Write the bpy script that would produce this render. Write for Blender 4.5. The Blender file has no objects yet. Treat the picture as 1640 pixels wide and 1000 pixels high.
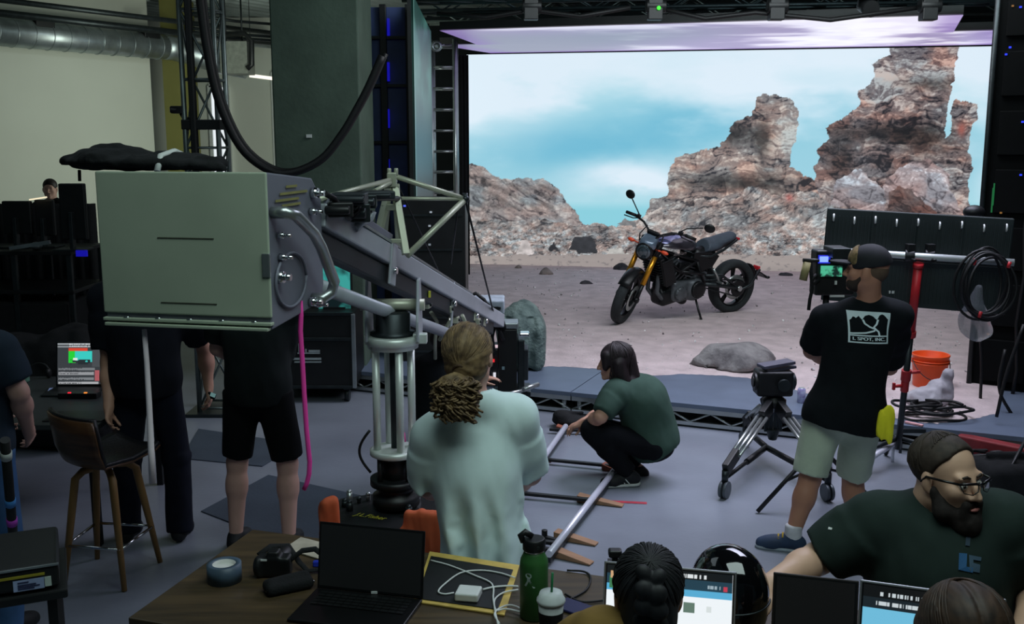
import bpy, bmesh, math, random
import numpy as np
from mathutils import Vector, Matrix, Euler
random.seed(7)
PI = math.pi
SC = bpy.context.scene
COL = SC.collection
# ------------------------------------------------------------ camera, world, lights, exposure
F, CX, CY, HC = 1633.0, 820.0, 500.0, 2.32
TH = math.atan(275.0 / F)
cd = bpy.data.cameras.new('camera')
cam = bpy.data.objects.new('camera', cd)
COL.objects.link(cam)
cam.location = (0, 0, HC)
cam.rotation_euler = (PI / 2 - TH, 0, 0)
cd.sensor_fit = 'HORIZONTAL'
cd.sensor_width = 36.0
cd.lens = 36.0 * F / 1640.0
cd.clip_start = 0.05
cd.clip_end = 200
SC.camera = cam
SC.view_settings.view_transform = 'Standard'
SC.view_settings.look = 'None'
SC.view_settings.gamma = 1.0
SC.view_settings.use_curve_mapping = False
SC.view_settings.exposure = 0.0
wd = bpy.data.worlds.new('world')
SC.world = wd
wd.use_nodes = True
wd.node_tree.nodes['Background'].inputs[0].default_value = (0.34, 0.62, 0.74, 1)
wd.node_tree.nodes['Background'].inputs[1].default_value = 0.026
def area(name, loc, target, size, power, col, sy=None, spread=180):
 l = bpy.data.lights.new(name, 'AREA')
 l.energy = power
 l.color = col
 l.shape = 'RECTANGLE'
 l.size = size
 l.size_y = sy or size
 l.spread = math.radians(spread)
 o = bpy.data.objects.new(name, l)
 COL.objects.link(o)
 o.location = loc
 o.rotation_euler = (Vector(target) - Vector(loc)).to_track_quat('-Z', 'Y').to_euler()
 return o
# unseen lamp hidden behind the column, added as daylight on the far office wall
area('window_daylight', (-2.55, 13.6, 2.3), (-6.6, 17.6, 2.9), 0.7, 95, (0.90, 1.0, 0.86), 2.6)
# unseen overhead lamps added to brighten the foreground, stage, floor and trusses
area('work_light', (0.8, 2.2, 4.4), (0.7, 3.9, 0), 3.0, 74, (0.80, 1.0, 0.98), 2.0)
area('stage_light', (2.6, 8.6, 4.5), (2.4, 11.6, 0), 5.0, 132, (0.95, 0.93, 1.0), 1.6)
area('floor_light', (2.4, 7.0, 4.5), (1.6, 6.4, 0), 3.0, 96, (0.76, 0.78, 1.0), 2.0, 110)
area('truss_light', (3.0, 7.8, 4.9), (3.0, 13.0, 4.3), 6.0, 60, (0.6, 1.0, 0.98), 0.3)
area('work_light', (-3.0, 5.4, 4.4), (-2.2, 6.2, 0), 2.4, 12, (0.76, 0.92, 1.0), 2.0)
# ------------------------------------------------------------ pixel -> world
def ray(px, py):
 u, v = (px - CX) / F, (CY - py) / F
 return Vector((u, math.cos(TH) + v * math.sin(TH), -math.sin(TH) + v * math.cos(TH)))
def at(px, py, Y):
 r = ray(px, py)
 return Vector((0, 0, HC)) + r * (Y / r.y)
def gr(px, py, z=0.0):
 r = ray(px, py)
 return Vector((0, 0, HC)) + r * ((z - HC) / r.z)
def V(*a):
 return Vector(a if len(a) > 1 else a[0])
def proj(P):
 P = np.asarray(P, float)
 y, z = P[:, 1], P[:, 2] - HC
 d = y * math.cos(TH) - z * math.sin(TH)
 return CX + F * P[:, 0] / d, CY - F * (y * math.sin(TH) + z * math.cos(TH)) / d
# ------------------------------------------------------------ materials
def lin(c):
 out = []
 for x in c[:3]:
  x = x / 255.0
  out.append(x / 12.92 if x <= 0.04045 else ((x + 0.055) / 1.055) ** 2.4)
 return (out[0], out[1], out[2], 1.0)
MC = {}
def mat(name, c, rough=0.55, metal=0.0, var=0.18, scale=14.0, bump=0.0, bs=60.0, coat=0.0, trans=0.0, emit=None, es=0.0, c2=None, alpha=1.0, stretch=None, detail=4.0, spec=0.5, ior=1.45):
 if name in MC:
  return MC[name]
 m = bpy.data.materials.new(name)
 m.use_nodes = True
 nt = m.node_tree
 N, L = nt.nodes, nt.links
 b = N['Principled BSDF']
 b.inputs['Roughness'].default_value = rough
 b.inputs['Metallic'].default_value = metal
 b.inputs['Coat Weight'].default_value = coat
 b.inputs['Transmission Weight'].default_value = trans
 b.inputs['Alpha'].default_value = alpha
 b.inputs['IOR'].default_value = ior
 b.inputs['Specular IOR Level'].default_value = spec
 tc = N.new('ShaderNodeTexCoord')
 mp = N.new('ShaderNodeMapping')
 if stretch:
  mp.inputs['Scale'].default_value = stretch
 L.new(tc.outputs['Object'], mp.inputs[0])
 nz = N.new('ShaderNodeTexNoise')
 nz.inputs['Scale'].default_value = scale
 nz.inputs['Detail'].default_value = detail
 L.new(mp.outputs[0], nz.inputs['Vector'])
 mx = N.new('ShaderNodeMix')
 mx.data_type = 'RGBA'
 a = lin(c)
 if c2 is not None:
  d, e = lin(c), lin(c2)
 else:
  d = tuple(max(0, x * (1 - var)) for x in a[:3]) + (1,)
  e = tuple(min(1, x * (1 + var)) for x in a[:3]) + (1,)
 cr = N.new('ShaderNodeMapRange')
 cr.inputs['From Min'].default_value = 0.3
 cr.inputs['From Max'].default_value = 0.7
 L.new(nz.outputs['Fac'], cr.inputs['Value'])
 L.new(cr.outputs['Result'], mx.inputs['Factor'])
 mx.inputs['A'].default_value = d
 mx.inputs['B'].default_value = e
 L.new(mx.outputs['Result'], b.inputs['Base Color'])
 if emit is not None:
  b.inputs['Emission Color'].default_value = lin(emit)
  b.inputs['Emission Strength'].default_value = es
 if bump > 0:
  n2 = N.new('ShaderNodeTexNoise')
  n2.inputs['Scale'].default_value = bs
  n2.inputs['Detail'].default_value = 5
  L.new(mp.outputs[0], n2.inputs['Vector'])
  bp = N.new('ShaderNodeBump')
  bp.inputs['Strength'].default_value = bump
  bp.inputs['Distance'].default_value = 0.02
  L.new(n2.outputs['Fac'], bp.inputs['Height'])
  L.new(bp.outputs[0], b.inputs['Normal'])
 MC[name] = m
 return m
def glow(name, c, s=1.0):
 if name in MC:
  return MC[name]
 m = bpy.data.materials.new(name)
 m.use_nodes = True
 b = m.node_tree.nodes['Principled BSDF']
 b.inputs['Base Color'].default_value = (0.02, 0.02, 0.02, 1)
 b.inputs['Emission Color'].default_value = lin(c)
 b.inputs['Emission Strength'].default_value = s
 MC[name] = m
 return m
def vcol(name, rough=0.4, strength=1.0, attr='Col', base=None):
 """emissive picture on a screen, colours held per corner of a fine grid"""
 m = bpy.data.materials.new(name)
 m.use_nodes = True
 N, L = m.node_tree.nodes, m.node_tree.links
 b = N['Principled BSDF']
 a = N.new('ShaderNodeAttribute')
 a.attribute_name = attr
 b.inputs['Base Color'].default_value = (0.02, 0.02, 0.02, 1)
 b.inputs['Roughness'].default_value = rough
 L.new(a.outputs['Color'], b.inputs['Emission Color'])
 b.inputs['Emission Strength'].default_value = strength
 return m
# ------------------------------------------------------------ mesh builder
def frame(z, up=None):
 z = Vector(z).normalized()
 up = Vector(up) if up is not None else (Vector((0, 0, 1)) if abs(z.z) < 0.95 else Vector((1, 0, 0)))
 x = up.cross(z).normalized()
 y = z.cross(x).normalized()
 return x, y, z
def smooth_path(pl, n=5):
 """rounded course through the given points"""
 P_ = [Vector((a, b, 0)) for a, b in pl]
 P_ = [P_[0] * 2 - P_[1]] + P_ + [P_[-1] * 2 - P_[-2]]
 out = []
 for i in range(1, len(P_) - 2):
  a, b, c, d = P_[i - 1:i + 3]
  for k in range(n):
   t_ = k / n
   q = 0.5 * (2 * b + (c - a) * t_ + (2 * a - 5 * b + 4 * c - d) * t_ ** 2 + (3 * b - a - 3 * c + d) * t_ ** 3)
   out.append((q.x, q.y))
 return out + [tuple(pl[-1])]
class MB:
 def __init__(s, M=None):
  s.v, s.f, s.sm, s.mi = [], [], [], []
  s.M = M or Matrix.Identity(4)
  s.cur = 0
 def add(s, vs, fs, smooth=False):
  o = len(s.v)
  s.v += [s.M @ Vector(p) for p in vs]
  for f in fs:
   s.f.append([o + i for i in f])
   s.sm.append(smooth)
   s.mi.append(s.cur)
  return s
 def box(s, c, size, R=None):
  c = Vector(c)
  hx, hy, hz = size[0] / 2, size[1] / 2, size[2] / 2
  R = R.to_3x3() if R is not None else Matrix.Identity(3)
  vs = [c + R @ Vector((x * hx, y * hy, z * hz)) for x in (-1, 1) for y in (-1, 1) for z in (-1, 1)]
  return s.add(vs, [(0, 1, 3, 2), (4, 6, 7, 5), (0, 4, 5, 1), (2, 3, 7, 6), (0, 2, 6, 4), (1, 5, 7, 3)])
 def bar(s, a, b, w, h=None, up=None):
  a, b = Vector(a), Vector(b)
  h = h or w
  x, y, z = frame(b - a, up)
  vs = []
  for p in (a, b):
   for i, j in ((-1, -1), (1, -1), (1, 1), (-1, 1)):
    vs.append(p + x * (i * w / 2) + y * (j * h / 2))
  return s.add(vs, [(3, 2, 1, 0), (4, 5, 6, 7), (0, 1, 5, 4), (1, 2, 6, 5), (2, 3, 7, 6), (3, 0, 4, 7)])
 def cyl(s, a, b, r, r2=None, n=16, caps=True):
  a, b = Vector(a), Vector(b)
  r2 = r if r2 is None else r2
  x, y, z = frame(b - a)
  vs = []
  for p, q in ((a, r), (b, r2)):
   for i in range(n):
    t = 2 * PI * i / n
    vs.append(p + x * (q * math.cos(t)) + y * (q * math.sin(t)))
  s.add(vs, [(i, (i + 1) % n, n + (i + 1) % n, n + i) for i in range(n)], True)
  if caps:
   s.add(vs[:n], [tuple(range(n - 1, -1, -1))])
   s.add(vs[n:], [tuple(range(n))])
  return s
 def tube(s, pts, r, n=8, closed=False, caps=True, flat=None):
  """flat: (width direction, thickness ratio) turns the round section into a strap"""
  pts = [Vector(p) for p in pts]
  m = len(pts)
  rs = r if isinstance(r, (list, tuple)) else [r] * m
  T = []
  for i in range(m):
   a = pts[i - 1] if (i > 0 or closed) else pts[i]
   b = pts[(i + 1) % m] if (i < m - 1 or closed) else pts[i]
   d = (b - a)
   T.append(d.normalized() if d.length > 1e-9 else Vector((0, 0, 1)))
  x, y, z = frame(T[0], flat[0] if flat else None)
  vs = []
  for i in range(m):
   y = T[i].cross(x)
   if y.length < 1e-6:
    x, y, _ = frame(T[i])
   y.normalize()
   x = y.cross(T[i]).normalized()
   for k in range(n):
    t = 2 * PI * k / n
    vs.append(pts[i] + x * (rs[i] * math.cos(t) * (flat[1] if flat else 1)) + y * (rs[i] * math.sin(t)))
  fs = []
  for i in range(m if closed else m - 1):
   j = (i + 1) % m
   for k in range(n):
    k2 = (k + 1) % n
    fs.append((i * n + k, i * n + k2, j * n + k2, j * n + k))
  s.add(vs, fs, True)
  if caps and not closed:
   s.add(vs[:n], [tuple(range(n - 1, -1, -1))])
   s.add(vs[-n:], [tuple(range(n))])
  return s
 def lathe(s, prof, o=(0, 0, 0), axis=(0, 0, 1), n=24, smooth=True, caps=True):
  o = Vector(o)
  x, y, z = frame(axis)
  vs = []
  for r, h in prof:
   for i in range(n):
    t = 2 * PI * i / n
    vs.append(o + z * h + x * (r * math.cos(t)) + y * (r * math.sin(t)))
  fs = []
  for j in range(len(prof) - 1):
   for i in range(n):
    i2 = (i + 1) % n
    fs.append((j * n + i, j * n + i2, (j + 1) * n + i2, (j + 1) * n + i))
  s.add(vs, fs, smooth)
  if caps:
   s.add(vs[:n], [tuple(range(n - 1, -1, -1))])
   s.add(vs[-n:], [tuple(range(n))])
  return s
 def ball(s, c, r, n=16, R=None):
  c = Vector(c)
  r = (r, r, r) if not isinstance(r, (tuple, list)) else r
  R = R.to_3x3() if R is not None else Matrix.Identity(3)
  m = max(6, n // 2)
  vs = []
  for j in range(1, m):
   ph = PI * j / m
   for i in range(n):
    t = 2 * PI * i / n
    vs.append(c + R @ Vector((r[0] * math.sin(ph) * math.cos(t), r[1] * math.sin(ph) * math.sin(t), r[2] * math.cos(ph))))
  top = len(vs)
  vs += [c + R @ Vector((0, 0, r[2])), c - R @ Vector((0, 0, r[2]))]
  fs = []
  for j in range(m - 2):
   for i in range(n):
    i2 = (i + 1) % n
    fs.append((j * n + i, (j + 1) * n + i, (j + 1) * n + i2, j * n + i2))
  for i in range(n):
   i2 = (i + 1) % n
   fs.append((top, i, i2))
   fs.append((top + 1, (m - 2) * n + i2, (m - 2) * n + i))
  return s.add(vs, fs, True)
 def prism(s, poly, o, U, W, depth, smooth=False):
  """polygon (u, w) in the plane o + u*U + w*W, thickened by depth along U x W"""
  o, U, W = Vector(o), Vector(U), Vector(W)
  Nn = U.cross(W).normalized() * depth
  a = [o + U * p[0] + W * p[1] for p in poly]
  n = len(a)
  vs = a + [p + Nn for p in a]
  fs = [tuple(range(n - 1, -1, -1)), tuple(range(n, 2 * n))] + [(i, (i + 1) % n, n + (i + 1) % n, n + i) for i in range(n)]
  return s.add(vs, fs, smooth)
 def torus(s, c, axis, R, r, n=40, m=10):
  x, y, z = frame(axis)
  c = Vector(c)
  return s.tube([c + x * (R * math.cos(2 * PI * i / n)) + y * (R * math.sin(2 * PI * i / n)) for i in range(n)], r, m, closed=True)
ROOTS = {}
def obj(name, mb, m, parent=None, bevel=0.0, seg=2, fix=True):
 me = bpy.data.meshes.new(name)
 me.from_pydata([tuple(p) for p in mb.v], [], mb.f)
 ms = m if isinstance(m, (list, tuple)) else [m]
 for k in ms:
  me.materials.append(k)
 me.polygons.foreach_set('use_smooth', mb.sm)
 if len(ms) > 1:
  me.polygons.foreach_set('material_index', mb.mi)
 if fix and len(mb.f) < 60000:
  bm = bmesh.new()
  bm.from_mesh(me)
  bmesh.ops.remove_doubles(bm, verts=bm.verts, dist=1e-5)
  bmesh.ops.recalc_face_normals(bm, faces=bm.faces)
  bm.to_mesh(me)
  bm.free()
 me.update()
 o = bpy.data.objects.new(name, me)
 COL.objects.link(o)
 if bevel:
  b = o.modifiers.new('bevel', 'BEVEL')
  b.width = bevel
  b.segments = seg
  b.limit_method = 'ANGLE'
  b.angle_limit = math.radians(50)
  b.harden_normals = False
 adopt(o, parent)
 return o
def adopt(o, parent):
 if parent is not None:
  o.parent = parent
  if parent.name in ROOTS:
   o.matrix_parent_inverse = ROOTS[parent.name]
 return o
def tag(o, label, cat, group=None, kind=None):
 if label:
  o['label'] = label
 if cat:
  o['category'] = cat
 if group:
  o['group'] = group
 if kind:
  o['kind'] = kind
 return o
def thing(name, label, cat, loc=(0, 0, 0), group=None, world=True, rz=0.0):
 """an Empty at a thing's base; world=True: its parts are given in world coordinates"""
 o = bpy.data.objects.new(name, None)
 COL.objects.link(o)
 o.empty_display_size = 0.1
 o.location = loc
 o.rotation_euler = (0, 0, rz)
 tag(o, label, cat, group)
 if world:
  ROOTS[o.name] = (Matrix.Translation(Vector(loc)) @ Matrix.Rotation(rz, 4, 'Z')).inverted()
 return o
def struct(name, mb, m, bevel=0, label=None):
 o = obj(name, mb, m, None, bevel)
 o['kind'] = 'structure'
 if label:
  o['label'] = label
 return o
def dup(src, loc, rz=0.0, label=None, M=None):
 def rec(o, par):
  c = o.copy()
  COL.objects.link(c)
  if par is not None:
   c.parent = par
  for ch in list(o.children):
   rec(ch, c)
  return c
 r = rec(src, None)
 if M is not None:
  r.matrix_world = M
 else:
  r.location = loc
  r.rotation_euler = (0, 0, rz)
 if label:
  r['label'] = label
 return r
def text(name, body, m, origin, U, W, size, depth=0.0015, parent=None, shear=0.0, space=1.0, w=None):
 """raised lettering: built as a mesh from a font curve; U along the line, W up"""
 c = bpy.data.curves.new(name, 'FONT')
 c.body = body
 c.size = 1.0
 c.shear = shear
 c.space_character = space
 c.extrude = 0.0
 c.resolution_u = 3
 t = bpy.data.objects.new(name, c)
 COL.objects.link(t)
 dg = bpy.context.evaluated_depsgraph_get()
 me = bpy.data.meshes.new_from_object(t.evaluated_get(dg))
 bpy.data.objects.remove(t)
 U, W = Vector(U).normalized(), Vector(W).normalized()
 Nn = U.cross(W)
 xs = [v.co.x for v in me.vertices]
 sx = size if w is None else w / max(1e-6, max(xs) - min(xs))
 x0 = min(xs)
 mb = MB()
 vs = [Vector(origin) + U * ((v.co.x - x0) * sx) + W * (v.co.y * size) for v in me.vertices]
 mb.add([p + Nn * depth for p in vs], [tuple(p.vertices) for p in me.polygons])
 bpy.data.meshes.remove(me)
 o = obj(name, mb, m, parent, fix=False)
 return o
# ------------------------------------------------------------ numpy noise and implicit surfaces
def _h(ix, iy, iz, seed):
 n = (ix.astype(np.int64) * 374761393 + iy.astype(np.int64) * 668265263 + iz.astype(np.int64) * 2147483647 + seed * 974711) & 0xffffffff
 n = ((n ^ (n >> 13)) * 1274126177) & 0xffffffff
 n = ((n ^ (n >> 16)) * 2246822519) & 0xffffffff
 return ((n ^ (n >> 15)) & 0xffff) / 65535.0
def vnoise(x, y, z=None, seed=0):
 if z is None:
  z = np.zeros_like(x)
 ix, iy, iz = np.floor(x), np.floor(y), np.floor(z)
 fx, fy, fz = x - ix, y - iy, z - iz
 fx, fy, fz = fx * fx * (3 - 2 * fx), fy * fy * (3 - 2 * fy), fz * fz * (3 - 2 * fz)
 r = 0
 for a in (0, 1):
  for b in (0, 1):
   for c in (0, 1):
    r = r + _h(ix + a, iy + b, iz + c, seed) * (fx if a else 1 - fx) * (fy if b else 1 - fy) * (fz if c else 1 - fz)
 return r
def fbm(x, y, z=None, seed=0, o=4):
 r, a, s, t = 0, 0.5, 1.0, 0
 for i in range(o):
  r = r + a * vnoise(x * s, y * s, None if z is None else z * s, seed + i * 17)
  t += a
  a *= 0.5
  s *= 2.03
 return r / t
def C(a, b, ra, rb=None, k=0.02, op='u'):
 return ('c', np.array(a, float), np.array(b, float), ra, ra if rb is None else rb, k, op)
def Y(a, b, ra, rb=None, k=0.02, op='u'):
 return ('y', np.array(a, float), np.array(b, float), ra, ra if rb is None else rb, k, op)
def E(c, r, R=None, k=0.02, op='u'):
 r = (r, r, r) if not isinstance(r, (tuple, list)) else r
 return ('e', np.array(c, float), np.array(r, float), None if R is None else np.array(R.to_3x3()), 0, k, op)
def B(c, h, R=None, rd=0.01, k=0.02, op='u'):
 return ('b', np.array(c, float), np.array(h, float), None if R is None else np.array(R.to_3x3()), rd, k, op)
def H(p, n, k=0.0, op='i'):
 """keep only the side of the plane that n points away from"""
 return ('h', np.array(p, float), np.array(Vector(n).normalized(), float), 0, 0, k, op)
def _sd(q, P):
 t = q[0]
 if t == 'c' or t == 'y':
  a, b, ra, rb = q[1], q[2], q[3], q[4]
  ba = b - a
  L2 = float(ba @ ba) + 1e-12
  pa = P - a
  h = (pa @ ba) / L2
  if t == 'c':
   h = np.clip(h, 0, 1)
   return np.sqrt(((pa - h[..., None] * ba) ** 2).sum(-1)) - (ra + (rb - ra) * h)
  L = math.sqrt(L2)
  rad = np.sqrt(((pa - h[..., None] * ba) ** 2).sum(-1)) - (ra + (rb - ra) * np.clip(h, 0, 1))
  return np.maximum(rad, np.maximum(-h, h - 1) * L)
 if t == 'e':
  p = P - q[1]
  if q[3] is not None:
   p = p @ q[3]
  k0 = np.sqrt(((p / q[2]) ** 2).sum(-1))
  k1 = np.sqrt(((p / (q[2] ** 2)) ** 2).sum(-1)) + 1e-9
  return k0 * (k0 - 1) / k1
 if t == 'b':
  p = P - q[1]
  if q[3] is not None:
   p = p @ q[3]
  d = np.abs(p) - (q[2] - q[4])
  return np.sqrt((np.maximum(d, 0) ** 2).sum(-1)) + np.minimum(d.max(-1), 0) - q[4]
 if t == 'h':
  return (P - q[1]) @ q[2]
def _bb(q):
 if q[0] in 'cy':
  r = max(q[3], q[4])
  return np.minimum(q[1], q[2]) - r, np.maximum(q[1], q[2]) + r
 if q[0] == 'e':
  r = float(q[2].max())
  return q[1] - r, q[1] + r
 if q[0] == 'b':
  r = float(np.linalg.norm(q[2]))
  return q[1] - r, q[1] + r
 return None
def sdf(prims, vox, disp=None, smooth_it=1):
 bbs = [_bb(q) for q in prims if q[0] != 'h' and q[6] == 'u']
 lo = np.min([b[0] for b in bbs], 0) - 3 * vox
 hi = np.max([b[1] for b in bbs], 0) + 3 * vox
 n = np.ceil((hi - lo) / vox).astype(int) + 1
 ax = [lo[i] + np.arange(n[i]) * vox for i in range(3)]
 D = np.full(n, 0.5, np.float32)
 for q in prims:
  k, op = q[5], q[6]
  if q[0] == 'h':
   sl = (slice(0, n[0]), slice(0, n[1]), slice(0, n[2]))
  else:
   b = _bb(q)
   mg = k + 3 * vox
   i0 = np.maximum(np.floor((b[0] - mg - lo) / vox).astype(int), 0)
   i1 = np.minimum(np.ceil((b[1] + mg - lo) / vox).astype(int) + 1, n)
   if (i1 <= i0).any():
    continue
   sl = tuple(slice(i0[i], i1[i]) for i in range(3))
  g = np.stack(np.meshgrid(ax[0][sl[0]], ax[1][sl[1]], ax[2][sl[2]], indexing='ij'), -1)
  d = _sd(q, g).astype(np.float32)
  cur = D[sl]
  if op == 'u':
   if k > 0:
    hh = np.maximum(k - np.abs(cur - d), 0) / k
    D[sl] = np.minimum(cur, d) - hh * hh * k * 0.25
   else:
    D[sl] = np.minimum(cur, d)
  else:
   if op == 's':
    d = -d
   if k > 0:
    hh = np.maximum(k - np.abs(cur - d), 0) / k
    D[sl] = np.maximum(cur, d) + hh * hh * k * 0.25
   else:
    D[sl] = np.maximum(cur, d)
 if disp is not None:
  m = np.abs(D) < 0.06
  idx = np.nonzero(m)
  P = np.stack([ax[i][idx[i]] for i in range(3)], -1)
  D[m] += disp(P).astype(np.float32)
 D[0], D[-1] = 0.5, 0.5
 D[:, 0], D[:, -1] = 0.5, 0.5
 D[:, :, 0], D[:, :, -1] = 0.5, 0.5
 # surface nets
 ins = D < 0
 s = ins[:-1, :-1, :-1].astype(np.int8)
 cnt = np.zeros_like(s)
 for a in (0, 1):
  for b in (0, 1):
   for c in (0, 1):
    cnt = cnt + ins[a:n[0] - 1 + a, b:n[1] - 1 + b, c:n[2] - 1 + c]
 act = (cnt > 0) & (cnt < 8)
 cid = np.nonzero(act)
 M = len(cid[0])
 acc = np.zeros((M, 3))
 num = np.zeros(M)
 base = np.stack(cid, -1)
 for axx in range(3):
  o1, o2 = [i for i in range(3) if i != axx]
  for u in (0, 1):
   for w in (0, 1):
    off = np.zeros(3, int)
    off[o1], off[o2] = u, w
    p0 = base + off
    p1 = p0.copy()
    p1[:, axx] += 1
    d0 = D[p0[:, 0], p0[:, 1], p0[:, 2]]
    d1 = D[p1[:, 0], p1[:, 1], p1[:, 2]]
    x = (d0 < 0) != (d1 < 0)
    t = d0[x] / (d0[x] - d1[x])
    pt = off[None, :].repeat(x.sum(), 0).astype(float)
    pt[:, axx] += t
    acc[x] += pt
    num[x] += 1
 pos = lo + (base + acc / num[:, None]) * vox
 ID = np.full(np.array(n) - 1, -1, np.int64)
 ID[cid] = np.arange(M)
 quads = []
 for axx in range(3):
  o1, o2 = [(1, 2), (2, 0), (0, 1)][axx]
  sl0 = [slice(1, n[i] - 1) for i in range(3)]
  sl0[axx] = slice(0, n[axx] - 1)
  sl1 = list(sl0)
  sl1[axx] = slice(1, n[axx])
  a, b = ins[tuple(sl0)], ins[tuple(sl1)]
  for flip in (False, True):
   e = np.nonzero((a & ~b) if not flip else (~a & b))
   if len(e[0]) == 0:
    continue
   ee = np.stack(e, -1)
   for i in range(3):
    if i != axx:
     ee[:, i] += 1
   c = []
   for du, dw in ((0, 0), (-1, 0), (-1, -1), (0, -1)):
    g = ee.copy()
    g[:, o1] += du
    g[:, o2] += dw
    c.append(ID[g[:, 0], g[:, 1], g[:, 2]])
   qd = np.stack(c, -1)
   quads.append(qd if not flip else qd[:, ::-1])
 quads = np.concatenate(quads)
 quads = quads[(quads >= 0).all(1)]
 for _ in range(smooth_it):
  s_ = np.zeros_like(pos)
  w_ = np.zeros(M)
  for i in range(4):
   for j in ((i + 1) % 4, (i + 3) % 4):
    np.add.at(s_, quads[:, i], pos[quads[:, j]])
    np.add.at(w_, quads[:, i], 1)
  pos = 0.5 * pos + 0.5 * s_ / np.maximum(w_, 1)[:, None]
 return pos, quads
def npmesh(name, pos, quads, m, parent=None, smooth=True, cols=None):
 me = bpy.data.meshes.new(name)
 nv, nf, k = len(pos), len(quads), quads.shape[1]
 me.vertices.add(nv)
 me.vertices.foreach_set('co', np.asarray(pos, np.float32).ravel())
 me.loops.add(nf * k)
 me.loops.foreach_set('vertex_index', quads.astype(np.int32).ravel())
 me.polygons.add(nf)
 me.polygons.foreach_set('loop_start', np.arange(0, nf * k, k, dtype=np.int32))
 me.polygons.foreach_set('use_smooth', np.full(nf, smooth))
 me.update(calc_edges=True)
 me.validate()
 if cols is not None:
  a = me.color_attributes.new('Col', 'FLOAT_COLOR', 'POINT')
  c4 = np.ones((nv, 4), np.float32)
  c4[:, :3] = cols
  a.data.foreach_set('color', c4.ravel())
 me.materials.append(m)
 o = bpy.data.objects.new(name, me)
 COL.objects.link(o)
 adopt(o, parent)
 return o
def blob(name, prims, vox, m, parent=None, disp=None, it=1):
 p, q = sdf(prims, vox, disp, it)
 return npmesh(name, p, q, m, parent)
# ============================================================ the setting
m_floor = mat('floor_concrete', (122, 128, 138), 0.38, var=0.16, scale=1.4, bump=0.05, bs=30, detail=8)
m_wall = mat('office_wall', (205, 208, 196), 0.8, var=0.04, scale=0.7)
m_olive = mat('olive_wall', (112, 110, 58), 0.8, var=0.08, scale=2)
m_dark = mat('dark_hall_wall', (26, 33, 36), 0.85, var=0.3, scale=1.2)
m_ceil = mat('ceiling_deck', (150, 160, 158), 0.75, var=0.1, scale=1.2)
m_conc = mat('column_concrete', (78, 94, 82), 0.85, var=0.2, scale=2.2, bump=0.15, bs=18, detail=9)
m_black = mat('black_plastic', (19, 21, 22), 0.45, var=0.25, scale=9)
m_blackmat = mat('black_fabric', (16, 18, 20), 0.9, var=0.3, scale=25, bump=0.2, bs=120)
m_alu = mat('aluminium', (176, 182, 180), 0.32, 0.85, var=0.1, scale=8)
m_galv = mat('galvanised_steel', (160, 168, 170), 0.38, 0.8, var=0.2, scale=6)
m_steel = mat('dark_steel', (52, 58, 60), 0.4, 0.7, var=0.2, scale=12)
m_chrome = mat('bright_chrome', (215, 218, 220), 0.15, 1.0, var=0.05)
m_rubber = mat('cable_rubber', (14, 15, 16), 0.55, var=0.2, scale=30)
m_truss = mat('truss_aluminium', (120, 130, 128), 0.4, 0.75, var=0.2, scale=7)
m_white = mat('white_plastic', (214, 218, 214), 0.4, var=0.05)
m_pane = glow('window_daylight_pane', (238, 246, 250), 0.95)
mb = MB()
mb.add([(-12, -3, 0), (11, -3, 0), (11, 24, 0), (-12, 24, 0)], [(0, 1, 2, 3)])
struct('floor', mb, m_floor)
# office wall on the far side: runs from a (near) to b (corner), returns at the olive pier
ZC = 4.62
wa, wb = V(-9.8, 11.33, 0), V(-6.03, 17.43, 0)
wdir = (wb - wa).normalized()
wn = V(wdir.y, -wdir.x, 0)
mb = MB()
mb.prism([(0, 0), (wdir.dot(wb - wa), 0), (wdir.dot(wb - wa), ZC), (0, ZC)], wa, wdir, V(0, 0, 1), -0.15)
struct('wall_left', mb, m_wall)
# olive pier beside the corner
mb = MB()
pc = at(280, 200, 17.2)
mb.box((pc.x, 17.62, ZC / 2), (0.42, 0.5, ZC))
struct('wall_pier', mb, m_olive)
# rear wall (lit office part, then the dark hall behind the stage)
mb = MB()
mb.box((-5.6, 20.1, ZC / 2), (6.6, 0.2, ZC))
struct('wall_back', mb, m_wall)
mb = MB()
mb.box((4.6, 21.2, 2.6), (14.4, 0.2, 5.2))
struct('wall_back_hall', mb, m_dark)
mb = MB()
mb.box((11.0, 9.0, 2.6), (0.2, 24, 5.2))
struct('wall_right', mb, m_dark)
# corrugated ceiling deck over the office side; ribs run along the office wall
mb = MB()
nw = Vector((wdir.y, -wdir.x, 0))
rib = []
k = 0
u = -3.0
while u < 7.0:
 rib += [(u, 0.0), (u + 0.12, 0.0), (u + 0.16, -0.07), (u + 0.28, -0.07)]
 u += 0.32
o0 = Vector((wb.x, wb.y, ZC + 0.07)) + wdir * 4.5
pts = [o0 + nw * p[0] + V(0, 0, p[1]) for p in rib]
far = [p - wdir * 22 for p in pts]
n = len(pts)
mb.add(pts + far, [(i, i + 1, n + i + 1, n + i) for i in range(n - 1)])
struct('ceiling', mb, m_ceil)
mb = MB()
mb.box((4.5, 9.5, 5.15), (13.4, 24, 0.1))
struct('ceiling_hall', mb, m_dark)
# windows beyond the column
def window(n_, c, w, h):
 mb = MB()
 x, y, z = c
 for dx in (-w / 2, w / 2):
  mb.box((x + dx, y, z), (0.06, 0.08, h))
 for dz in (-h / 2, h / 2):
  mb.box((x, y, z + dz), (w, 0.08, 0.06))
 f = struct('window_%d' % n_, mb, m_white)
 p = MB()
 p.box((x, y + 0.02, z), (w - 0.04, 0.02, h - 0.04))
 obj('pane', p, m_pane, f)
c = at(436, 150, 19.8)
window(1, (c.x + 0.12, 19.92, 2.1), 0.26, 3.0)
c = at(349, 190, 19.8)
window(2, (c.x, 19.92, 2.05), 0.34, 2.6)
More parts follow.
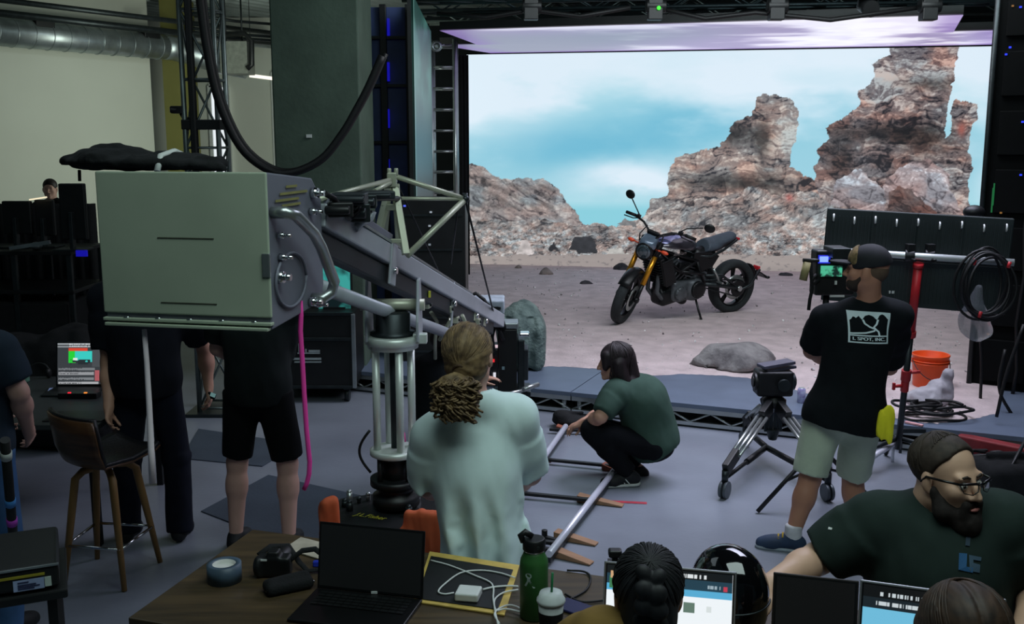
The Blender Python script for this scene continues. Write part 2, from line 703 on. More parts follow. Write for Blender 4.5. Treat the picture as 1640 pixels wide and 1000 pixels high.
# the square concrete column
mb = MB()
a, b = at(436, 150, 9.5), at(576, 150, 9.5)
mb.box(((a.x + b.x) / 2, 9.5 + 0.45, 2.6), (b.x - a.x, 0.9, 5.2))
col = struct('wall_column', mb, m_conc, bevel=0.015)
MB_ = MB()
MB_.box(at(495, 218, 9.49), (0.05, 0.012, 0.03))
obj('paper_label', MB_, m_white, col)
# ------------------------------------------------------------ ducts and pipes under the office ceiling
def along(px0, py0, s0, px1, py1):
 """two points on a line parallel to the office wall: standing off the wall by s0 m"""
 P = []
 for px, py in ((px0, py0), (px1, py1)):
  r = ray(px, py)
  base = wa + wn * s0
  # intersect with the vertical plane parallel to the wall
  d = (base - Vector((0, 0, HC))).dot(wn) / r.dot(wn)
  P.append(Vector((0, 0, HC)) + r * d)
 return P
d0, d1 = along(-60, 45, 0.45, 262, 84)
zz = d0.z
d1.z = zz
mb = MB()
L = (d1 - d0)
mb.cyl(d0, d1, 0.2, n=28)
for i in range(12):
 p = d0 + L * ((i + 0.5) / 12)
 mb.torus(p, L, 0.202, 0.008, 28, 6)
t = thing('air_duct', 'round silver spiral air duct along the pale office wall', 'duct', (d0.x, d0.y, 0))
obj('duct_pipe', mb, m_galv, t)
mb = MB()
e0 = d1
e1 = d1 + L.normalized() * 0.5 + V(0.45, 0.1, -0.18)
mb.tube([e0 - L.normalized() * 0.02, e0 + L.normalized() * 0.22, e1, e1 + V(0.5, 0.0, -0.1)], 0.2, 24)
obj('elbow', mb, m_galv, t)
for f, nm in ((0.34, 0), (0.9, 1)):
 p = d0 + L * f
 mb = MB()
 mb.box(p + V(0, 0, 0.12), (0.30, 0.34, 0.26), Matrix.Rotation(math.atan2(L.y, L.x), 3, 'Z'))
 obj('hanger_bracket', mb, m_black, t, 0.01)
for i, (y0, y1, s0, r, nm, lb) in enumerate(((2, 44, 1.0, 0.04, m_steel, 'dark pipe at the top of the row of pipes above the silver duct'),
           (24, 56, 0.75, 0.05, m_steel, 'second dark pipe below the ceiling above the silver duct'),
           (28, 60, 0.3, 0.07, m_galv, 'grey pipe right above the silver duct beside the wall'))):
 p0, p1 = along(-80, y0 - 12, s0, 300, y1)
 p1.z = p0.z
 mb = MB()
 mb.cyl(p0, p1 + (p1 - p0) * 0.5, r, n=12)
 tag(obj('ceiling_pipe', mb, nm), lb, 'pipe', 'pipes below the office ceiling')
# conduits crossing between truss tower and column
for i, (ya, yb) in enumerate(((22, 40), (44, 60), (50, 66))):
 a, b = at(300, ya, 17.0), at(452, yb, 18.0)
 mb = MB()
 mb.tube([a, (a + b) / 2 + V(0, 0, -0.03), b], 0.025, 8)
 tag(obj('conduit', mb, m_steel), ('upper thin conduit', 'middle thin conduit', 'lowest thin conduit')[i] + ' crossing below the ceiling beside the column', 'conduit', 'thin conduits beside the column')
# unit heater and its pipe
t = thing('unit_heater', 'grey boxy unit heater hanging behind the truss tower', 'heater', at(372, 90, 17))
a, b = at(352, 66, 17), at(398, 118, 17)
mb = MB()
mb.box(((a.x + b.x) / 2, 17.2, (a.z + b.z) / 2), (b.x - a.x, 0.5, a.z - b.z))
obj('casing', mb, mat('heater_grey', (120, 124, 116), 0.6), t, 0.01)
mb = MB()
mb.tube([at(352, 55, 16.9), at(392, 54, 16.9), at(403, 66, 16.9), at(403, 104, 16.9), at(396, 110, 16.9)], 0.045, 10)
obj('pipe', mb, m_black, t)
mb = MB()
for x in (362, 388):
 mb.cyl(at(x, 70, 17.2), V(at(x, 70, 17.2).x, 17.2, ZC), 0.015, n=6)
obj('hanger_rod', mb, m_steel, t)
t = thing('fluorescent_lamp', 'lit fluorescent tube hanging low beside the column', 'lamp', at(420, 124, 17.6))
mb = MB()
mb.cyl(at(400, 121, 17.6), at(446, 127, 17.6), 0.03, n=10)
obj('tube', mb, glow('tube_glow', (250, 244, 225), 1.3), t)
for x, y in ((403, 121), (438, 126)):
 mb = MB()
 q_ = at(x, y, 17.6)
 mb.cyl(q_, V(q_.x, q_.y, ZC + 0.05), 0.006, n=6)
 obj('hanger_rod', mb, m_steel, t)
# ------------------------------------------------------------ truss towers
def box_truss(name, label, cat, base, W, D, Hh, step=0.5, r=0.022, top=True, m=None, rungs_only=False, rz=0):
 t = thing(name, label, cat, base, world=False, rz=rz)
 m = m or m_truss
 cs = [(-W / 2, -D / 2), (W / 2, -D / 2), (W / 2, D / 2), (-W / 2, D / 2)]
 for x, y in cs:
  mb = MB()
  mb.cyl((x, y, 0.03), (x, y, Hh), r, n=10)
  obj('chord', mb, m, t)
 mb = MB()
 n = int(Hh / step)
 for i in range(n + 1):
  if rungs_only and i:
   obj('rung', mb, m, t)
   mb = MB()
  z = min(0.06 + i * step, Hh - 0.02)
  for j in range(4):
   (x0, y0), (x1, y1) = cs[j], cs[(j + 1) % 4]
   mb.cyl((x0, y0, z), (x1, y1, z), r * 0.55, n=6)
   if not rungs_only and i < n:
    if (i + j) % 2:
     x0, y0, x1, y1 = x1, y1, x0, y0
    mb.cyl((x0, y0, z), (x1, y1, z + step), r * 0.5, n=6)
 obj('rung' if rungs_only else 'lacing', mb, m, t)
 mb = MB()
 mb.box((0, 0, 0.015), (W + 0.2, D + 0.2, 0.03))
 obj('base_plate', mb, m_steel, t, 0.004)
 return t
a = at(328, 150, 8.6)
tw = box_truss('truss_tower', 'tall slim lattice truss tower standing between the pale wall and the column', 'truss', (a.x, 8.6, 0), 0.27, 0.27, 4.5, 0.55, 0.021)
mb = MB()
mb.box((0, 0, at(330, 200, 8.6).z), (0.32, 0.32, 0.08))
obj('collar', mb, m_black, tw, 0.006)
mb = MB()
mb.bar((-0.06, -0.14, 0.3), (-0.06, -0.14, 4.45), 0.07, 0.05)
obj('cable_bundle', mb, m_rubber, tw, 0.01)
c = at(289, 180, 8.5)
t = thing('security_camera', 'small black camera clamped to the side of the slim truss tower', 'camera', c)
mb = MB()
mb.box(c + V(-0.02, 0, 0.02), (0.09, 0.1, 0.06))
mb.cyl(c + V(-0.07, -0.05, 0.02), c + V(-0.02, -0.03, 0.02), 0.025, n=12)
obj('body', mb, m_black, t, 0.005)
mb = MB()
mb.tube([c + V(0, 0, -0.01), c + V(0.02, 0, -0.05), c + V(0.09, 0, -0.05)], 0.012, 8)
obj('clamp_arm', mb, m_black, t)
a = at(712, 250, 15.2)
box_truss('truss_tower', 'ladder like truss tower with many rungs beside the LED wall', 'truss', (a.x, 15.2, 0), 0.34, 0.34, 3.75, 0.30, 0.034, m=m_alu, rungs_only=True)
# heavy cable loop hanging from the tower to the column
mb = MB()
P = [(318, -20), (330, 70), (350, 160), (385, 235), (430, 272), (470, 276), (515, 255), (548, 215), (570, 178), (590, 140), (612, 90)]
mb.tube([at(x, y, 8.2 + 0.004 * i) for i, (x, y) in enumerate(smooth_path(P))], 0.034, 10)
mb2 = MB()
mb2.tube([at(x + 6, y - 4, 8.25 + 0.004 * i) for i, (x, y) in enumerate(smooth_path(P))], 0.02, 8)
tag(obj('power_cable', mb, m_rubber), 'thick black cable looping from the slim truss tower across the column', 'cable', 'hanging cables at the column')
tag(obj('power_cable', mb2, m_rubber), 'thinner black cable following the thick looping one', 'cable', 'hanging cables at the column')
# ------------------------------------------------------------ floor mats
m_mat = mat('floor_mat_rubber', (62, 72, 84), 0.6, var=0.15, scale=3, bump=0.1, bs=90)
def floor_quad(name, label, cat, pix, m, h=0.006):
 mb = MB()
 ps = [gr(x, y, 0.001) for x, y in pix]
 n = len(ps)
 mb.add(ps + [p + V(0, 0, h) for p in ps], [tuple(range(n - 1, -1, -1)), tuple(range(n, 2 * n))] + [(i, (i + 1) % n, n + (i + 1) % n, n + i) for i in range(n)])
 return tag(obj(name, mb, m), label, cat)
floor_quad('floor_mat', 'grey floor mat lying between the shorts wearer and the crane dolly', 'mat', [(322, 820), (430, 762), (600, 800), (560, 880), (420, 858)], m_mat)
floor_quad('floor_mat', 'grey floor mat farther back under the pink ribbon', 'mat', [(290, 735), (318, 688), (480, 712), (420, 748)], m_mat)
floor_quad('tape_mark', 'short red tape mark on the floor beside the crouching person', 'tape', [(975, 802), (1036, 805), (1036, 808), (975, 805)], mat('red_tape', (176, 52, 66), 0.6), 0.002)
# ============================================================ LED stage
def poly_mask(px, py, poly, soft=0.0):
 ins = np.zeros(px.shape, bool)
 n = len(poly)
 for i in range(n):
  x0, y0 = poly[i]
  x1, y1 = poly[(i + 1) % n]
  if y0 == y1:
   continue
  c = ((y0 > py) != (y1 > py)) & (px < (x1 - x0) * (py - y0) / (y1 - y0) + x0)
  ins ^= c
 return ins
def worley(x, y, seed):
 """nearest jittered cell: offset to its point, a random pair per cell, border closeness"""
 ix, iy = np.floor(x), np.floor(y)
 d1 = np.full(x.shape, 9.0)
 d2 = np.full(x.shape, 9.0)
 ox = np.zeros_like(x)
 oy = np.zeros_like(x)
 ra = np.zeros_like(x)
 rb = np.zeros_like(x)
 for i in (-1, 0, 1):
  for j in (-1, 0, 1):
   cx, cy = ix + i, iy + j
   z = np.zeros_like(x)
   qx = cx + 0.15 + 0.7 * _h(cx, cy, z, seed)
   qy = cy + 0.15 + 0.7 * _h(cx, cy, z, seed + 1)
   dx, dy = x - qx, y - qy
   d = np.sqrt(dx * dx + dy * dy)
   n = d < d1
   d2 = np.where(n, d1, np.minimum(d2, d))
   ox, oy = np.where(n, dx, ox), np.where(n, dy, oy)
   ra = np.where(n, _h(cx, cy, z, seed + 2), ra)
   rb = np.where(n, _h(cx, cy, z, seed + 3), rb)
   d1 = np.where(n, d, d1)
 return ox, oy, ra, rb, d2 - d1
def mix(a, b, t):
 t = np.clip(t, 0, 1)[..., None]
 return np.asarray(a, float) * (1 - t) + np.asarray(b, float) * t
def sst(a, b, x):
 t = np.clip((x - a) / (b - a), 0, 1)
 return t * t * (3 - 2 * t)
def rock(px, py, seed, cell, strata=1.0, ang=0.0, warm=0.5, lo=(34, 32, 38), mid=(128, 112, 112), hi=(212, 196, 188)):
 """a photographed cliff: fractured blocks, bedding lines, dark cracks"""
 ca, sa = math.cos(ang), math.sin(ang)
 x, y = px * ca + py * sa, -px * sa + py * ca
 wx = x + cell * 0.8 * (fbm(x / cell / 1.1, y / cell / 1.1, seed=seed + 5) - 0.5)
 wy = y + cell * 0.8 * (fbm(x / cell / 1.1, y / cell / 1.1, seed=seed + 9) - 0.5)
 sh = 0
 cr = 0
 for i, (c, w) in enumerate(((cell, 0.40), (cell * 0.42, 0.30), (cell * 0.17, 0.22))):
  ox, oy, ra, rb, e = worley(wx / c, wy / (c * 0.55), seed + 31 * i)
  sh = sh + w * ((ra - 0.42) * 0.8 - oy * 0.7 * rb - ox * 0.5 * (rb - 0.3))
  cr = np.maximum(cr, (1 - sst(0.0, 0.10, e)) * (0.5 - 0.2 * i) * sst(0.45, 0.6, fbm(px / cell, py / cell, seed=seed + 77 + i)))
 for i, (c, w) in enumerate(((1.1, 0.8), (0.45, 0.55))):
  rg_ = 1 - np.abs(2 * fbm(wx / (cell * c * 1.5), wy / (cell * c * 0.55), seed=seed + 15 + i, o=3) - 1)
  cr = np.maximum(cr, w * sst(0.90, 0.995, rg_))
 bed = fbm(wx / (cell * 2.2), wy / (cell * 0.085), seed=seed + 3, o=3) - 0.5
 fine = fbm(px / 3.2, py / 2.4, seed=seed + 50, o=3) - 0.5
 big = fbm(px / (cell * 2.0), py / (cell * 1.3), seed=seed + 60, o=3) - 0.5
 v = 0.54 + sh * 0.85 + strata * bed * 0.62 + fine * 0.42 + big * 0.75
 v = v - cr * 0.42
 c = mix(mix(lo, mid, sst(0.02, 0.5, v)), hi, sst(0.48, 0.98, v))
 tint = fbm(px / (cell * 0.8), py / (cell * 0.5), seed=seed + 90, o=3)
 c = mix(c, c * np.array((1.05, 0.91, 0.86)), sst(0.52, 0.74, tint) * warm)
 c = mix(c, c * np.array((0.92, 1.0, 1.04)), sst(0.5, 0.3, tint))
 return c
def paint(px, py):
 """the picture on the LED wall, sRGB 0..255"""
 n1 = fbm((px + 0.4 * py) / 210, py / 62, seed=2, o=5)
 n2 = fbm(px / 90, py / 40, seed=8, o=5)
 t = (py - 92) / 270.0
 base = mix((198, 228, 236), (170, 216, 228), sst(0.05, 0.42, t))
 base = mix(base, (158, 208, 222), sst(0.3, 0.55, t))
 base = mix(base, (178, 222, 230), sst(0.62, 0.98, t))
 # blue bands as in the photograph
 band = np.exp(-(((px - 960) / 190) ** 2 + ((py - 232 + 0.06 * (px - 960)) / 40) ** 2))
 band += 0.7 * np.exp(-(((px - 1090) / 130) ** 2 + ((py - 190) / 40) ** 2))
 band += 0.5 * np.exp(-(((px - 1300) / 120) ** 2 + ((py - 160) / 45) ** 2))
 base = mix(base, (116, 188, 212), np.clip(band * (0.45 + n2 * 0.8), 0, 1))
 cloud = 0.9 * (1 - sst(0.06, 0.50, t + 0.85 * (n1 - 0.5) + 0.4 * (n2 - .5)))
 cloud += 0.7 * np.exp(-(((px - 790) / 100) ** 2 + ((py - 160) / 60) ** 2))
 cloud += 1.3 * np.exp(-(((px - 1010 + 60 * (n1 - .5)) / 95) ** 2 + ((py - 285 - 40 * (n2 - .5) + 0.05 * (px - 1010)) / 26) ** 2)) * (0.3 + n2)
 cloud += 0.7 * np.exp(-(((px - 1180) / 60) ** 2 + ((py - 130) / 30) ** 2))
 cloud += 0.8 * np.exp(-(((px - 1590) / 28) ** 2 + ((py - 300) / 40) ** 2))
 cloud += 0.5 * np.exp(-(((px - 1570) / 40) ** 2 + ((py - 130) / 40) ** 2))
 cl = np.clip(cloud * (0.35 + 1.3 * n1), 0, 1)
 c = mix(base, (232, 240, 248), cl)
 c = mix(c, (122, 200, 214), sst(320, 340, py) * 0.6)
 jx = px + 9 * (fbm(px / 9, py / 9, seed=40) - 0.5) + 10 * (fbm(px / 26, py / 26, seed=43) - 0.5)
 jy = py + 9 * (fbm(px / 9, py / 9, seed=41) - 0.5) + 8 * (fbm(px / 26, py / 26, seed=44) - 0.5)
 def lay(c, poly, col, shade=None):
  m = poly_mask(jx, jy, poly)
  if shade is not None:
   col = col * shade[..., None]
  return np.where(m[..., None], col, c)
 # left hill with slanting beds
 hill = [(740, 268), (752, 263), (772, 270), (792, 282), (820, 288), (846, 284), (872, 287), (896, 304), (914, 330), (932, 356), (975, 372), (975, 420), (740, 420)]
 slant = 0.5 + 0.5 * np.sin((py - 0.55 * px) * 0.42 + 5 * fbm(px / 30, py / 30, seed=21))
 hc = rock(px, py, 300, 34, 0.5, 0.5, 0.4, lo=(66, 60, 64), mid=(150, 138, 136), hi=(206, 194, 188))
 hc = mix(hc, hc * 0.72, slant * sst(268, 300, py) * (1 - sst(330, 345, py)) * (px < 890) * 0.75)
 c = lay(c, hill, hc)
 # middle distance rubble
 far = [(925, 362), (950, 358), (985, 366), (1000, 354), (1032, 350), (1050, 345), (1050, 420), (900, 420)]
 c = lay(c, far, rock(px, py, 410, 16, 0.7, 0.1, 0.4, lo=(60, 58, 62), mid=(140, 130, 128), hi=(206, 194, 188)))
 # stacked rock formation in the middle
 stack = [(1040, 335), (1044, 318), (1072, 308), (1070, 268), (1082, 254), (1118, 244), (1150, 236), (1166, 214), (1178, 192), (1206, 186), (1212, 156), (1240, 152), (1266, 158), (1278, 180), (1276, 204), (1270, 240), (1266, 268), (1290, 284), (1312, 292), (1330, 305), (1340, 420), (1030, 420), (1034, 352)]
 sc = rock(px, py, 123, 44, 1.0, -0.06, 0.7, mid=(146, 126, 120), hi=(218, 200, 188))
 dark = np.exp(-(((px - 1182) / 36) ** 2 + ((py - 216) / 16) ** 2)) + 0.9 * np.exp(-(((px - 1222) / 12) ** 2 + ((py - 225) / 34) ** 2)) + 0.9 * np.exp(-(((px - 1165) / 70) ** 2 + ((py - 292) / 12) ** 2)) + 0.5 * np.exp(-(((px - 1235) / 40) ** 2 + ((py - 302) / 26) ** 2))
 sc = mix(sc, sc * 0.36, np.clip(dark * (0.5 + fbm(px / 12, py / 9, seed=70)), 0, 1))
 c = lay(c, stack, sc)
 # tall tower
 tower = [(1302, 270), (1312, 250), (1308, 240), (1330, 222), (1326, 204), (1350, 190), (1378, 168), (1376, 150), (1398, 126), (1398, 102), (1424, 86), (1424, 70), (1534, 70), (1532, 104), (1528, 130), (1518, 160), (1512, 222), (1524, 214), (1524, 176), (1532, 160), (1566, 168), (1562, 196), (1552, 222), (1556, 262), (1552, 300), (1558, 420), (1310, 420), (1318, 330), (1306, 300)]
 tc = rock(px, py, 777, 40, 0.9, 0.05, 0.9, lo=(26, 24, 30), mid=(122, 104, 102), hi=(206, 188, 180))
 dk = np.exp(-(((px - 1420) / 90) ** 2 + ((py - 214) / 14) ** 2)) + 0.9 * np.exp(-(((px - 1495) / 44) ** 2 + ((py - 134) / 10) ** 2)) + 0.8 * np.exp(-(((px - 1480) / 40) ** 2 + ((py - 225) / 26) ** 2)) + 0.8 * np.exp(-(((px - 1345) / 22) ** 2 + ((py - 250) / 34) ** 2))
 tc = mix(tc, tc * 0.40, np.clip(dk * (0.45 + 1.0 * fbm(px / 14, py / 9, seed=72)), 0, 1))
 hot = np.exp(-(((px - 1540) / 7) ** 2 + ((py - 208) / 11) ** 2))
 tc = mix(tc, (190, 96, 82), hot * 0.7)
 c = lay(c, tower, tc)
 # big boulders at the tower's foot
 for poly, s, f in (([(1420, 286), (1452, 264), (1490, 254), (1522, 280), (1516, 300), (1540, 340), (1430, 340), (1412, 310)], 901, 1.12),
      ([(1336, 296), (1352, 282), (1380, 268), (1392, 286), (1412, 300), (1420, 340), (1330, 340)], 902, 1.05)):
  bc = rock(px, py, s, 52, 0.2, 0.3, 0.5, lo=(70, 60, 62), mid=(150, 132, 132), hi=(218, 204, 204))
  c = lay(c, poly, bc * f)
 sl = [(1440, 300), (1470, 312), (1500, 340), (1500, 350), (1420, 350), (1425, 310)]
 c = lay(c, sl, rock(px, py, 903, 40, 0.3, 0.6, 0.9, lo=(50, 38, 38), mid=(108, 84, 80), hi=(150, 126, 120)))
 # scree in front
 scree = [(740, 352), (800, 352), (880, 352), (960, 372), (1010, 360), (1040, 342), (1075, 326), (1120, 318), (1150, 322), (1200, 300), (1240, 312), (1300, 306), (1330, 330), (1440, 345), (1610, 350), (1610, 430), (740, 430)]
 sr = rock(px, py, 555, 26, 0.5, -0.35, 0.6, lo=(44, 42, 46), mid=(142, 128, 124), hi=(222, 208, 200))
 near = rock(px, py, 640, 10, 0.4, 0.0, 0.5, lo=(52, 46, 48), mid=(150, 136, 132), hi=(226, 214, 208))
 sr = mix(sr, near, sst(356, 376, py))
 c = lay(c, scree, sr)
 c = mix(c, (196, 90, 84), 0.6 * np.exp(-(((px - 1264) / 6) ** 2 + ((py - 317) / 6) ** 2)))
 # boulders along the sand
 for poly, col in (([(912, 402), (922, 380), (946, 376), (956, 392), (958, 406)], (50, 50, 54)), ([(880, 400), (888, 388), (896, 404)], (40, 40, 44)),
      ([(828, 406), (834, 388), (846, 384), (854, 400), (856, 410)], (196, 182, 178)), ([(970, 410), (976, 400), (1000, 400), (1008, 412)], (186, 178, 172)),
      ([(986, 362), (1000, 352), (1016, 354), (1018, 364)], (120, 116, 116))):
  c = lay(c, poly, np.asarray(col, float) * (0.75 + 0.55 * fbm(px / 8, py / 6, seed=33))[..., None])
 # sand in front of the scree
 edge = 409 + 5 * (fbm(px / 40, py * 0, seed=99) - 0.5) + 3 * (fbm(px / 8, py * 0, seed=98) - 0.5)
 sand = mix((156, 142, 138), (172, 156, 150), fbm(px / 60, py / 9, seed=14))
 sand = mix(sand, (112, 104, 104), sst(0.62, 0.75, fbm(px / 7, py / 4, seed=15)) * 0.6)
 c = np.where((py > edge)[..., None], sand, c)
 return np.clip(c * np.array((0.95, 0.985, 1.0)), 0, 255)
def s2l(c):
 c = c / 255.0
 return np.where(c <= 0.04045, c / 12.92, ((c + 0.055) / 1.055) ** 2.4)
Z0 = 0.2      # stage deck
ZT = 3.72     # top of the LED wall
lw0, lw1 = gr(750, 426, Z0), None
y0_ = lw0.y
pR = at(1602, 82, 15.8)
lw1 = V(pR.x + 0.05, 15.8, Z0)
ldir = (lw1 - lw0).normalized()
lnrm = V(ldir.y, -ldir.x, 0)
if lnrm.y > 0:
 lnrm = -lnrm
wid = (lw1 - lw0).length
NX, NZ = 860, 350
uu, ww = np.meshgrid(np.linspace(0, wid, NX), np.linspace(0, ZT - Z0, NZ), indexing='ij')
P = np.array(lw0)[None, None, :] + uu[..., None] * np.array(ldir) + ww[..., None] * np.array((0, 0, 1.0))
px, py = proj(P.reshape(-1, 3))
cols = s2l(paint(px, py))
ii = np.arange(NX * NZ).reshape(NX, NZ)
q = np.stack([ii[:-1, :-1], ii[1:, :-1], ii[1:, 1:], ii[:-1, 1:]], -1).reshape(-1, 4)
led = thing('led_wall', 'large LED wall showing a desert with tall rock stacks under a cloudy sky', 'LED wall', lw0)
npmesh('screen', P.reshape(-1, 3), q, vcol('led_screen_picture', 0.5, 1.0), led, False, cols)
mb = MB()
back = -lnrm
mb.prism([(0, 0), (wid, 0), (wid, ZT - Z0), (0, ZT - Z0)], lw0 + back * 0.012, ldir, V(0, 0, 1), -0.1 if ldir.cross(V(0, 0, 1)).dot(back) < 0 else 0.1)
obj('cabinet_frame', mb, m_black, led)
mb = MB()
mb.box(lw0 - ldir * 0.12 + V(0, 0.05, (ZT - Z0) / 2 - 0.05), (0.2, 0.12, ZT - Z0 + 0.1))
obj('edge_cover', mb, m_blackmat, led)
# LED ceiling: two rows of panels
def led_panel(name, label, quad, z, seed, dimx=1.0):
 """quad: world corner points (near L, near R, far R, far L) on the plane z"""
 NXc, NYc = 240, 60
 a = np.linspace(0, 1, NXc)[:, None, None]
 b = np.linspace(0, 1, NYc)[None, :, None]
 A, B_, C_, D_ = [np.array(p)[None, None, :] for p in quad]
 P = (A * (1 - a) + B_ * a) * (1 - b) + (D_ * (1 - a) + C_ * a) * b
 x, y = P[..., 0], P[..., 1]
 n = fbm(x / 1.6 + 3, y / 0.8, seed=seed, o=5)
 n2 = fbm(x / 0.5, y / 0.6, seed=seed + 4, o=4)
 px_, py_ = proj(P.reshape(-1, 3))
 px_, py_ = px_.reshape(x.shape), py_.reshape(x.shape)
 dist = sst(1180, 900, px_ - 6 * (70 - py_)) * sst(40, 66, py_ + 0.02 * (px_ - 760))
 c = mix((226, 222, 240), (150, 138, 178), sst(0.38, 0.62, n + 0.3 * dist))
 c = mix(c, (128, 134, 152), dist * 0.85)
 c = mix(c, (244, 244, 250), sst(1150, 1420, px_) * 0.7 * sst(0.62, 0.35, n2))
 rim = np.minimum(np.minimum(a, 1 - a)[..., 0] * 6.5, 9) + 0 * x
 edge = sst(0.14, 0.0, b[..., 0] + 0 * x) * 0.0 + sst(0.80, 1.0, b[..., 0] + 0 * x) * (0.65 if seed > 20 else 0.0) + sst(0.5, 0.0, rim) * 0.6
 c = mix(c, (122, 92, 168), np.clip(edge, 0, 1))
 t = thing(name, label, 'LED ceiling', tuple(quad[0]))
 ii = np.arange(NXc * NYc).reshape(NXc, NYc)
 q = np.stack([ii[:-1, :-1], ii[:-1, 1:], ii[1:, 1:], ii[1:, :-1]], -1).reshape(-1, 4)
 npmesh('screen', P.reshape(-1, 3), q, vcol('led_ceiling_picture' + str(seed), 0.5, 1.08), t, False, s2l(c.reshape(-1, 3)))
 mb = MB()
 o = [Vector(p) + V(0, 0, 0.012) for p in quad]
 mb.add(o + [p + V(0, 0, 0.1) for p in o], [(0, 1, 2, 3), (7, 6, 5, 4), (0, 4, 5, 1), (1, 5, 6, 2), (2, 6, 7, 3), (3, 7, 4, 0)])
 obj('cabinet', mb, m_black, t)
 return t
zc = 3.74
nl, nr = gr(704, 49, zc), gr(1543, 24, zc)
ml, mr = gr(765, 72, zc), gr(1527, 51.5, zc)
led_panel('led_ceiling', 'front row of the glowing overhead LED ceiling', (nl, nr, mr, ml), zc, 11)
bl, br = gr(704, 72.5, zc), gr(1601, 48.5, zc)
fl, fr = lw0 + V(0.4, -0.06, 0), lw1 + V(-0.02, -0.06, 0)
fl.z = fr.z = zc
lc2 = led_panel('led_ceiling', 'rear row of the glowing overhead LED ceiling above the desert picture', (bl, br, fr, fl), zc, 23)
mb = MB()
c = at(699, 74, 14.4)
mb.torus(c, (0, 1, 0), 0.055, 0.022, 20, 8)
mb.cyl(c + V(0, -0.02, 0), c + V(0, 0.02, 0), 0.02, n=10)
mb.cyl(c, at(712, 72, 14.4), 0.015, n=6)
obj('rigging_wheel', mb, m_galv, lc2)
# side wing of the LED volume seen at a slant (face glows teal)
pa, pb = V(at(663, 100, 10.3).x, 10.3, 0.5), V(at(691, 100, 13.7).x, 13.7, 0.5)
sd = (pb - pa)
NXs, NZs = 30, 120
a = np.linspace(0, 1, NXs)[:, None]
b = np.linspace(0, ZT - 0.5, NZs)[None, :]
P = np.array(pa)[None, None] + a[..., None] * np.array(sd) + b[..., None] * np.array((0, 0, 1.0))
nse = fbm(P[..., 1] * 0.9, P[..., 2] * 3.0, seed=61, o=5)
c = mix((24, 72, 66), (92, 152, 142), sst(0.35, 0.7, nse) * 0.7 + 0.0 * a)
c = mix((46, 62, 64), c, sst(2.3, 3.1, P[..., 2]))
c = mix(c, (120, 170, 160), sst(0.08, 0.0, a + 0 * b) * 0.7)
wing = thing('led_wing', 'narrow slanted LED side panel with a teal sheen beside the rung tower', 'LED panel', pa)
ii = np.arange(NXs * NZs).reshape(NXs, NZs)
q = np.stack([ii[:-1, :-1], ii[1:, :-1], ii[1:, 1:], ii[:-1, 1:]], -1).reshape(-1, 4)
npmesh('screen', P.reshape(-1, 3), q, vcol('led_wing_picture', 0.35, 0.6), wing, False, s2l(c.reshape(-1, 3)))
mb = MB()
nn = sd.cross(V(0, 0, 1)).normalized()
nn = -nn if nn.x > 0 else nn
mb.prism([(0, 0), (sd.length, 0), (sd.length, ZT - 0.5), (0, ZT - 0.5)], pa + nn * 0.02, sd.normalized(), V(0, 0, 1), 0.04 if sd.normalized().cross(V(0, 0, 1)).dot(nn) > 0 else -0.04)
obj('cabinet_frame', mb, m_black, wing)
for f in (0.1, 0.9):
 mb = MB()
 p = pa + sd * f + nn * 0.05
 mb.cyl((p.x, p.y, 0.24), (p.x, p.y, 0.52), 0.03, n=10)
 obj('stand_leg', mb, m_steel, wing)
# backs of the LED cabinets between column and wing, with blue status lamps
m_bluepan = mat('cabinet_back_blue', (64, 80, 130), 0.5, var=0.3, scale=2.5)
rk = thing('led_cabinet_back', 'dark blue backs of the LED cabinets between the column and the teal wing', 'LED panel', (at(610, 100, 11.2).x, 11.2, 0))
mb = MB()
xa, xb = at(577, 100, 11.2).x, at(657, 100, 11.2).x
mb.box(((xa + xb) / 2, 11.28, 1.86), (xb - xa, 0.06, 3.72))
obj('back_panel', mb, m_bluepan, rk)
for x in (577, 614, 655):
 mb = MB()
 p = at(x, 100, 11.15)
 mb.bar((p.x, 11.18, 0), (p.x, 11.18, 3.74), 0.06, 0.07)
 obj('post', mb, m_black, rk, 0.005)
for z in (0.5, 1.1, 1.7, 2.3, 2.9, 3.4):
 mb = MB()
 mb.bar((xa, 11.19, z), (xb, 11.19, z), 0.05, 0.03)
 obj('crossbar', mb, m_black, rk)
m_bl = glow('blue_status_light', (14, 10, 150), 1.0)
for y in (45, 115, 190, 270):
 mb = MB()
 p = at(622, y, 11.18)
 mb.box(p, (0.03, 0.02, 0.2))
 obj('status_light', mb, m_bl, rk, 0.004)
# black drape strip between rung tower and LED wall
mb = MB()
xs = np.linspace(at(728, 200, 15.9).x, at(751, 200, 15.9).x, 9)
pts = [(x, 15.9 + 0.04 * (i % 2), 0.0) for i, x in enumerate(xs)]
mb.add([V(*p) for p in pts] + [V(p[0], p[1], 3.6) for p in pts] + [V(p[0], p[1] + 0.02, 0.0) for p in pts] + [V(p[0], p[1] + 0.02, 3.6) for p in pts],
  [(i, i + 1, 9 + i + 1, 9 + i) for i in range(8)] + [(18 + i + 1, 18 + i, 27 + i, 27 + i + 1) for i in range(8)] + [(9 + i, 9 + i + 1, 27 + i + 1, 27 + i) for i in range(8)])
tag(obj('black_drape', mb, m_blackmat), 'narrow black drape hanging at the near edge of the LED wall', 'drape')
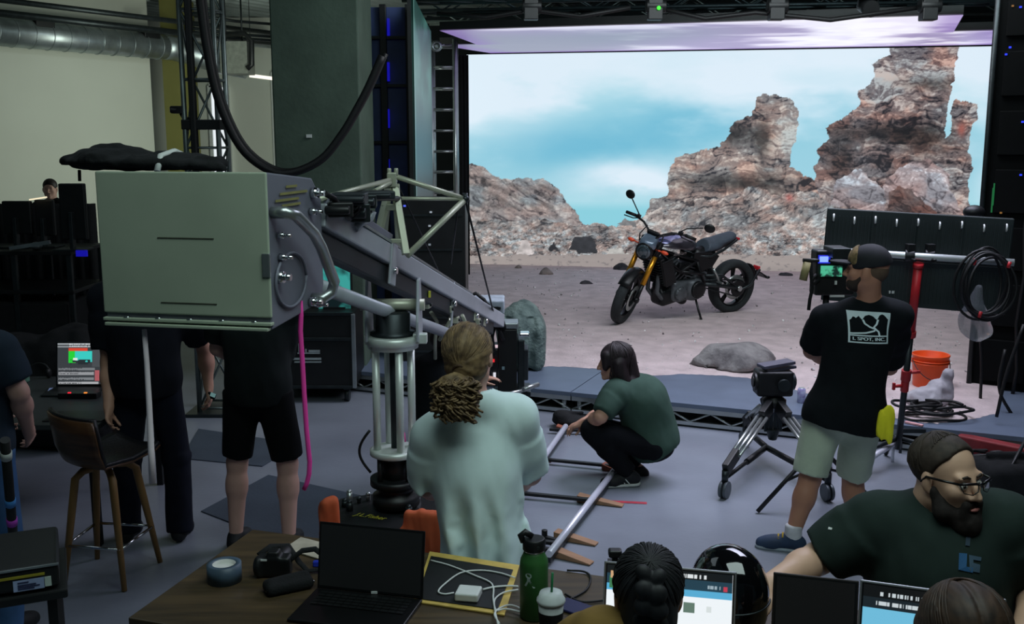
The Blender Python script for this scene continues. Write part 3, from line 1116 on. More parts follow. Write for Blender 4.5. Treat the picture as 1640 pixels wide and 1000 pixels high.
# overhead truss frame that carries the LED ceiling
def lying_truss(label, a, b, W, Hh, step, m=m_truss, r=0.024):
 a, b = Vector(a), Vector(b)
 d = (b - a).normalized()
 s = V(-d.y, d.x, 0)
 t = thing('lighting_truss', label, 'truss', a, 'overhead trusses')
 L = (b - a).length
 for i, j in ((-1, 0), (1, 0), (1, 1), (-1, 1)):
  mb = MB()
  o = a + s * (i * W / 2) + V(0, 0, j * Hh)
  mb.cyl(o, o + d * L, r, n=8)
  obj('chord', mb, m, t)
 mb = MB()
 n = max(1, int(L / step))
 for k in range(n):
  for i in (-1, 1):
   p = a + s * (i * W / 2) + d * (k * step)
   mb.cyl(p + V(0, 0, 0 if k % 2 else Hh), p + d * step + V(0, 0, Hh if k % 2 else 0), r * 0.5, n=6)
  p = a + d * (k * step)
  for j in (0, 1):
   mb.cyl(p - s * (W / 2) + V(0, 0, j * Hh), p + s * (W / 2) + d * step + V(0, 0, j * Hh), r * 0.45, n=6)
 obj('lacing', mb, m, t)
 return t
m_dtruss = mat('dark_truss', (58, 70, 74), 0.45, 0.6, var=0.3, scale=5)
lying_truss('long dark overhead truss along the front edge of the LED ceiling', (nl.x - 0.3, 12.4, 3.92), (7.6, 10.9, 3.92), 0.3, 0.3, 0.4, m_dtruss)
lying_truss('second dark overhead truss behind the front one', (-1.4, 14.2, 4.02), (8.4, 12.9, 4.02), 0.3, 0.3, 0.5, m_dtruss)
lying_truss('third dark overhead truss, closest to the desert picture', (-1.3, 16.2, 4.1), (8.8, 15.0, 4.1), 0.3, 0.3, 0.5, m_truss)
for i, x in enumerate((-0.95, 1.4, 3.6, 5.6)):
 mb = MB()
 mb.bar((x, 11.6, 4.56), (x + 0.25, 16.8, 4.56), 0.08, 0.16)
 tag(obj('steel_beam', mb, m_dtruss), ('first', 'second', 'third', 'last')[i] + ' steel beam above the LED ceiling counted from the column', 'beam', 'beams above the LED ceiling')
hx = []
for i, (x, lbl) in enumerate(((850, 'first'), (1045, 'second'), (1236, 'third'), (1475, 'fourth'))):
 y = 12.1 - 0.19 * (at(x, 20, 12).x)
 p = at(x, 18, y)
 t = thing('chain_hoist', lbl + ' black chain hoist along the front of the LED ceiling, counted from the column', 'hoist', p, 'hoists above the LED ceiling')
 mb = MB()
 mb.box(p + V(0, -0.2, 0), (0.16, 0.14, 0.24))
 mb.cyl(p + V(-0.1, -0.2, 0.03), p + V(0.12, -0.2, 0.03), 0.075, n=16)
 obj('motor', mb, m_black, t, 0.01)
 mb = MB()
 mb.cyl(p + V(0, -0.2, 0.1), p + V(0, -0.2, 1.1), 0.014, n=6)
 obj('chain', mb, m_steel, t)
 if i == 1:
  mb = MB()
  mb.ball(p + V(0.03, -0.29, 0.0), 0.022, 10)
  obj('indicator_light', mb, glow('green_lamp', (70, 255, 60), 1.6), t)
t = thing('spotlight', 'black spotlight hung above the right end of the LED ceiling', 'spotlight', at(1390, 14, 11.6))
p = at(1390, 12, 11.6)
mb = MB()
mb.cyl(p + V(0, -0.12, -0.03), p + V(0, 0.18, 0.04), 0.09, 0.07, n=16)
obj('housing', mb, m_black, t)
mb = MB()
mb.tube([p + V(-0.11, 0, 0), p + V(-0.11, 0, 0.16), p + V(0.11, 0, 0.16), p + V(0.11, 0, 0)], 0.012, 6)
obj('yoke', mb, m_steel, t)
for i, (pl, lb) in enumerate((([(700, 22), (780, 28), (850, 16), (930, 26), (1010, 12)], 'black cable sagging over the LED ceiling beside the column'),
    ([(1040, 10), (1130, 30), (1210, 20), (1330, 32), (1500, 8)], 'black cable sagging over the middle of the LED ceiling'))):
 mb = MB()
 mb.tube([at(x, y, 11.9 - 0.19 * at(x, y, 12).x * 0.9) for x, y in pl], 0.025, 8)
 tag(obj('power_cable', mb, m_rubber), lb, 'cable', 'cables over the LED ceiling')
# ------------------------------------------------------------ stage deck
m_deck = mat('deck_top_grey', (92, 104, 122), 0.5, var=0.14, scale=2.4, bump=0.04)
dA, dB = gr(828, 620, Z0), gr(1230, 660, Z0)
ddir = (dB - dA).normalized()
dn = V(-ddir.y, ddir.x, 0)
dL = 7.2
for i in range(3):
 o = dA + ddir * (-1.9 + i * 2.4)
 e = o + ddir * 2.39
 t = thing('stage_deck', ('stage platform section beside the crane', 'stage platform section behind the crouching person', 'stage platform section behind the tripod and bucket')[i], 'platform', (o.x, o.y, 0), 'stage platform sections')
 mb = MB()
 q = [o, e, e + dn * 1.9, o + dn * 1.9]
 mb.add(q + [p - V(0, 0, 0.035) for p in q], [(0, 1, 2, 3), (7, 6, 5, 4), (0, 4, 5, 1), (1, 5, 6, 2), (2, 6, 7, 3), (3, 7, 4, 0)])
 obj('deck_board', mb, m_deck, t)
 mb = MB()
 f0, f1 = o + dn * 0.03, e + dn * 0.03
 mb.bar(f0 + V(0, 0, -0.055), f1 + V(0, 0, -0.055), 0.04, 0.04)
 mb.bar(f0 + V(0, 0, -0.168), f1 + V(0, 0, -0.168), 0.03, 0.03)
 k = 0
 s = 0.0
 while s < 2.3:
  mb.cyl(f0 + ddir * s + V(0, 0, -0.075 if k % 2 else -0.155), f0 + ddir * min(2.38, s + 0.17) + V(0, 0, -0.155 if k % 2 else -0.075), 0.009, n=6)
  s += 0.17
  k += 1
 obj('truss_rail', mb, m_alu, t)
 for s in (0.06, 2.32):
  for w in (0.05, 1.82):
   mb = MB()
   p = o + ddir * s + dn * w
   mb.cyl((p.x, p.y, 0), (p.x, p.y, Z0 - 0.03), 0.022, n=10)
   obj('leg', mb, m_alu, t)
 mb = MB()
 mb.add([o + dn * 0.1 + V(0, 0, -Z0 + 0.004), e + dn * 0.1 + V(0, 0, -Z0 + 0.004), e + dn * 0.1 + V(0, 0, -0.04), o + dn * 0.1 + V(0, 0, -0.04)], [(0, 1, 2, 3)])
 mb.add([p + dn * 0.01 for p in mb.v], [(3, 2, 1, 0)])
 obj('skirt', mb, m_blackmat, t)
# built-up stage floor behind the deck sections
g0, g1 = dA + ddir * -1.9 + dn * 1.92, dA + ddir * 5.3 + dn * 1.92
mb = MB()
mb.prism([(0, 0), (1, 0)][:0] + [(g0.x, g0.y), (g1.x, g1.y), (lw1.x + 0.3, lw1.y), (lw0.x - 1.6, lw0.y + 0.3)], V(0, 0, 0.004), V(1, 0, 0), V(0, 1, 0), Z0 - 0.008)
struct('floor_stage', mb, m_black)
# sand spread over the deck up to the LED wall
m_sand = mat('sand', (196, 180, 180), 0.95, var=0.16, scale=5, bump=0.6, bs=40, detail=9)
edge = [(700, 600), (790, 598), (880, 587), (960, 592), (1040, 601), (1120, 600), (1200, 606), (1300, 632), (1400, 664), (1480, 678), (1530, 676), (1600, 664)]
fr_ = [gr(x, y, Z0) for x, y in edge]
NXg, NYg = 300, 200
ex = np.linspace(0, 1, NXg)
exx = np.array([[p.x, p.y] for p in fr_])
tt = np.linspace(0, 1, len(fr_))
fx, fy = np.interp(ex, tt, exx[:, 0]), np.interp(ex, tt, exx[:, 1])
fy = fy + 0.10 * (fbm(ex * 40, ex * 0, seed=5, o=4) - 0.5)
ls = lw0 - ldir * 1.4
le = lw1 + ldir * 0.4
bx, by = ls.x + (le.x - ls.x) * ex, ls.y + (le.y - ls.y) * ex
tv = np.linspace(0, 1, NYg)[None, :]
X = fx[:, None] * (1 - tv) + bx[:, None] * tv
Yg = fy[:, None] * (1 - tv) + (by[:, None] - 0.02) * tv
edge_d = (Yg - fy[:, None])
hz = 0.006 + 0.03 * sst(0.0, 0.7, edge_d) + 0.014 * (fbm(X * 2.2, Yg * 2.2, seed=6) - 0.5) * sst(0, .4, edge_d) + 0.010 * (fbm(X * 9, Yg * 9, seed=9) - 0.5) * sst(0, .3, edge_d)
P = np.stack([X, Yg, Z0 + hz], -1)
P[:, 0, 2] = Z0 + 0.001
ii = np.arange(NXg * NYg).reshape(NXg, NYg)
q = np.stack([ii[:-1, :-1], ii[1:, :-1], ii[1:, 1:], ii[:-1, 1:]], -1).reshape(-1, 4)
sand = npmesh('sand', P.reshape(-1, 3), q, m_sand)
tag(sand, 'reddish grey sand spread over the stage in front of the LED wall', 'sand', kind='stuff')
# pebbles nobody would count
mb = MB()
rng = random.Random(4)
m_peb = mat('pebble_mix', (110, 98, 100), 0.9, scale=30, c2=(252, 250, 250), detail=1)
k = 0
while k < 900:
 i, j = rng.randrange(NXg), rng.randrange(4, NYg - 4)
 p = P[i, j]
 xx, yy = proj(np.array([p]))
 if not (690 < xx[0] < 1560):
  continue
 r = 0.008 + 0.02 * rng.random() ** 3
 R = Euler((rng.random() * 6, rng.random() * 6, rng.random() * 6)).to_matrix()
 vs = [Vector(p) + V(0, 0, r * 0.3) + R @ V(sx * r * (0.6 + 0.6 * rng.random()), sy * r * 0.8, sz * r * 0.6) for sx, sy, sz in ((1, 0, 0), (-1, 0, 0), (0, 1, 0), (0, -1, 0), (0, 0, 1), (0, 0, -1))]
 mb.add(vs, [(0, 2, 4), (2, 1, 4), (1, 3, 4), (3, 0, 4), (2, 0, 5), (1, 2, 5), (3, 1, 5), (0, 3, 5)])
 k += 1
tag(obj('pebbles', mb, m_peb, fix=False), 'small pebbles and shell bits scattered over the sand', 'pebbles', kind='stuff')
def stone(name, label, px_, py_, r, m, seed, group=None, flat=0.7, vox=None, cat='stone'):
 p = gr(px_, py_, Z0 + 0.03)
 rg = random.Random(seed)
 pr = [E(p + V(0, 0, r[2] * 0.3), r, k=0)]
 for k in range(9):
  n = Vector((rg.uniform(-1, 1), rg.uniform(-1, 1), rg.uniform(-0.2, 1.2))).normalized()
  ext = math.sqrt((n.x * r[0]) ** 2 + (n.y * r[1]) ** 2 + (n.z * r[2]) ** 2)
  pr.append(H(p + V(0, 0, r[2] * 0.3) + n * ext * rg.uniform(0.62, 0.9), n, 0.012))
 pr.append(H(p + V(0, 0, -0.02), (0, 0, -1)))
 v = vox or max(r) / 14
 s = max(r)
 o = blob(name, pr, v, m, None, lambda Q: s * 0.14 * (fbm(Q[:, 0] / s * 3, Q[:, 1] / s * 3, Q[:, 2] / s * 5, seed=seed) - 0.5))
 return tag(o, label, cat, group)
m_rockp = mat('set_rock', (146, 144, 142), 0.9, scale=7, c2=(96, 92, 94), bump=0.8, bs=22, detail=8)
stone('flat_rock', 'wide flat grey rock lying on the sand behind the tripod', 1168, 582, (0.44, 0.36, 0.17), m_rockp, 11, cat='rock')
m_st = mat('beige_stone', (160, 146, 138), 0.9, scale=12, c2=(108, 98, 96), bump=0.5)
m_std = mat('dark_stone', (70, 68, 72), 0.9, scale=12, c2=(40, 40, 44), bump=0.5)
stone('stone', 'rounded beige stone on the sand between the crane and the motorcycle', 875, 440, (0.12, 0.1, 0.09), m_st, 3, 'stones on the sand')
stone('stone', 'dark stone on the sand right behind the front wheel of the motorcycle', 996, 432, (0.15, 0.1, 0.09), m_std, 4, 'stones on the sand')
stone('stone', 'small dark stone on the sand, third from the LED wall', 940, 455, (0.12, 0.06, 0.04), m_std, 5, 'stones on the sand')
stone('stone', 'small grey stone on the sand close to the LED wall', 830, 430, (0.07, 0.06, 0.05), m_st, 6, 'stones on the sand')
stone('stone', 'low grey stone on the sand beyond the rear wheel of the motorcycle', 1257, 442, (0.14, 0.1, 0.04), m_std, 7, 'stones on the sand')
# right: backs of the LED side wing with status lamps, standing closer to the camera
m_vblack = mat('rack_black', (6, 8, 9), 0.75, var=0.2, spec=0.15)
rb = thing('led_rack', 'tall black back of the LED side wing dotted with tiny blue and green lamps', 'LED panel', (at(1550, 640, 8.7).x, 8.7, 0))
base = gr(1546, 655, 0.05)
x0 = at(1572, 360, 8.7).x
wv = V(1.0, -0.55, 0).normalized()
o = V(x0, 8.7, 0)
for i in range(4):
 mb = MB()
 p = o + wv * (0.25 + 0.5 * i)
 R = Matrix.Rotation(math.atan2(wv.y, wv.x), 3, 'Z')
 mb.box(p + V(0, 0, 2.21), (0.47, 0.10, 4.0), R)
 for j in range(8):
  mb.box(p + V(0, 0, 0.46 + 0.48 * j) - wv.cross(V(0, 0, 1)) * -0.06, (0.34, 0.05, 0.36), R)
 obj('cabinet', mb, m_vblack, rb, 0.006)
for i in range(5):
 mb = MB()
 p = o + wv * (0.5 * i) + wv.cross(V(0, 0, 1)) * 0.07
 mb.cyl((p.x, p.y, 0.206), (p.x, p.y, 4.2), 0.022, n=10)
 obj('post', mb, m_steel, rb)
rg = random.Random(12)
cl = [glow('blue_dot', (40, 60, 255), 1.5), glow('green_dot', (30, 130, 70), 0.5), glow('amber_dot', (170, 120, 60), 0.6)]
face = wv.cross(V(0, 0, 1))
if face.y > 0:
 face = -face
for k in range(70):
 mb = MB()
 p = o + wv * rg.uniform(0.06, 1.95) + V(0, 0, rg.uniform(0.6, 4.0)) + face * 0.088
 kind = rg.choice((0, 0, 1, 2, 2))
 if kind == 1:
  mb.box(p, (0.008, 0.012, 0.12 + 0.1 * rg.random()))
 else:
  mb.box(p, (0.014, 0.014, 0.014))
 obj('status_light', mb, cl[kind], rb)
for k, (dx, lb) in enumerate(((0.35, 'black cable'), (0.8, 'black cable'), (1.2, 'black cable'))):
 mb = MB()
 p = o + wv * dx + face * 0.13
 mb.tube([p + V(0.02 * math.sin(3 * i + k), 0.0, 4.0 - 0.4 * i) + face * 0.02 * (i % 2) for i in range(11)], 0.016, 8)
 obj('cable', mb, m_rubber, rb)
# ============================================================ camera crane on its dolly
m_box = mat('painted_steel_olive', (172, 184, 162), 0.5, 0.05, var=0.09, scale=2.5, bump=0.03, bs=6)
m_boxside = mat('bucket_side_grey', (112, 114, 126), 0.5, 0.1, var=0.1, scale=3)
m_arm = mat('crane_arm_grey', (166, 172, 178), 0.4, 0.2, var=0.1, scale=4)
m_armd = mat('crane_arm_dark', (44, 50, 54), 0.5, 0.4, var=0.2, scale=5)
m_cream = mat('crane_cream_metal', (186, 190, 168), 0.4, 0.4, var=0.06, scale=6)
m_pole = mat('crane_post_silver', (214, 222, 214), 0.38, 0.35, var=0.06, scale=5)
A = at(513, 347, 4.14)
Bp = at(745, 483, 6.5)
ad = (Bp - A).normalized()                    # along the arm, away from the bucket
ah = V(ad.x, ad.y, 0).normalized()
ar = V(ah.y, -ah.x, 0)                        # to the arm's right
au = ar.cross(ad).normalized()
crane = thing('camera_crane', 'grey camera crane with an olive counterweight bucket, slanting arm and silver four-post column', 'camera crane', gr(628, 822, 0))
# bucket
cr_ = at(433, 402, 3.6)
bw, bdp = 0.665, 0.47
ztop, zbot = at(433, 276, 3.6).z, at(437, 529, 3.6).z
R0 = V(cr_.x, cr_.y, 0)                       # rear right vertical edge
bk = MB()
L0 = R0 - ar * bw
hgt = ztop - zbot
prof = [(0.0, 0.0), (bdp, 0.03), (bdp + 0.03, 0.10), (bdp + 0.03, hgt - 0.12), (bdp - 0.06, hgt - 0.035), (0.0, hgt)]
bk.prism(prof, V(L0.x, L0.y, zbot) + ar * 0.004, ah, V(0, 0, 1), bw - 0.008 if ah.cross(V(0, 0, 1)).dot(ar) > 0 else -(bw - 0.008))
bucket = obj('counterweight_bucket', bk, m_boxside, crane, 0.006)
mb = MB()
fz = zbot + 0.045
mb.box((L0 + ar * (bw / 2) - ah * 0.005) + V(0, 0, (fz + ztop) / 2), (bw, 0.012, ztop - fz), Matrix.Rotation(math.atan2(ar.y, ar.x), 3, 'Z'))
plate = obj('rear_plate', mb, m_box, bucket, 0.008, 3)
Rz = Matrix.Rotation(math.atan2(ar.y, ar.x), 3, 'Z')
mb = MB()
mb.box(L0 + ar * (bw / 2) - ah * 0.004 + V(0, 0, zbot + 0.022), (bw, 0.03, 0.012), Rz)
mb.box(L0 + ar * (bw / 2) - ah * 0.012 + V(0, 0, zbot + 0.004), (bw - 0.02, 0.03, 0.012), Rz)
obj('bottom_lip', mb, m_box, bucket, 0.003)
for i in range(5):
 mb = MB()
 p = L0 + ar * (bw * (0.14 + 0.19 * i)) - ah * 0.012 + V(0, 0, zbot + 0.03)
 mb.ball(p, (0.012, 0.008, 0.005), 12)
 obj('lip_bolt', mb, m_chrome, bucket)
for f, w in ((0.54, 0.2), (0.30, 0.0), (0.085, 0.2)):
 if w:
  mb = MB()
  p = L0 + ar * (bw * 0.52) - ah * 0.0115 + V(0, 0, zbot + 0.52 * f + 0.045)
  mb.box(p, (0.22, 0.003, 0.004), Rz)
  obj('seam_line', mb, mat('seam_shadow', (64, 66, 54), 0.7), plate)  # dark strips laid along the plate seams
mb = MB()
mb.box(R0 - ah * 0.012 + ar * -0.012 + V(0, 0, zbot + 0.235), (0.03, 0.012, 0.085), Rz)
obj('latch_plate', mb, m_alu, plate, 0.003)
def side(u, w, off=0.0):
 return R0 + ah * (u * 1.38) + ar * (0.0 + off) + V(0, 0, zbot + w)
mb = MB()
hp = [side(0.02, 0.42, 0.0), side(0.02, 0.42, 0.05), side(0.05, 0.41, 0.07), side(0.16, 0.33, 0.075), side(0.21, 0.27, 0.075), side(0.30, 0.12, 0.075), side(0.30, 0.075, 0.06), side(0.27, 0.06, 0.04), side(0.27, 0.06, 0.0)]
mb.tube(hp, 0.022, 12)
obj('grab_handle', mb, m_alu, bucket)
for u, w, r in ((0.05, 0.335, 0.014), (0.055, 0.255, 0.014), (0.04, 0.185, 0.026), (0.25, 0.05, 0.02), (0.29, 0.03, 0.014), (0.29, 0.47, 0.024), (0.27, 0.40, 0.016)):
 mb = MB()
 mb.cyl(side(u, w, 0.0), side(u, w, 0.025), r, r * 0.8, n=14)
 mb.cyl(side(u, w, 0.02), side(u, w, 0.05), r * 0.5, n=8)
 obj('bolt', mb, m_chrome, bucket)
mb = MB()
mb.tube([side(0.06 + 0.1 * math.cos(t) + .06, 0.16 + 0.1 * math.sin(t), 0.004) for t in np.linspace(0, 2 * PI, 28)], 0.006, 6)
obj('round_embossing', mb, m_boxside, bucket)
for i, (u0, u1, w) in enumerate(((0.02, 0.17, 0.455), (0.05, 0.23, 0.478), (0.06, 0.18, 0.435), (0.09, 0.16, 0.502))):
 mb = MB()
 a, b = side(u0 + 0.02, w - 0.006, 0.002), side(u1 + 0.02, w + 0.012, 0.002)
 n = 1
 for k in range(n):
  if 1:
   p = a.lerp(b, (k + 0.5) / n)
   mb.box(p, (0.002, (b - a).length, 0.009), Matrix.Rotation(math.atan2(ah.y, ah.x) - PI / 2, 3, 'Z'))
 obj('stencil_line', mb, mat('faded_yellow_paint', (132, 128, 74), 0.7), bucket)
# arm: upper beam, darker lower beam, lower rod
Ed = at(800, 514, 7.35)
mb = MB()
mb.bar(A - ad * 0.03, Ed, 0.075, 0.098, au)
beam = obj('arm_beam', mb, m_arm, crane, 0.008, 2)
mb = MB()
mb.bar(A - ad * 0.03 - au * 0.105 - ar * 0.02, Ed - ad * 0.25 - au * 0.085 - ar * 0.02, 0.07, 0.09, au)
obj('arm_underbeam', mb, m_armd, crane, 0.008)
mb = MB()
mb.bar(A - ad * 0.02 + ar * 0.042 + au * 0.052, Bp + ar * 0.042 + au * 0.052, 0.012, 0.012, au)
obj('edge_strip', mb, m_galv, beam)
mb = MB()
mb.bar(A + ad * 0.02 + ar * 0.02 + au * 0.075, A + ad * 0.82 + ar * 0.02 + au * 0.075, 0.045, 0.04, au)
obj('top_rail', mb, m_boxside, beam, 0.006)
T0, T1 = at(506, 457, 4.12), at(766, 552, 6.75)
mb = MB()
mb.cyl(T0, T1, 0.032, n=16)
obj('parallel_rod', mb, m_arm, crane)
for s_, w_, h_ in ((0.84, 0.09, 0.20), (1.0, 0.05, 0.0), (2.02, 0.02, 0.30), (2.62, 0.07, 0.06), (2.9, 0.07, 0.06)):
 if h_ == 0:
  continue
 mb = MB()
 p = A + ad * s_ + ar * 0.046 + au * (0.05 - h_ / 2 if h_ > 0.1 else -0.085)
 mb.bar(p - ad * (w_ / 2), p + ad * (w_ / 2), 0.012, h_, au)
 br = obj('bracket_plate', mb, m_arm if h_ > 0.1 else m_cream, crane, 0.003)
 mb = MB()
 q = A + ad * s_ + ar * 0.05 + au * -0.08
 mb.cyl(q, q + ar * 0.02, 0.016, n=12)
 obj('bolt', mb, m_chrome, br)
for px_, py_, Yd in ((675, 488, 5.6), (711, 495, 6.0), (722, 512, 6.15), (757, 515, 6.6)):
 mb = MB()
 mb.box(at(px_, py_, Yd) + ar * 0.02, (0.05, 0.06, 0.04), Matrix.Rotation(math.atan2(ah.y, ah.x), 3, 'Z'))
 cl_ = obj('rod_clamp', mb, m_cream, crane, 0.004)
 mb = MB()
 c = at(px_, py_, Yd) + ar * 0.05
 mb.cyl(c, c + ar * 0.012, 0.01, n=8)
 obj('bolt', mb, m_steel, cl_)
mb = MB()
mb.box(at(674, 471, 5.55) + ar * 0.05, (0.012, 0.02, 0.035))
obj('yellow_tape', mb, mat('yellow_tape', (212, 210, 70), 0.6), crane)
# cables drooping between beam and rod
for pl in ([(520, 392), (526, 402), (532, 430), (533, 452)], [(690, 500), (700, 515), (697, 545), (697, 575)], [(740, 505), (748, 522), (736, 530)], [(722, 512), (712, 530), (704, 545)]):
 mb = MB()
 y0 = 4.2 if pl[0][0] < 600 else 6.0
 mb.tube([at(x, y, y0 + 0.05 * i) for i, (x, y) in enumerate(pl)], 0.008 if y0 < 5 else 0.011, 8)
 obj('arm_cable', mb, m_cream, crane)
# gear on top of the arm near the bucket
for k, (x, y, yd, w, h, m) in enumerate(((560, 318, 4.25, 0.14, 0.05, m_armd), (585, 322, 4.5, 0.1, 0.06, m_steel), (545, 335, 4.15, 0.10, 0.06, m_black), (575, 340, 4.4, 0.08, 0.08, m_steel), (600, 312, 4.6, 0.16, 0.035, m_armd))):
 mb = MB()
 mb.box(at(x, y, yd), (w, 0.12, h), Matrix.Rotation(0.1 * k, 3, 'Z'))
 mb.cyl(at(x, y, yd) + V(-w / 2, -0.07, 0), at(x, y, yd) + V(w / 2, -0.07, 0), h * 0.3, n=10)
 obj('arm_fitting', mb, m, crane, 0.006)
mb = MB()
mb.tube([at(520, 310, 4.0), at(535, 318, 4.1), at(545, 335, 4.15), at(560, 350, 4.3), at(572, 340, 4.3), at(580, 325, 4.4), at(602, 318, 4.6), at(640, 318, 5.0)], 0.012, 8)
obj('arm_cable', mb, m_rubber, crane)
mb = MB()
mb.tube([at(596, 338, 4.5), at(592, 350, 4.5), at(578, 356, 4.45), at(568, 366, 4.42)], 0.02, 8)
obj('curved_bracket', mb, m_arm, crane)
# pivot, mast and outrigger
Yp = 5.0
pv = at(628, 470, Yp)
def X_(px_, py_, yd=Yp):
 return at(px_, py_, yd)
apex = X_(628, 281)
mast = None
mb = MB()
mb.box(X_(628, 288), (0.045, 0.06, 0.07))
mb.cyl(apex + V(-0.014, 0, 0), apex + V(-0.014, 0, 0.035), 0.01, n=8)
mb.cyl(apex + V(0.02, 0, 0), apex + V(0.02, 0, 0.035), 0.01, n=8)
mast = obj('mast_head', mb, m_cream, crane, 0.005)
legs = (((624, 300), (598, 408), -0.12), ((632, 300), (650, 408), -0.12), ((622, 296), (612, 400), 0.14), ((634, 296), (640, 404), 0.14))
for (x0, y0), (x1, y1), dy in legs:
 mb = MB()
 mb.bar(X_(x0, y0), X_(x1, y1, Yp + dy), 0.034, 0.03)
 obj('mast_leg', mb, m_cream, crane, 0.004)
mb = MB()
mb.bar(X_(612, 332, Yp - 0.03), X_(640, 332, Yp - 0.03), 0.035, 0.03)
obj('mast_crosspiece', mb, m_cream, crane, 0.003)
mb = MB()
mb.bar(X_(601, 386, Yp - 0.1), X_(647, 386, Yp - 0.1), 0.022, 0.02)
obj('mast_crosspiece', mb, m_cream, crane, 0.003)
tip = X_(745, 319, 5.15)
for nm, a, b, r in (('stay_rod', apex, tip, 0.013), ('stay_rod', X_(652, 410, Yp - 0.1), tip, 0.016), ('stay_rod', X_(640, 318), tip, 0.009), ('stay_rod', apex + V(0, 0, -0.02), at(508, 320, 4.1), 0.012),
     ('stay_cable', tip, at(793, 512, 7.2), 0.006), ('stay_cable', tip + V(-0.03, 0, 0), at(722, 423, 6.2), 0.005), ('stay_cable', X_(634, 290), at(705, 440, 6.0), 0.004), ('stay_rod', apex + V(0, 0, -0.03), at(600, 306, 4.7), 0.011)):
 mb = MB()
 mb.cyl(a, b, r, n=8)
 obj(nm, mb, m_cream if nm == 'stay_rod' else m_rubber, crane)
mb = MB()
mb.ball(tip, 0.022, 12)
mb.cyl(tip + V(0, 0, -0.02), tip + V(0, 0, 0.03), 0.014, n=8)
obj('outrigger_joint', mb, m_steel, crane)
# U bracket that carries the arm
zt = X_(628, 542).z
for sx in (-1, 1):
 mb = MB()
 x = pv.x + sx * 0.125
 mb.prism([(-0.11, zt), (0.11, zt), (0.11, zt + 0.10), (0.045, zt + 0.30), (-0.045, zt + 0.30), (-0.11, zt + 0.1)], V(x, Yp, 0), V(0, 1, 0), V(0, 0, 1), 0.014)
 br = obj('pivot_plate', mb, m_arm, crane, 0.004)
mb = MB()
mb.cyl((pv.x - 0.16, Yp, zt + 0.17), (pv.x + 0.16, Yp, zt + 0.17), 0.03, n=16)
obj('pivot_axle', mb, m_cream, crane)
mb = MB()
mb.lathe([(0.10, 0.0), (0.11, 0.015), (0.11, 0.035), (0.088, 0.04), (0.088, 0.13), (0.07, 0.14)], (pv.x, Yp, zt), n=32)
obj('swivel_drum', mb, m_steel, crane)
# four post column
zb_ = X_(628, 722).z
cx_ = pv.x
mb = MB()
mb.lathe([(0.118, -0.05), (0.126, -0.045), (0.126, -0.03), (0.135, -0.025), (0.142, -0.02), (0.142, 0.012), (0.13, 0.018)], (cx_, Yp, zt), n=40)
col_top = obj('column_head', mb, m_pole, crane)
mb = MB()
mb.box((cx_ + 0.14, Yp - 0.05, zt + 0.01), (0.07, 0.05, 0.05))
obj('brake_block', mb, m_pole, col_top, 0.005)
mb = MB()
mb.lathe([(0.118, 0.0), (0.128, 0.006), (0.128, 0.03), (0.115, 0.036)], (cx_, Yp, zb_ - 0.02), n=40)
obj('column_foot', mb, m_pole, crane)
for k in range(4):
 t = k * PI / 2 + 0.42
 mb = MB()
 p = V(cx_ + 0.092 * math.cos(t), Yp + 0.092 * math.sin(t), 0)
 mb.cyl(p + V(0, 0, zb_), p + V(0, 0, zt - 0.04), 0.0195, n=16)
 obj('column_post', mb, m_pole, crane)
mb = MB()
mb.cyl((cx_, Yp, zb_), (cx_, Yp, zt), 0.02, n=12)
obj('inner_rod', mb, m_armd, crane)
# dolly
zd = X_(612, 812).z
mb = MB()
mb.lathe([(0.12, 0), (0.12, 0.05), (0.09, 0.06), (0.09, 0.10), (0.13, 0.105), (0.13, 0.14)], (cx_, Yp, zd + 0.02), n=28)
mb.lathe([(0.07, 0), (0.07, zb_ - zd - 0.15)], (cx_, Yp, zd + 0.14), n=20)
obj('riser_base', mb, m_black, crane)
for k in range(4):
 t = k * PI / 2 + 0.8
 mb = MB()
 p = V(cx_ + 0.1 * math.cos(t), Yp + 0.1 * math.sin(t), zd + 0.14)
 mb.cyl(p, p + V(0, 0, zb_ - zd - 0.16), 0.014, n=10)
 obj('riser_post', mb, m_black, crane)
pc_ = [gr(520, 822, zd), gr(545, 798, zd), gr(690, 778, zd), gr(715, 800, zd), gr(676, 850, zd), gr(655, 858, zd), gr(535, 836, zd)]
mb = MB()
n = len(pc_)
mb.add(pc_ + [p - V(0, 0, 0.035) for p in pc_], [tuple(range(n)), tuple(range(2 * n - 1, n - 1, -1))] + [(i, n + i, n + (i + 1) % n, (i + 1) % n) for i in range(n)])
deck = obj('dolly_deck', mb, m_black, crane, 0.008)
a_, b_ = gr(566, 826, zd + 0.002), gr(616, 834, zd + 0.002)
U_ = (b_ - a_)
text('deck_lettering', 'J.L.Fisher', mat('yellow_lettering', (196, 190, 60), 0.5), a_, U_, V(-U_.y, U_.x, 0), 0.058, 0.002, deck, shear=0.25, w=U_.length)
rg = random.Random(3)
for px_, py_ in ((552, 812), (560, 808), (575, 806), (590, 802), (560, 818), (640, 800), (652, 806), (660, 812), (668, 800), (664, 790), (655, 826)):
 mb = MB()
 p = gr(px_, py_, zd)
 h = rg.uniform(0.02, 0.07)
 mb.cyl(p, p + V(0, 0, h), rg.uniform(0.01, 0.02), n=12)
 mb.ball(p + V(0, 0, h), 0.014, 10)
 obj('deck_fitting', mb, rg.choice([m_chrome, m_steel, m_alu]), crane)
mb = MB()
cc = sum(pc_, V(0, 0, 0)) / n
ch = [cc + (p - cc) * 0.8 for p in pc_]
mb.add([V(p.x, p.y, zd - 0.04) for p in ch] + [V(p.x, p.y, 0.14) for p in ch], [tuple(range(n)), tuple(range(2 * n - 1, n - 1, -1))] + [(i, n + i, n + (i + 1) % n, (i + 1) % n) for i in range(n)])
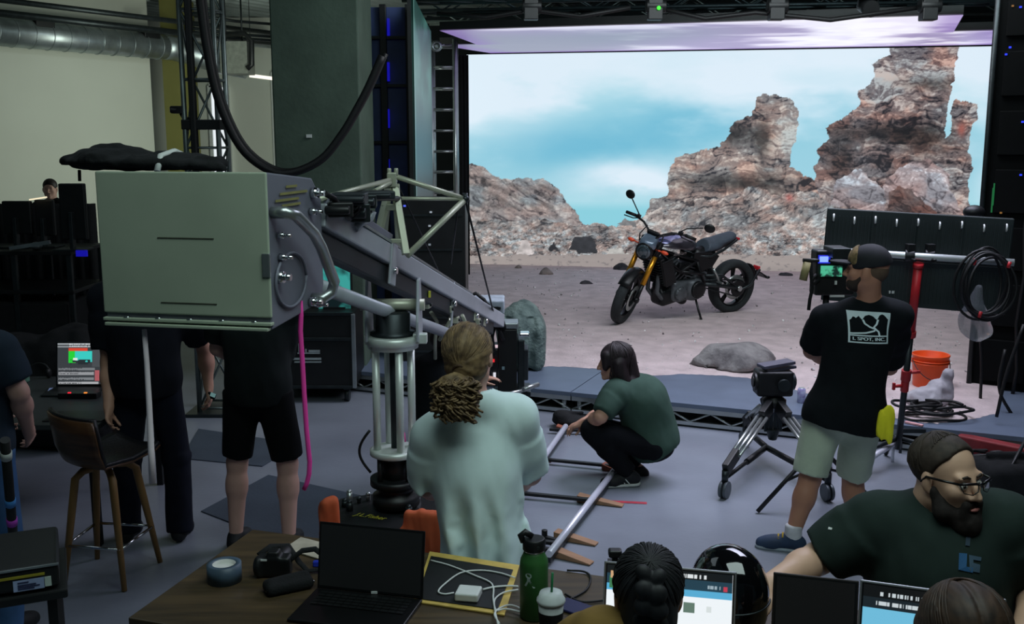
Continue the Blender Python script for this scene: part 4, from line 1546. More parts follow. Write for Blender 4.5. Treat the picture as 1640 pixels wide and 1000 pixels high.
obj('chassis', mb, m_steel, crane, 0.01)
for p in (pc_[0], pc_[2], pc_[4], pc_[1]):
 q = cc + (p - cc) * 0.9
 for s in (-0.035, 0.035):
  mb = MB()
  mb.lathe([(0.05, -0.02), (0.09, -0.022), (0.1, -0.012), (0.1, 0.012), (0.09, 0.022), (0.05, 0.02)], (q.x + s * 1.2, q.y, 0.1), (1, 0, 0), 20)
  obj('wheel', mb, m_rubber, crane)
mb = MB()
mb.tube([(cx_ - 0.12 - 0.055 * math.sin(t_), Yp - 0.05, zb_ + 0.12 - 0.07 * t_) for t_ in np.linspace(0, PI, 14)], 0.007, 8)
obj('arm_cable', mb, m_rubber, crane)
mb = MB()
mb.tube([(cx_ + 0.02, Yp - 0.03, zb_ + 0.13), (cx_ + 0.045, Yp - 0.04, zb_ + 0.1), (cx_ + 0.05, Yp - 0.05, zb_ + 0.06)], 0.012, 8)
obj('pink_tape_tag', mb, mat('pink_tape', (235, 84, 160), 0.6), crane)
# ribbons hanging from the bucket
def ribbon(name, label, pts, w, m, facing=(1, -0.3, 0)):
 mb = MB()
 mb.tube(pts, w / 2, 12, flat=(V(*facing).cross(V(0, 0, 1)), 0.12))
 return tag(obj(name, mb, m), label, 'ribbon')
pk = [at(x, y, 3.86 + 0.004 * i) for i, (x, y) in enumerate(((483, 482), (482, 505), (481, 530), (484, 575), (487, 630), (491, 690), (496, 740), (495, 760), (491, 776), (487, 784)))]
mb = MB()
mb.tube(pk, [0.004] + [0.0095] * (len(pk) - 1), 10)
tag(obj('pink_ribbon', mb, mat('hot_pink_ribbon', (255, 74, 178), 0.7, var=0.02)), 'long hot pink ribbon hanging from the handle of the counterweight bucket', 'ribbon')
wk = [at(x, y, 3.72) for x, y in ((231, 528), (235, 580), (239, 650), (242, 720), (244, 774))]
mb = MB()
mb.tube(wk, [0.009, 0.010, 0.011, 0.012, 0.0125], 12)
tag(obj('white_ribbon', mb, mat('pale_pink_strap', (255, 240, 246), 0.6, var=0.02)), 'straight pale pinkish strap hanging below the counterweight bucket', 'ribbon')
# black cloth bag lying on the bucket
zt2 = ztop
c0 = L0 + ar * 0.22 + ah * 0.2
Rb = Matrix.Rotation(math.atan2(ar.y, ar.x), 3, 'Z')
def bx(u, w, z):
 return L0 + ar * (u - 0.11) + ah * w + V(0, 0, zt2 + z)
pr = [E(bx(0.18, 0.17, 0.03), (0.30, 0.16, 0.035), Rb, k=0.03), C(bx(0.42, 0.1, 0.02), bx(0.56, 0.1, 0.008), 0.02, 0.012, k=0.03), E(bx(0.08, 0.17, 0.05), (0.12, 0.13, 0.035), Rb, k=0.03), E(bx(0.42, 0.15, 0.022), (0.12, 0.12, 0.035), Rb, k=0.02), C(bx(-0.12, 0.15, 0.036), bx(0.1, 0.17, 0.05), 0.012, 0.03, k=0.03),
  C(bx(0.02, 0.15, 0.07), bx(0.10, 0.15, 0.08), 0.012, 0.02, k=0.03), C(bx(0.3, 0.12, 0.04), bx(0.34, 0.12, 0.012), 0.02, 0.016, k=0.03), H((0, 0, zt2 + 0.001), (0, 0, -1))]
bag = blob('black_cloth_cover', pr, 0.008, m_blackmat, None, lambda Q: 0.034 * (fbm(Q[:, 0] * 16, Q[:, 1] * 16, Q[:, 2] * 22, seed=3) - 0.5))
tag(bag, 'crumpled black cloth cover lying on top of the counterweight bucket', 'cloth')
mb = MB()
mb.tube([bx(0.335, 0.03, 0.0), bx(0.335, 0.06, 0.055), bx(0.34, 0.15, 0.072), bx(0.34, 0.24, 0.05)], 0.012, 10, flat=(ar, 0.8))
obj('pale_strap', mb, m_white, bag)
mb = MB()
mb.tube([bx(-0.025, 0.1, 0.0), bx(-0.02, 0.09, -0.04)], 0.006, 6)
obj('strap_end', mb, m_blackmat, bag)
mb = MB()
mb.cyl(Ed + V(0, 0, 0.02), V(Ed.x + 0.02, 7.5, at(815, 518, 7.5).z - 0.03), 0.03, n=12)
obj('head_post', mb, m_black, crane)
# camera head with its camera at the far end of the arm
Yc = 7.5
camt = thing('cinema_camera', 'black cinema camera rig slung from the far end of the crane arm', 'camera', at(822, 590, Yc))
def cb(name, x0, y0, x1, y1, d, m, yd=Yc, bev=0.008):
 a, b = at(x0, y0, yd), at(x1, y1, yd)
 mb = MB()
 mb.box(((a.x + b.x) / 2, yd + d / 2, (a.z + b.z) / 2), (abs(b.x - a.x), d, abs(a.z - b.z)))
 return obj(name, mb, m, camt, bev)
cb('camera_body', 797, 528, 828, 632, 0.34, m_black)
cb('battery', 829, 545, 840, 625, 0.28, m_steel)
cb('monitor_bracket', 805, 518, 830, 527, 0.2, m_galv)
cb('top_handle', 832, 534, 848, 540, 0.1, m_chrome)
cb('side_module', 775, 560, 798, 620, 0.3, m_black)
cb('grey_panel', 838, 560, 846, 610, 0.2, m_armd)
cb('base_rail', 790, 628, 850, 636, 0.3, m_steel)
mb = MB()
mb.cyl(at(838, 624, Yc - 0.1), at(862, 616, Yc), 0.018, n=10)
mb.cyl(at(800, 634, Yc - 0.1), at(846, 624, Yc), 0.014, n=10)
obj('support_rod', mb, m_alu, camt)
for (x, y, c) in ((790, 578, (255, 40, 50)), (795, 555, (240, 210, 220)), (792, 602, (240, 240, 250)), (806, 590, (60, 80, 90))):
 mb = MB()
 mb.box(at(x, y, Yc - 0.02), (0.02, 0.02, 0.02 if y < 600 else 0.045))
 obj('indicator', mb, glow('cam_dot_%d' % y, c, 0.8), camt)
for i, pl in enumerate(([(785, 500), (793, 520), (788, 540), (792, 570)], [(778, 495), (786, 512), (800, 530), (806, 545)], [(745, 478), (762, 470), (775, 480), (786, 500)], [(758, 505), (752, 520), (760, 535), (772, 545), (776, 575)], [(788, 560), (782, 590), (790, 612)])):
 mb = MB()
 mb.tube([at(x, y, Yc - 0.05) for x, y in pl], 0.014, 8)
 obj('camera_cable', mb, m_rubber, camt)
# pale tray with electronics on the arm's end
t = thing('equipment_tray', 'pale grey tray of electronics sitting at the far end of the crane arm', 'tray', at(790, 495, 7.7))
mb = MB()
a, b = at(756, 480, 7.7), at(808, 502, 7.7)
mb.box(((a.x + b.x) / 2, 7.8, (a.z + b.z) / 2), (b.x - a.x, 0.3, a.z - b.z))
obj('case', mb, mat('pale_case', (158, 168, 178), 0.45), t, 0.015, 3)
mb = MB()
mb.box((a.x * 0.4 + b.x * 0.6, 7.64, (a.z * 0.45 + b.z * 0.55)), (0.11, 0.012, 0.025))
mb.box((a.x * 0.15 + b.x * 0.85, 7.64, (a.z * 0.45 + b.z * 0.55)), (0.02, 0.012, 0.02))
obj('slot', mb, m_black, t)
mb = MB()
mb.tube([at(762, 484, 7.6), at(770, 488, 7.6), at(776, 482, 7.6), at(783, 488, 7.6), at(774, 494, 7.6), at(764, 490, 7.6)], 0.012, 8, closed=True)
obj('coiled_cable', mb, m_rubber, t)
# grey green tarp over a road box, on the stage behind the crane camera
t = gr(842, 600, Z0)
y1 = t.y + 0.35
cw = at(842, 540, y1)
pr = [E((cw.x - 0.02, y1, Z0 + 0.30), (0.20, 0.26, 0.34), k=0.1), B((cw.x - 0.02, y1 + 0.02, Z0 + 0.22), (0.21, 0.25, 0.22), None, 0.06, 0.1), E((cw.x - 0.10, y1 - 0.02, Z0 + 0.42), (0.16, 0.2, 0.15), k=0.08), H((0, 0, Z0 + 0.012), (0, 0, -1))]
tarp = blob('tarp_cover', pr, 0.012, mat('tarp_grey_green', (112, 130, 124), 0.9, scale=12, c2=(70, 86, 84), bump=0.7, bs=40), None,
   lambda Q: 0.035 * (fbm(Q[:, 0] * 16 + Q[:, 1] * 8, Q[:, 1] * 9, Q[:, 2] * 3, seed=8) - 0.5) + 0.02 * np.sin(Q[:, 0] * 38 + 5 * fbm(Q[:, 0] * 5, Q[:, 2] * 5, seed=4)) * (Q[:, 2] < Z0 + 0.5))
tag(tarp, 'grey green tarp draped over a lumpy load on the stage behind the crane camera', 'tarp')
# ============================================================ people
m_skin = mat('skin', (196, 150, 126), 0.55, var=0.06, scale=9)
m_skin2 = mat('skin_fair', (208, 164, 148), 0.55, var=0.06, scale=9)
m_skind = mat('skin_tan', (172, 122, 98), 0.55, var=0.06, scale=9)
def nv(a):
 a = Vector(a)
 return a.normalized()
def basis(fwd, up):
 """columns right, forward, up"""
 u = nv(up)
 f = Vector(fwd)
 f = (f - u * f.dot(u)).normalized()
 r = f.cross(u)
 return Matrix((r, f, u)).transposed()
def head_prims(c, fwd, up=(0, 0, 1), s=1.0, ear=True, beard=False):
 R = basis(fwd, up)
 def p(x, y, z):
  return Vector(c) + R @ V(x * s, y * s, z * s)
 def e(q, r, k=0.02, op='u'):
  return E(p(*q), tuple(v * s for v in r), R, k * s, op)
 def cc(a, b, ra, rb, k=0.015, op='u'):
  return C(p(*a), p(*b), ra * s, rb * s, k * s, op)
 L = [e((0, -0.014, 0.034), (0.075, 0.097, 0.084), 0.03), e((0, 0.032, -0.042), (0.058, 0.062, 0.074), 0.03),
   cc((-0.048, 0.0, -0.062), (-0.012, 0.074, -0.098), 0.018, 0.016), cc((0.048, 0.0, -0.062), (0.012, 0.074, -0.098), 0.018, 0.016), e((0, 0.082, -0.102), (0.02, 0.015, 0.014)),
   cc((-0.042, 0.080, 0.02), (0.042, 0.080, 0.02), 0.012, 0.012), e((-0.04, 0.066, -0.028), (0.022, 0.02, 0.02)), e((0.04, 0.066, -0.028), (0.022, 0.02, 0.02)),
   e((-0.031, 0.098, -0.002), (0.016, 0.013, 0.011), 0.008, 's'), e((0.031, 0.098, -0.002), (0.016, 0.013, 0.011), 0.008, 's'),
   cc((0, 0.093, 0.01), (0, 0.117, -0.036), 0.008, 0.0115, 0.012), e((-0.013, 0.102, -0.040), (0.009, 0.011, 0.008), 0.008), e((0.013, 0.102, -0.040), (0.009, 0.011, 0.008), 0.008),
   cc((-0.019, 0.094, -0.066), (0.019, 0.094, -0.066), 0.006, 0.006, 0.006), cc((-0.016, 0.093, -0.077), (0.016, 0.093, -0.077), 0.007, 0.007, 0.005)]
 if ear:
  for sx in (-1, 1):
   L += [e((sx * 0.078, -0.006, -0.006), (0.010, 0.019, 0.032), 0.008), e((sx * 0.074, 0.004, -0.034), (0.008, 0.01, 0.012), 0.008)]
 return L
def hand_prims(w, d, palm, thumb, curl=0.5, s=1.0):
 """w wrist, d direction of the hand, palm = direction the palm faces, thumb = side of the thumb"""
 d = nv(d)
 pn = Vector(palm)
 pn = (pn - d * pn.dot(d)).normalized()
 t = d.cross(pn)
 if t.dot(Vector(thumb)) < 0:
  t = -t
 w = Vector(w)
 L = [C(w, w + d * 0.03 * s, 0.024 * s, 0.024 * s, 0.02)]
 kn = []
 for i, (o, l) in enumerate(((0.03, 0.074), (0.010, 0.082), (-0.011, 0.077), (-0.031, 0.06))):
  k = w + d * (0.088 - 0.004 * abs(i - 1)) * s + t * o * s
  L.append(C(w + d * 0.02 * s + t * o * 0.55 * s, k, 0.0145 * s, 0.0115 * s, 0.012))
  a = curl * 0.55
  p = k
  for j, fr in enumerate((0.45, 0.32, 0.23)):
   a2 = a + curl * 0.75 * j
   q = p + (d * math.cos(a2) + pn * math.sin(a2) + t * o * 0.9) * (l * fr * s)
   L.append(C(p, q, (0.0098 - 0.001 * j) * s, (0.0088 - 0.001 * j) * s, 0.003))
   p = q
 b = w + d * 0.03 * s + t * 0.024 * s
 m1 = b + (d * 0.55 + t * 0.65 + pn * 0.35).normalized() * 0.04 * s
 m2 = m1 + (d * 0.85 + t * 0.25 + pn * (0.2 + 0.5 * curl)).normalized() * 0.032 * s
 m3 = m2 + (d * 0.9 + pn * (0.1 + 0.6 * curl)).normalized() * 0.025 * s
 L += [C(b, m1, 0.0145 * s, 0.012 * s, 0.012), C(m1, m2, 0.011 * s, 0.010 * s, 0.004), C(m2, m3, 0.010 * s, 0.0085 * s, 0.004)]
 return L
def torso_prims(J, g=0.0, w=1.0, d=1.0, k=0.06):
 P, Cc, Nk, SL, SR = [Vector(J[x]) for x in ('pelvis', 'chest', 'neck', 'sl', 'sr')]
 lat = nv(SR - SL)
 up1 = nv(Cc - P)
 latp = nv(Vector(J['hr']) - Vector(J['hl']))
 def Rm(la, up):
  u = nv(up)
  r = (la - u * la.dot(u)).normalized()
  f = u.cross(r)
  return Matrix((r, f, u)).transposed()
 sw = (SR - SL).length * 0.5
 up2 = nv(Nk - Cc)
 R1, R2, R3 = Rm(latp, up1), Rm((lat + latp) * 0.5, up1), Rm(lat, up2)
 tl = (Nk - P).length / 0.54
 L = [E(P, (0.160 * w + g, 0.118 * d + g, 0.12 + g), R1, k), E(P.lerp(Cc, 0.45), (0.142 * w + g, 0.112 * d + g, 0.17 * tl + g), R2, k),
   E(Cc, ((sw - 0.02) + g, 0.118 * d + g, 0.17 * tl + g), R3, k), C(SL.lerp(SR, 0.12), SL.lerp(SR, 0.88), 0.064 + g, 0.064 + g, k), C(SL, Nk + up2 * 0.01, 0.052 + g, 0.046 + g, 0.05), C(SR, Nk + up2 * 0.01, 0.052 + g, 0.046 + g, 0.05)]
 return L
def arm_prims(J, side, g=0.0, s=1.0):
 S, El, W = Vector(J['s' + side]), Vector(J['e' + side]), Vector(J['w' + side])
 return [C(S, El, (0.052 + g) * s, (0.040 + g) * s, 0.03), C(El, El.lerp(W, 0.35), (0.041 + g) * s, (0.043 + g) * s, 0.03), C(El.lerp(W, 0.3), W, (0.043 + g) * s, (0.027 + g) * s, 0.03)]
def leg_prims(J, side, g=0.0, s=1.0):
 Hh, K, A_ = Vector(J['h' + side]), Vector(J['k' + side]), Vector(J['a' + side])
 return [C(Hh, K, (0.083 + g) * s, (0.054 + g) * s, 0.04), C(K, K.lerp(A_, 0.35), (0.053 + g) * s, (0.056 + g) * s, 0.03), C(K.lerp(A_, 0.28), A_, (0.056 + g) * s, (0.036 + g) * s, 0.03)]
def foot_prims(a, d, g=-0.010, s=1.0):
 d = nv(V(d[0], d[1], 0))
 a = Vector(a)
 z = a.z - 0.055
 t = V(-d.y, d.x, 0)
 return [C(a, a - d * 0.03 + V(0, 0, -0.035), 0.036 + g, 0.034 + g, 0.02), C(a + d * 0.01 + V(0, 0, -0.03), a + d * 0.13 + V(0, 0, -0.055), 0.036 + g, 0.028 + g, 0.03), C(a + d * 0.12 + t * 0.012 + V(0, 0, -0.055), a + d * 0.165 + t * 0.01 + V(0, 0, -0.06), 0.034 + g, 0.027 + g, 0.03)]
def shoe(name, a, d, m, parent, lab=None, g=0.008, sole=None, toe_drop=0.0):
 d3 = nv(V(d[0], d[1], 0)) + V(0, 0, -toe_drop)
 a = Vector(a)
 d = d3
 t = V(-d.y, d.x, 0).normalized()
 pr = [C(a + V(0, 0, -0.01), a - d * 0.035 + V(0, 0, -0.04), 0.038 + g, 0.036 + g, 0.02), C(a + d * 0.01 + V(0, 0, -0.03), a + d * 0.13 + V(0, 0, -0.05), 0.038 + g, 0.03 + g, 0.03), C(a + d * 0.11 + V(0, 0, -0.055), a + d * 0.17 + V(0, 0, -0.058), 0.036 + g, 0.028 + g, 0.03), H(a + V(0, 0, -0.078), V(0, 0, -1) + V(d.x, d.y, 0) * 0 if toe_drop == 0 else -(t.cross(d) if t.cross(d).z < 0 else -t.cross(d)) * -1), H(a + V(0, 0, 0.02), (0, 0, 1))]
 o = blob(name, pr, 0.008, m, parent)
 if sole:
  ps = [C(a - d * 0.035 + V(0, 0, -0.07), a + d * 0.17 + V(0, 0, -0.07), 0.046, 0.04, 0.0), H(a + V(0, 0, -0.066), (0, 0, 1)), H(a + V(0, 0, -0.088), (0, 0, -1))]
  if toe_drop:
   ps = [C(a - d * 0.035 + V(0, 0, -0.066), a + d * 0.17 + V(0, 0, -0.066), 0.028, 0.026, 0.0)]
  blob('sole', ps, 0.007, sole, o)
 return o
def folds(sd, amp=0.010, f=(9, 9, 3)):
 return lambda Q: amp * 1.6 * (fbm(Q[:, 0] * f[0] + Q[:, 2] * 2, Q[:, 1] * f[1], Q[:, 2] * f[2], seed=sd, o=3) - 0.5)
def sleeve(J, side, fr, r0, r1, k=0.035):
 S, El = Vector(J['s' + side]), Vector(J['e' + side])
 W = Vector(J['w' + side])
 if fr <= 1.0:
  return [C(S, S.lerp(El, fr * 0.55), r0 * 0.86, r1 * 0.96, 0.06), Y(S.lerp(El, fr * 0.35), S.lerp(El, fr), r0 * 0.93, r1, k)]
 return [C(S, El, r0, r1, k), Y(El, El.lerp(W, fr - 1), r1, r1 * 0.85, 0.03)]
def pj(d):
 """joints given as (px, py, depth)"""
 return {k: at(*v) if not isinstance(v, Vector) else v for k, v in d.items()}
# ---------------- man in the black cap, at the monitor
Yc1 = 5.6
J = pj(dict(pelvis=(1352, 655, Yc1), chest=(1375, 548, Yc1 + 0.03), neck=(1392, 488, Yc1 + 0.0), sl=(1322, 512, Yc1 + 0.10), sr=(1438, 506, Yc1 - 0.05), el=(1300, 562, Yc1 + 0.30), wl=(1345, 585, Yc1 + 0.46),
   er=(1424, 588, Yc1 + 0.26), wr=(1370, 578, Yc1 + 0.44), hl=(1322, 672, Yc1 + 0.03), hr=(1382, 672, Yc1 - 0.02), kl=(1297, 768, Yc1), kr=(1366, 766, Yc1 + 0.18)))
J['al'] = gr(1270, 884, 0) + V(0, 0.02, 0.095)
J['ar'] = V(J['kr'].x + 0.01, J['kr'].y - 0.02, 0.095)
hc1 = at(1389, 432, Yc1 - 0.03)
fw1 = V(-0.86, 0.45, -0.06)
man = thing('person', 'person in a black cap, black tee with white back print and khaki shorts', 'person', (J['pelvis'].x, J['pelvis'].y, 0))
pr = head_prims(hc1, fw1, (0.05, 0, 1), 1.04) + [C(J['neck'], hc1 + V(0.01, -0.02, -0.05), 0.062, 0.06, 0.04)]
pr += torso_prims(J, -0.01) + arm_prims(J, 'l', 0.004) + arm_prims(J, 'r', 0.004) + leg_prims(J, 'l', 0.004) + leg_prims(J, 'r', 0.004)
fdl = V(-0.9, 0.25, 0)
pr += foot_prims(J['al'], fdl) + foot_prims(J['ar'], (-0.2, 1, 0))
pr += hand_prims(J['wl'], (1, 0.3, 0.1), (0, 1, 0.2), (0, 0, 1), 0.6) + hand_prims(J['wr'], (-1, 0.2, 0.1), (0, 1, 0.1), (0, 0, 1), 0.6)
blob('body', pr, 0.009, m_skind, man)
hem = at(1345, 682, Yc1)
pr = torso_prims(J, 0.014, 1.06, 1.05) + [E(J['pelvis'] + V(0.0, 0, -0.05), (0.235, 0.175, 0.2), k=0.08), C(J['pelvis'] + V(0, 0, -0.1), J['chest'], 0.17, 0.16, 0.08), H(hem, (-0.22, 0, -1))] + sleeve(J, 'l', 0.80, 0.085, 0.088) + sleeve(J, 'r', 0.85, 0.085, 0.085) + [E(J['neck'] + V(-0.01, 0.015, 0.06), (0.072, 0.075, 0.06), k=0.01, op='s')]
m_tee = mat('black_tee', (18, 22, 25), 0.9, var=0.15, scale=16, spec=0.15)
shirt = blob('tee_shirt', pr, 0.010, m_tee, man, folds(5, 0.012))
m_khaki = mat('khaki_cotton', (178, 190, 168), 0.9, var=0.08, scale=6, bump=0.12, bs=30)
pr = [E(J['pelvis'], (0.18, 0.145, 0.14), k=0.05)]
for s_ in 'lr':
 pr += [Y(J['h' + s_] + V(0, 0, 0.05), J['k' + s_] + V(0, 0, 0.035), 0.115, 0.098, 0.06)]
blob('shorts', pr, 0.010, m_khaki, man, folds(9, 0.016, (10, 10, 5)))
m_shoe1 = mat('navy_shoe', (40, 58, 84), 0.7, var=0.15)
shl = shoe('shoe', J['al'] + V(0, 0, -0.01), fdl, m_shoe1, man, sole=mat('pale_sole', (150, 160, 170), 0.6))
shoe('shoe', J['ar'] + V(0, 0, -0.01), (-0.2, 1, 0), m_shoe1, man, sole=mat('pale_sole', (150, 160, 170), 0.6))
for i in range(4):
 p = J['al'] + nv(fdl) * (0.055 + 0.024 * i) + V(0, 0, -0.004 - 0.011 * i)
 mb = MB()
 t = V(0.25, 0.9, 0).normalized()
 mb.tube([p - t * 0.03 + V(0, 0, -0.01), p + V(0, 0, 0.009), p + t * 0.03 + V(0, 0, -0.01)], 0.0055, 6)
 obj('lace', mb, mat('yellow_lace', (196, 160, 50), 0.7), shl)
for s_ in 'lr':
 blob('sock', [Y(J['a' + s_] + V(0, 0, -0.04), J['a' + s_] + V(0.004, 0, 0.06), 0.05, 0.048, 0.0)], 0.008, mat('white_sock', (205, 205, 210), 0.9), man)
# cap
Rh = basis(fw1, (0.05, 0, 1))
def hp_(x, y, z):
 return hc1 + Rh @ V(x, y, z)
m_cap = mat('black_cap', (22, 25, 30), 0.8, var=0.2)
cap = blob('cap', [E(hp_(0, -0.014, 0.046), (0.092, 0.113, 0.098), Rh, 0), H(hp_(0, 0, 0.012), Rh @ V(0, -0.22, -1))], 0.007, m_cap, man)
m_camo = mat('camo_front', (150, 126, 84), 0.85, scale=30, c2=(60, 54, 36))
blob('front_panel', [E(hp_(0, -0.004, 0.054), (0.088, 0.112, 0.097), Rh, 0), H(hp_(0, 0.035, 0.0), Rh @ V(0, -1, 0.15)), H(hp_(0, 0, 0.022), Rh @ V(0, 0, -1))], 0.007, m_camo, cap)
pr = [E(hp_(0, 0.12, 0.030), (0.075, 0.085, 0.012), Rh, 0.01), H(hp_(0, 0.075, 0), Rh @ V(0, -1, 0))]
blob('brim', pr, 0.006, m_cap, cap)
mb = MB()
c = hp_(0.067, -0.088, 0.028)
mb.cyl(c, c + (c - hp_(0, -0.02, 0)).normalized() * 0.012, 0.011, n=12)
obj('round_badge', mb, mat('mint_badge', (130, 196, 180), 0.5), cap)
blob('short_hair', [E(hp_(0, -0.020, 0.0), (0.0785, 0.094, 0.08), Rh, 0), H(hp_(0, 0.01, 0), Rh @ V(0, 1, -0.3)), H(hp_(0, 0, -0.045), Rh @ V(0, 0.25, -1))], 0.006, mat('brown_stubble', (88, 70, 56), 0.9), man)
blob('beard', [E(hp_(0, 0.05, -0.085), (0.055, 0.056, 0.045), Rh, 0.02), C(hp_(-0.07, 0.0, -0.03), hp_(-0.04, 0.06, -0.09), 0.014, 0.02, 0.02), C(hp_(0.07, 0.0, -0.03), hp_(0.04, 0.06, -0.09), 0.014, 0.02, 0.02)], 0.007, mat('dark_beard', (52, 40, 34), 0.9), man)
# print on the back: landscape in a frame, lettering below
def proj_on(o, pts, back):
 """drop points on the mesh of o along a direction"""
 from mathutils.bvhtree import BVHTree
 me = o.data
 bv = BVHTree.FromPolygons([v.co[:] for v in me.vertices], [p.vertices[:] for p in me.polygons])
 out = []
 for p in pts:
  h = bv.ray_cast(Vector(p) - Vector(back) * 0.5, Vector(back))
  out.append(h[0] - Vector(back) * 0.004 if h[0] is not None else Vector(p))
 return out
m_print = mat('white_print', (206, 222, 224), 0.8, var=0.05)
pl_o = at(1369, 553, 5.38)
PU = (at(1434, 556, 5.36) - pl_o)
pw_ = PU.length
PU.normalize()
PW = (at(1371, 505, 5.38) - at(1368, 553, 5.38)).normalized()
dirb = V(0.02, 1, -0.05).normalized()
def pp(u, w):
 return pl_o + PU * (u * pw_) + PW * (w * pw_ * 0.80)
def sheet(poly, nseg=1):
 """a strip (list of (u0,w0),(u1,w1) pairs) laid on the shirt"""
 return poly
def strip_on(name, line, wd_, par):
 """a band of constant width following a polyline in print coordinates"""
 P_ = []
 for i, (a, b) in enumerate(zip(line[:-1], line[1:])):
  n = max(1, int(math.hypot(b[0] - a[0], b[1] - a[1]) / 0.05))
  for k in range(n):
   P_.append((a[0] + (b[0] - a[0]) * k / n, a[1] + (b[1] - a[1]) * k / n))
 P_.append(line[-1])
 Lp, Rp = [], []
 for i, p in enumerate(P_):
  a, b = P_[max(0, i - 1)], P_[min(len(P_) - 1, i + 1)]
  dx, dy = b[0] - a[0], b[1] - a[1]
  l = math.hypot(dx, dy) or 1
  nx, ny = -dy / l * wd_ / 2, dx / l * wd_ / 2
  Lp.append(pp(p[0] + nx, p[1] + ny))
  Rp.append(pp(p[0] - nx, p[1] - ny))
 a = proj_on(shirt, Lp, dirb)
 b = proj_on(shirt, Rp, dirb)
 mb = MB()
 m = len(a)
 mb.add(a + b, [(i, i + 1, m + i + 1, m + i) for i in range(m - 1)])
 return obj(name, mb, m_print, par, fix=False)
def fill_on(name, poly, par):
 """region between two polylines (lower, upper) in print coordinates"""
 lo_, up_ = poly
 a = proj_on(shirt, [pp(*p) for p in lo_], dirb)
 b = proj_on(shirt, [pp(*p) for p in up_], dirb)
 mb = MB()
 m = len(a)
 mb.add(a + b, [(i, i + 1, m + i + 1, m + i) for i in range(m - 1)])
 return obj(name, mb, m_print, par, fix=False)
for ln, wd_ in (([(0, 0.02), (1, 0.02)], 0.045), ([(0, 0.24), (1, 0.24)], 0.04), ([(0.01, 0), (0.03, 1.0)], 0.045), ([(0.98, 0.0), (1.0, 1.0)], 0.045)):
 strip_on('print_frame', ln, wd_, shirt)
# sky area above hills and the round sun
us = np.linspace(0.02, 0.99, 28)
def hillz(u):
 sun = 0.92 - 0.0 if False else None
 pts_ = [(0.0, 0.70), (0.08, 0.72), (0.14, 0.84), (0.20, 0.78), (0.28, 0.86), (0.33, 0.72), (0.36, 0.76), (0.42, 0.86), (0.52, 0.90), (0.62, 0.86), (0.68, 0.78), (0.72, 0.74), (0.78, 0.90), (0.84, 0.94), (0.9, 0.90), (0.96, 0.80), (1.0, 0.76)]
 return np.interp(u, [q[0] for q in pts_], [q[1] for q in pts_])
fill_on('print_sky', ([(u, float(hillz(u))) for u in us], [(u, 1.0) for u in us]), shirt)
strip_on('print_road', [(0.36, 0.74), (0.40, 0.62), (0.52, 0.52), (0.66, 0.46), (0.62, 0.40), (0.40, 0.33), (0.10, 0.30), (0.0, 0.30)], 0.05, shirt)
strip_on('print_road', [(0.74, 0.76), (0.70, 0.62), (0.62, 0.52), (0.66, 0.46), (0.74, 0.38), (0.76, 0.26)], 0.05, shirt)
def text_on(name, body, u, w, hgt, wid_, m):
 c = bpy.data.curves.new(name, 'FONT')
 c.body = body
 c.size = 1.0
 t = bpy.data.objects.new(name, c)
 COL.objects.link(t)
 dg = bpy.context.evaluated_depsgraph_get()
 me = bpy.data.meshes.new_from_object(t.evaluated_get(dg))
 bpy.data.objects.remove(t)
 xs = [v.co.x for v in me.vertices]
 ys = [v.co.y for v in me.vertices]
 sx, sy = wid_ / (max(xs) - min(xs)), hgt / (max(ys) - min(ys))
 P_ = [pp(u + (v.co.x - min(xs)) * sx, w + (v.co.y - min(ys)) * sy) for v in me.vertices]
 mb = MB()
 mb.add(proj_on(shirt, P_, dirb), [tuple(p.vertices) for p in me.polygons])
 bpy.data.meshes.remove(me)
 return obj(name, mb, m, shirt, fix=False)
for du in (0.0, 0.012):
 text_on('print_lettering', 'L SPOT, INC.', 0.09 + du, 0.075, 0.115, 0.82, m_print)
# yellow cloth tucked in the pocket
c0, c1 = at(1424, 658, 5.45), at(1416, 708, 5.42)
mc = c0.lerp(c1, 0.5)
pr = [E(mc + V(0.0, 0, 0.02), (0.042, 0.022, 0.10), Matrix.Rotation(0.12, 3, 'Y'), k=0.02), E(mc + V(-0.028, 0.01, 0.01), (0.026, 0.018, 0.075), k=0.02), E(mc + V(0.02, 0, -0.05), (0.018, 0.018, 0.06), k=0.02)]
o = blob('yellow_cloth', pr, 0.006, mat('yellow_cloth', (232, 224, 40), 0.85, var=0.06), None, folds(3, 0.016, (45, 45, 8)))
tag(o, 'bright yellow cloth hanging from the pocket of the khaki shorts', 'cloth')
# ---------------- crouching person in green tee
Yq = 6.75
J = pj(dict(pelvis=(1046, 706, Yq), chest=(1030, 642, Yq), neck=(1000, 608, Yq), sl=(985, 632, Yq - 0.14), sr=(1020, 622, Yq + 0.18), el=(962, 668, Yq - 0.24), wl=(938, 678, Yq - 0.02), er=(960, 665, Yq + 0.22), wr=(935, 676, Yq + 0.1),
   hl=(1044, 716, Yq - 0.10), hr=(1046, 708, Yq + 0.10), kl=(950, 690, Yq - 0.14), kr=(946, 684, Yq + 0.16), al=(1008, 758, Yq - 0.10), ar=(1022, 750, Yq + 0.14)))
hc2 = at(984, 580, Yq)
fw2 = V(-0.9, 0.12, -0.30)
cro = thing('person', 'person with dark hair in a green tee crouching beside the camera track', 'person', gr(1005, 772, 0))
pr = head_prims(hc2, fw2, (-0.12, 0, 1)) + [C(J['neck'], hc2 + V(0.02, 0, -0.06), 0.055, 0.055, 0.04)] + torso_prims(J, -0.012) + arm_prims(J, 'l') + arm_prims(J, 'r') + leg_prims(J, 'l') + leg_prims(J, 'r')
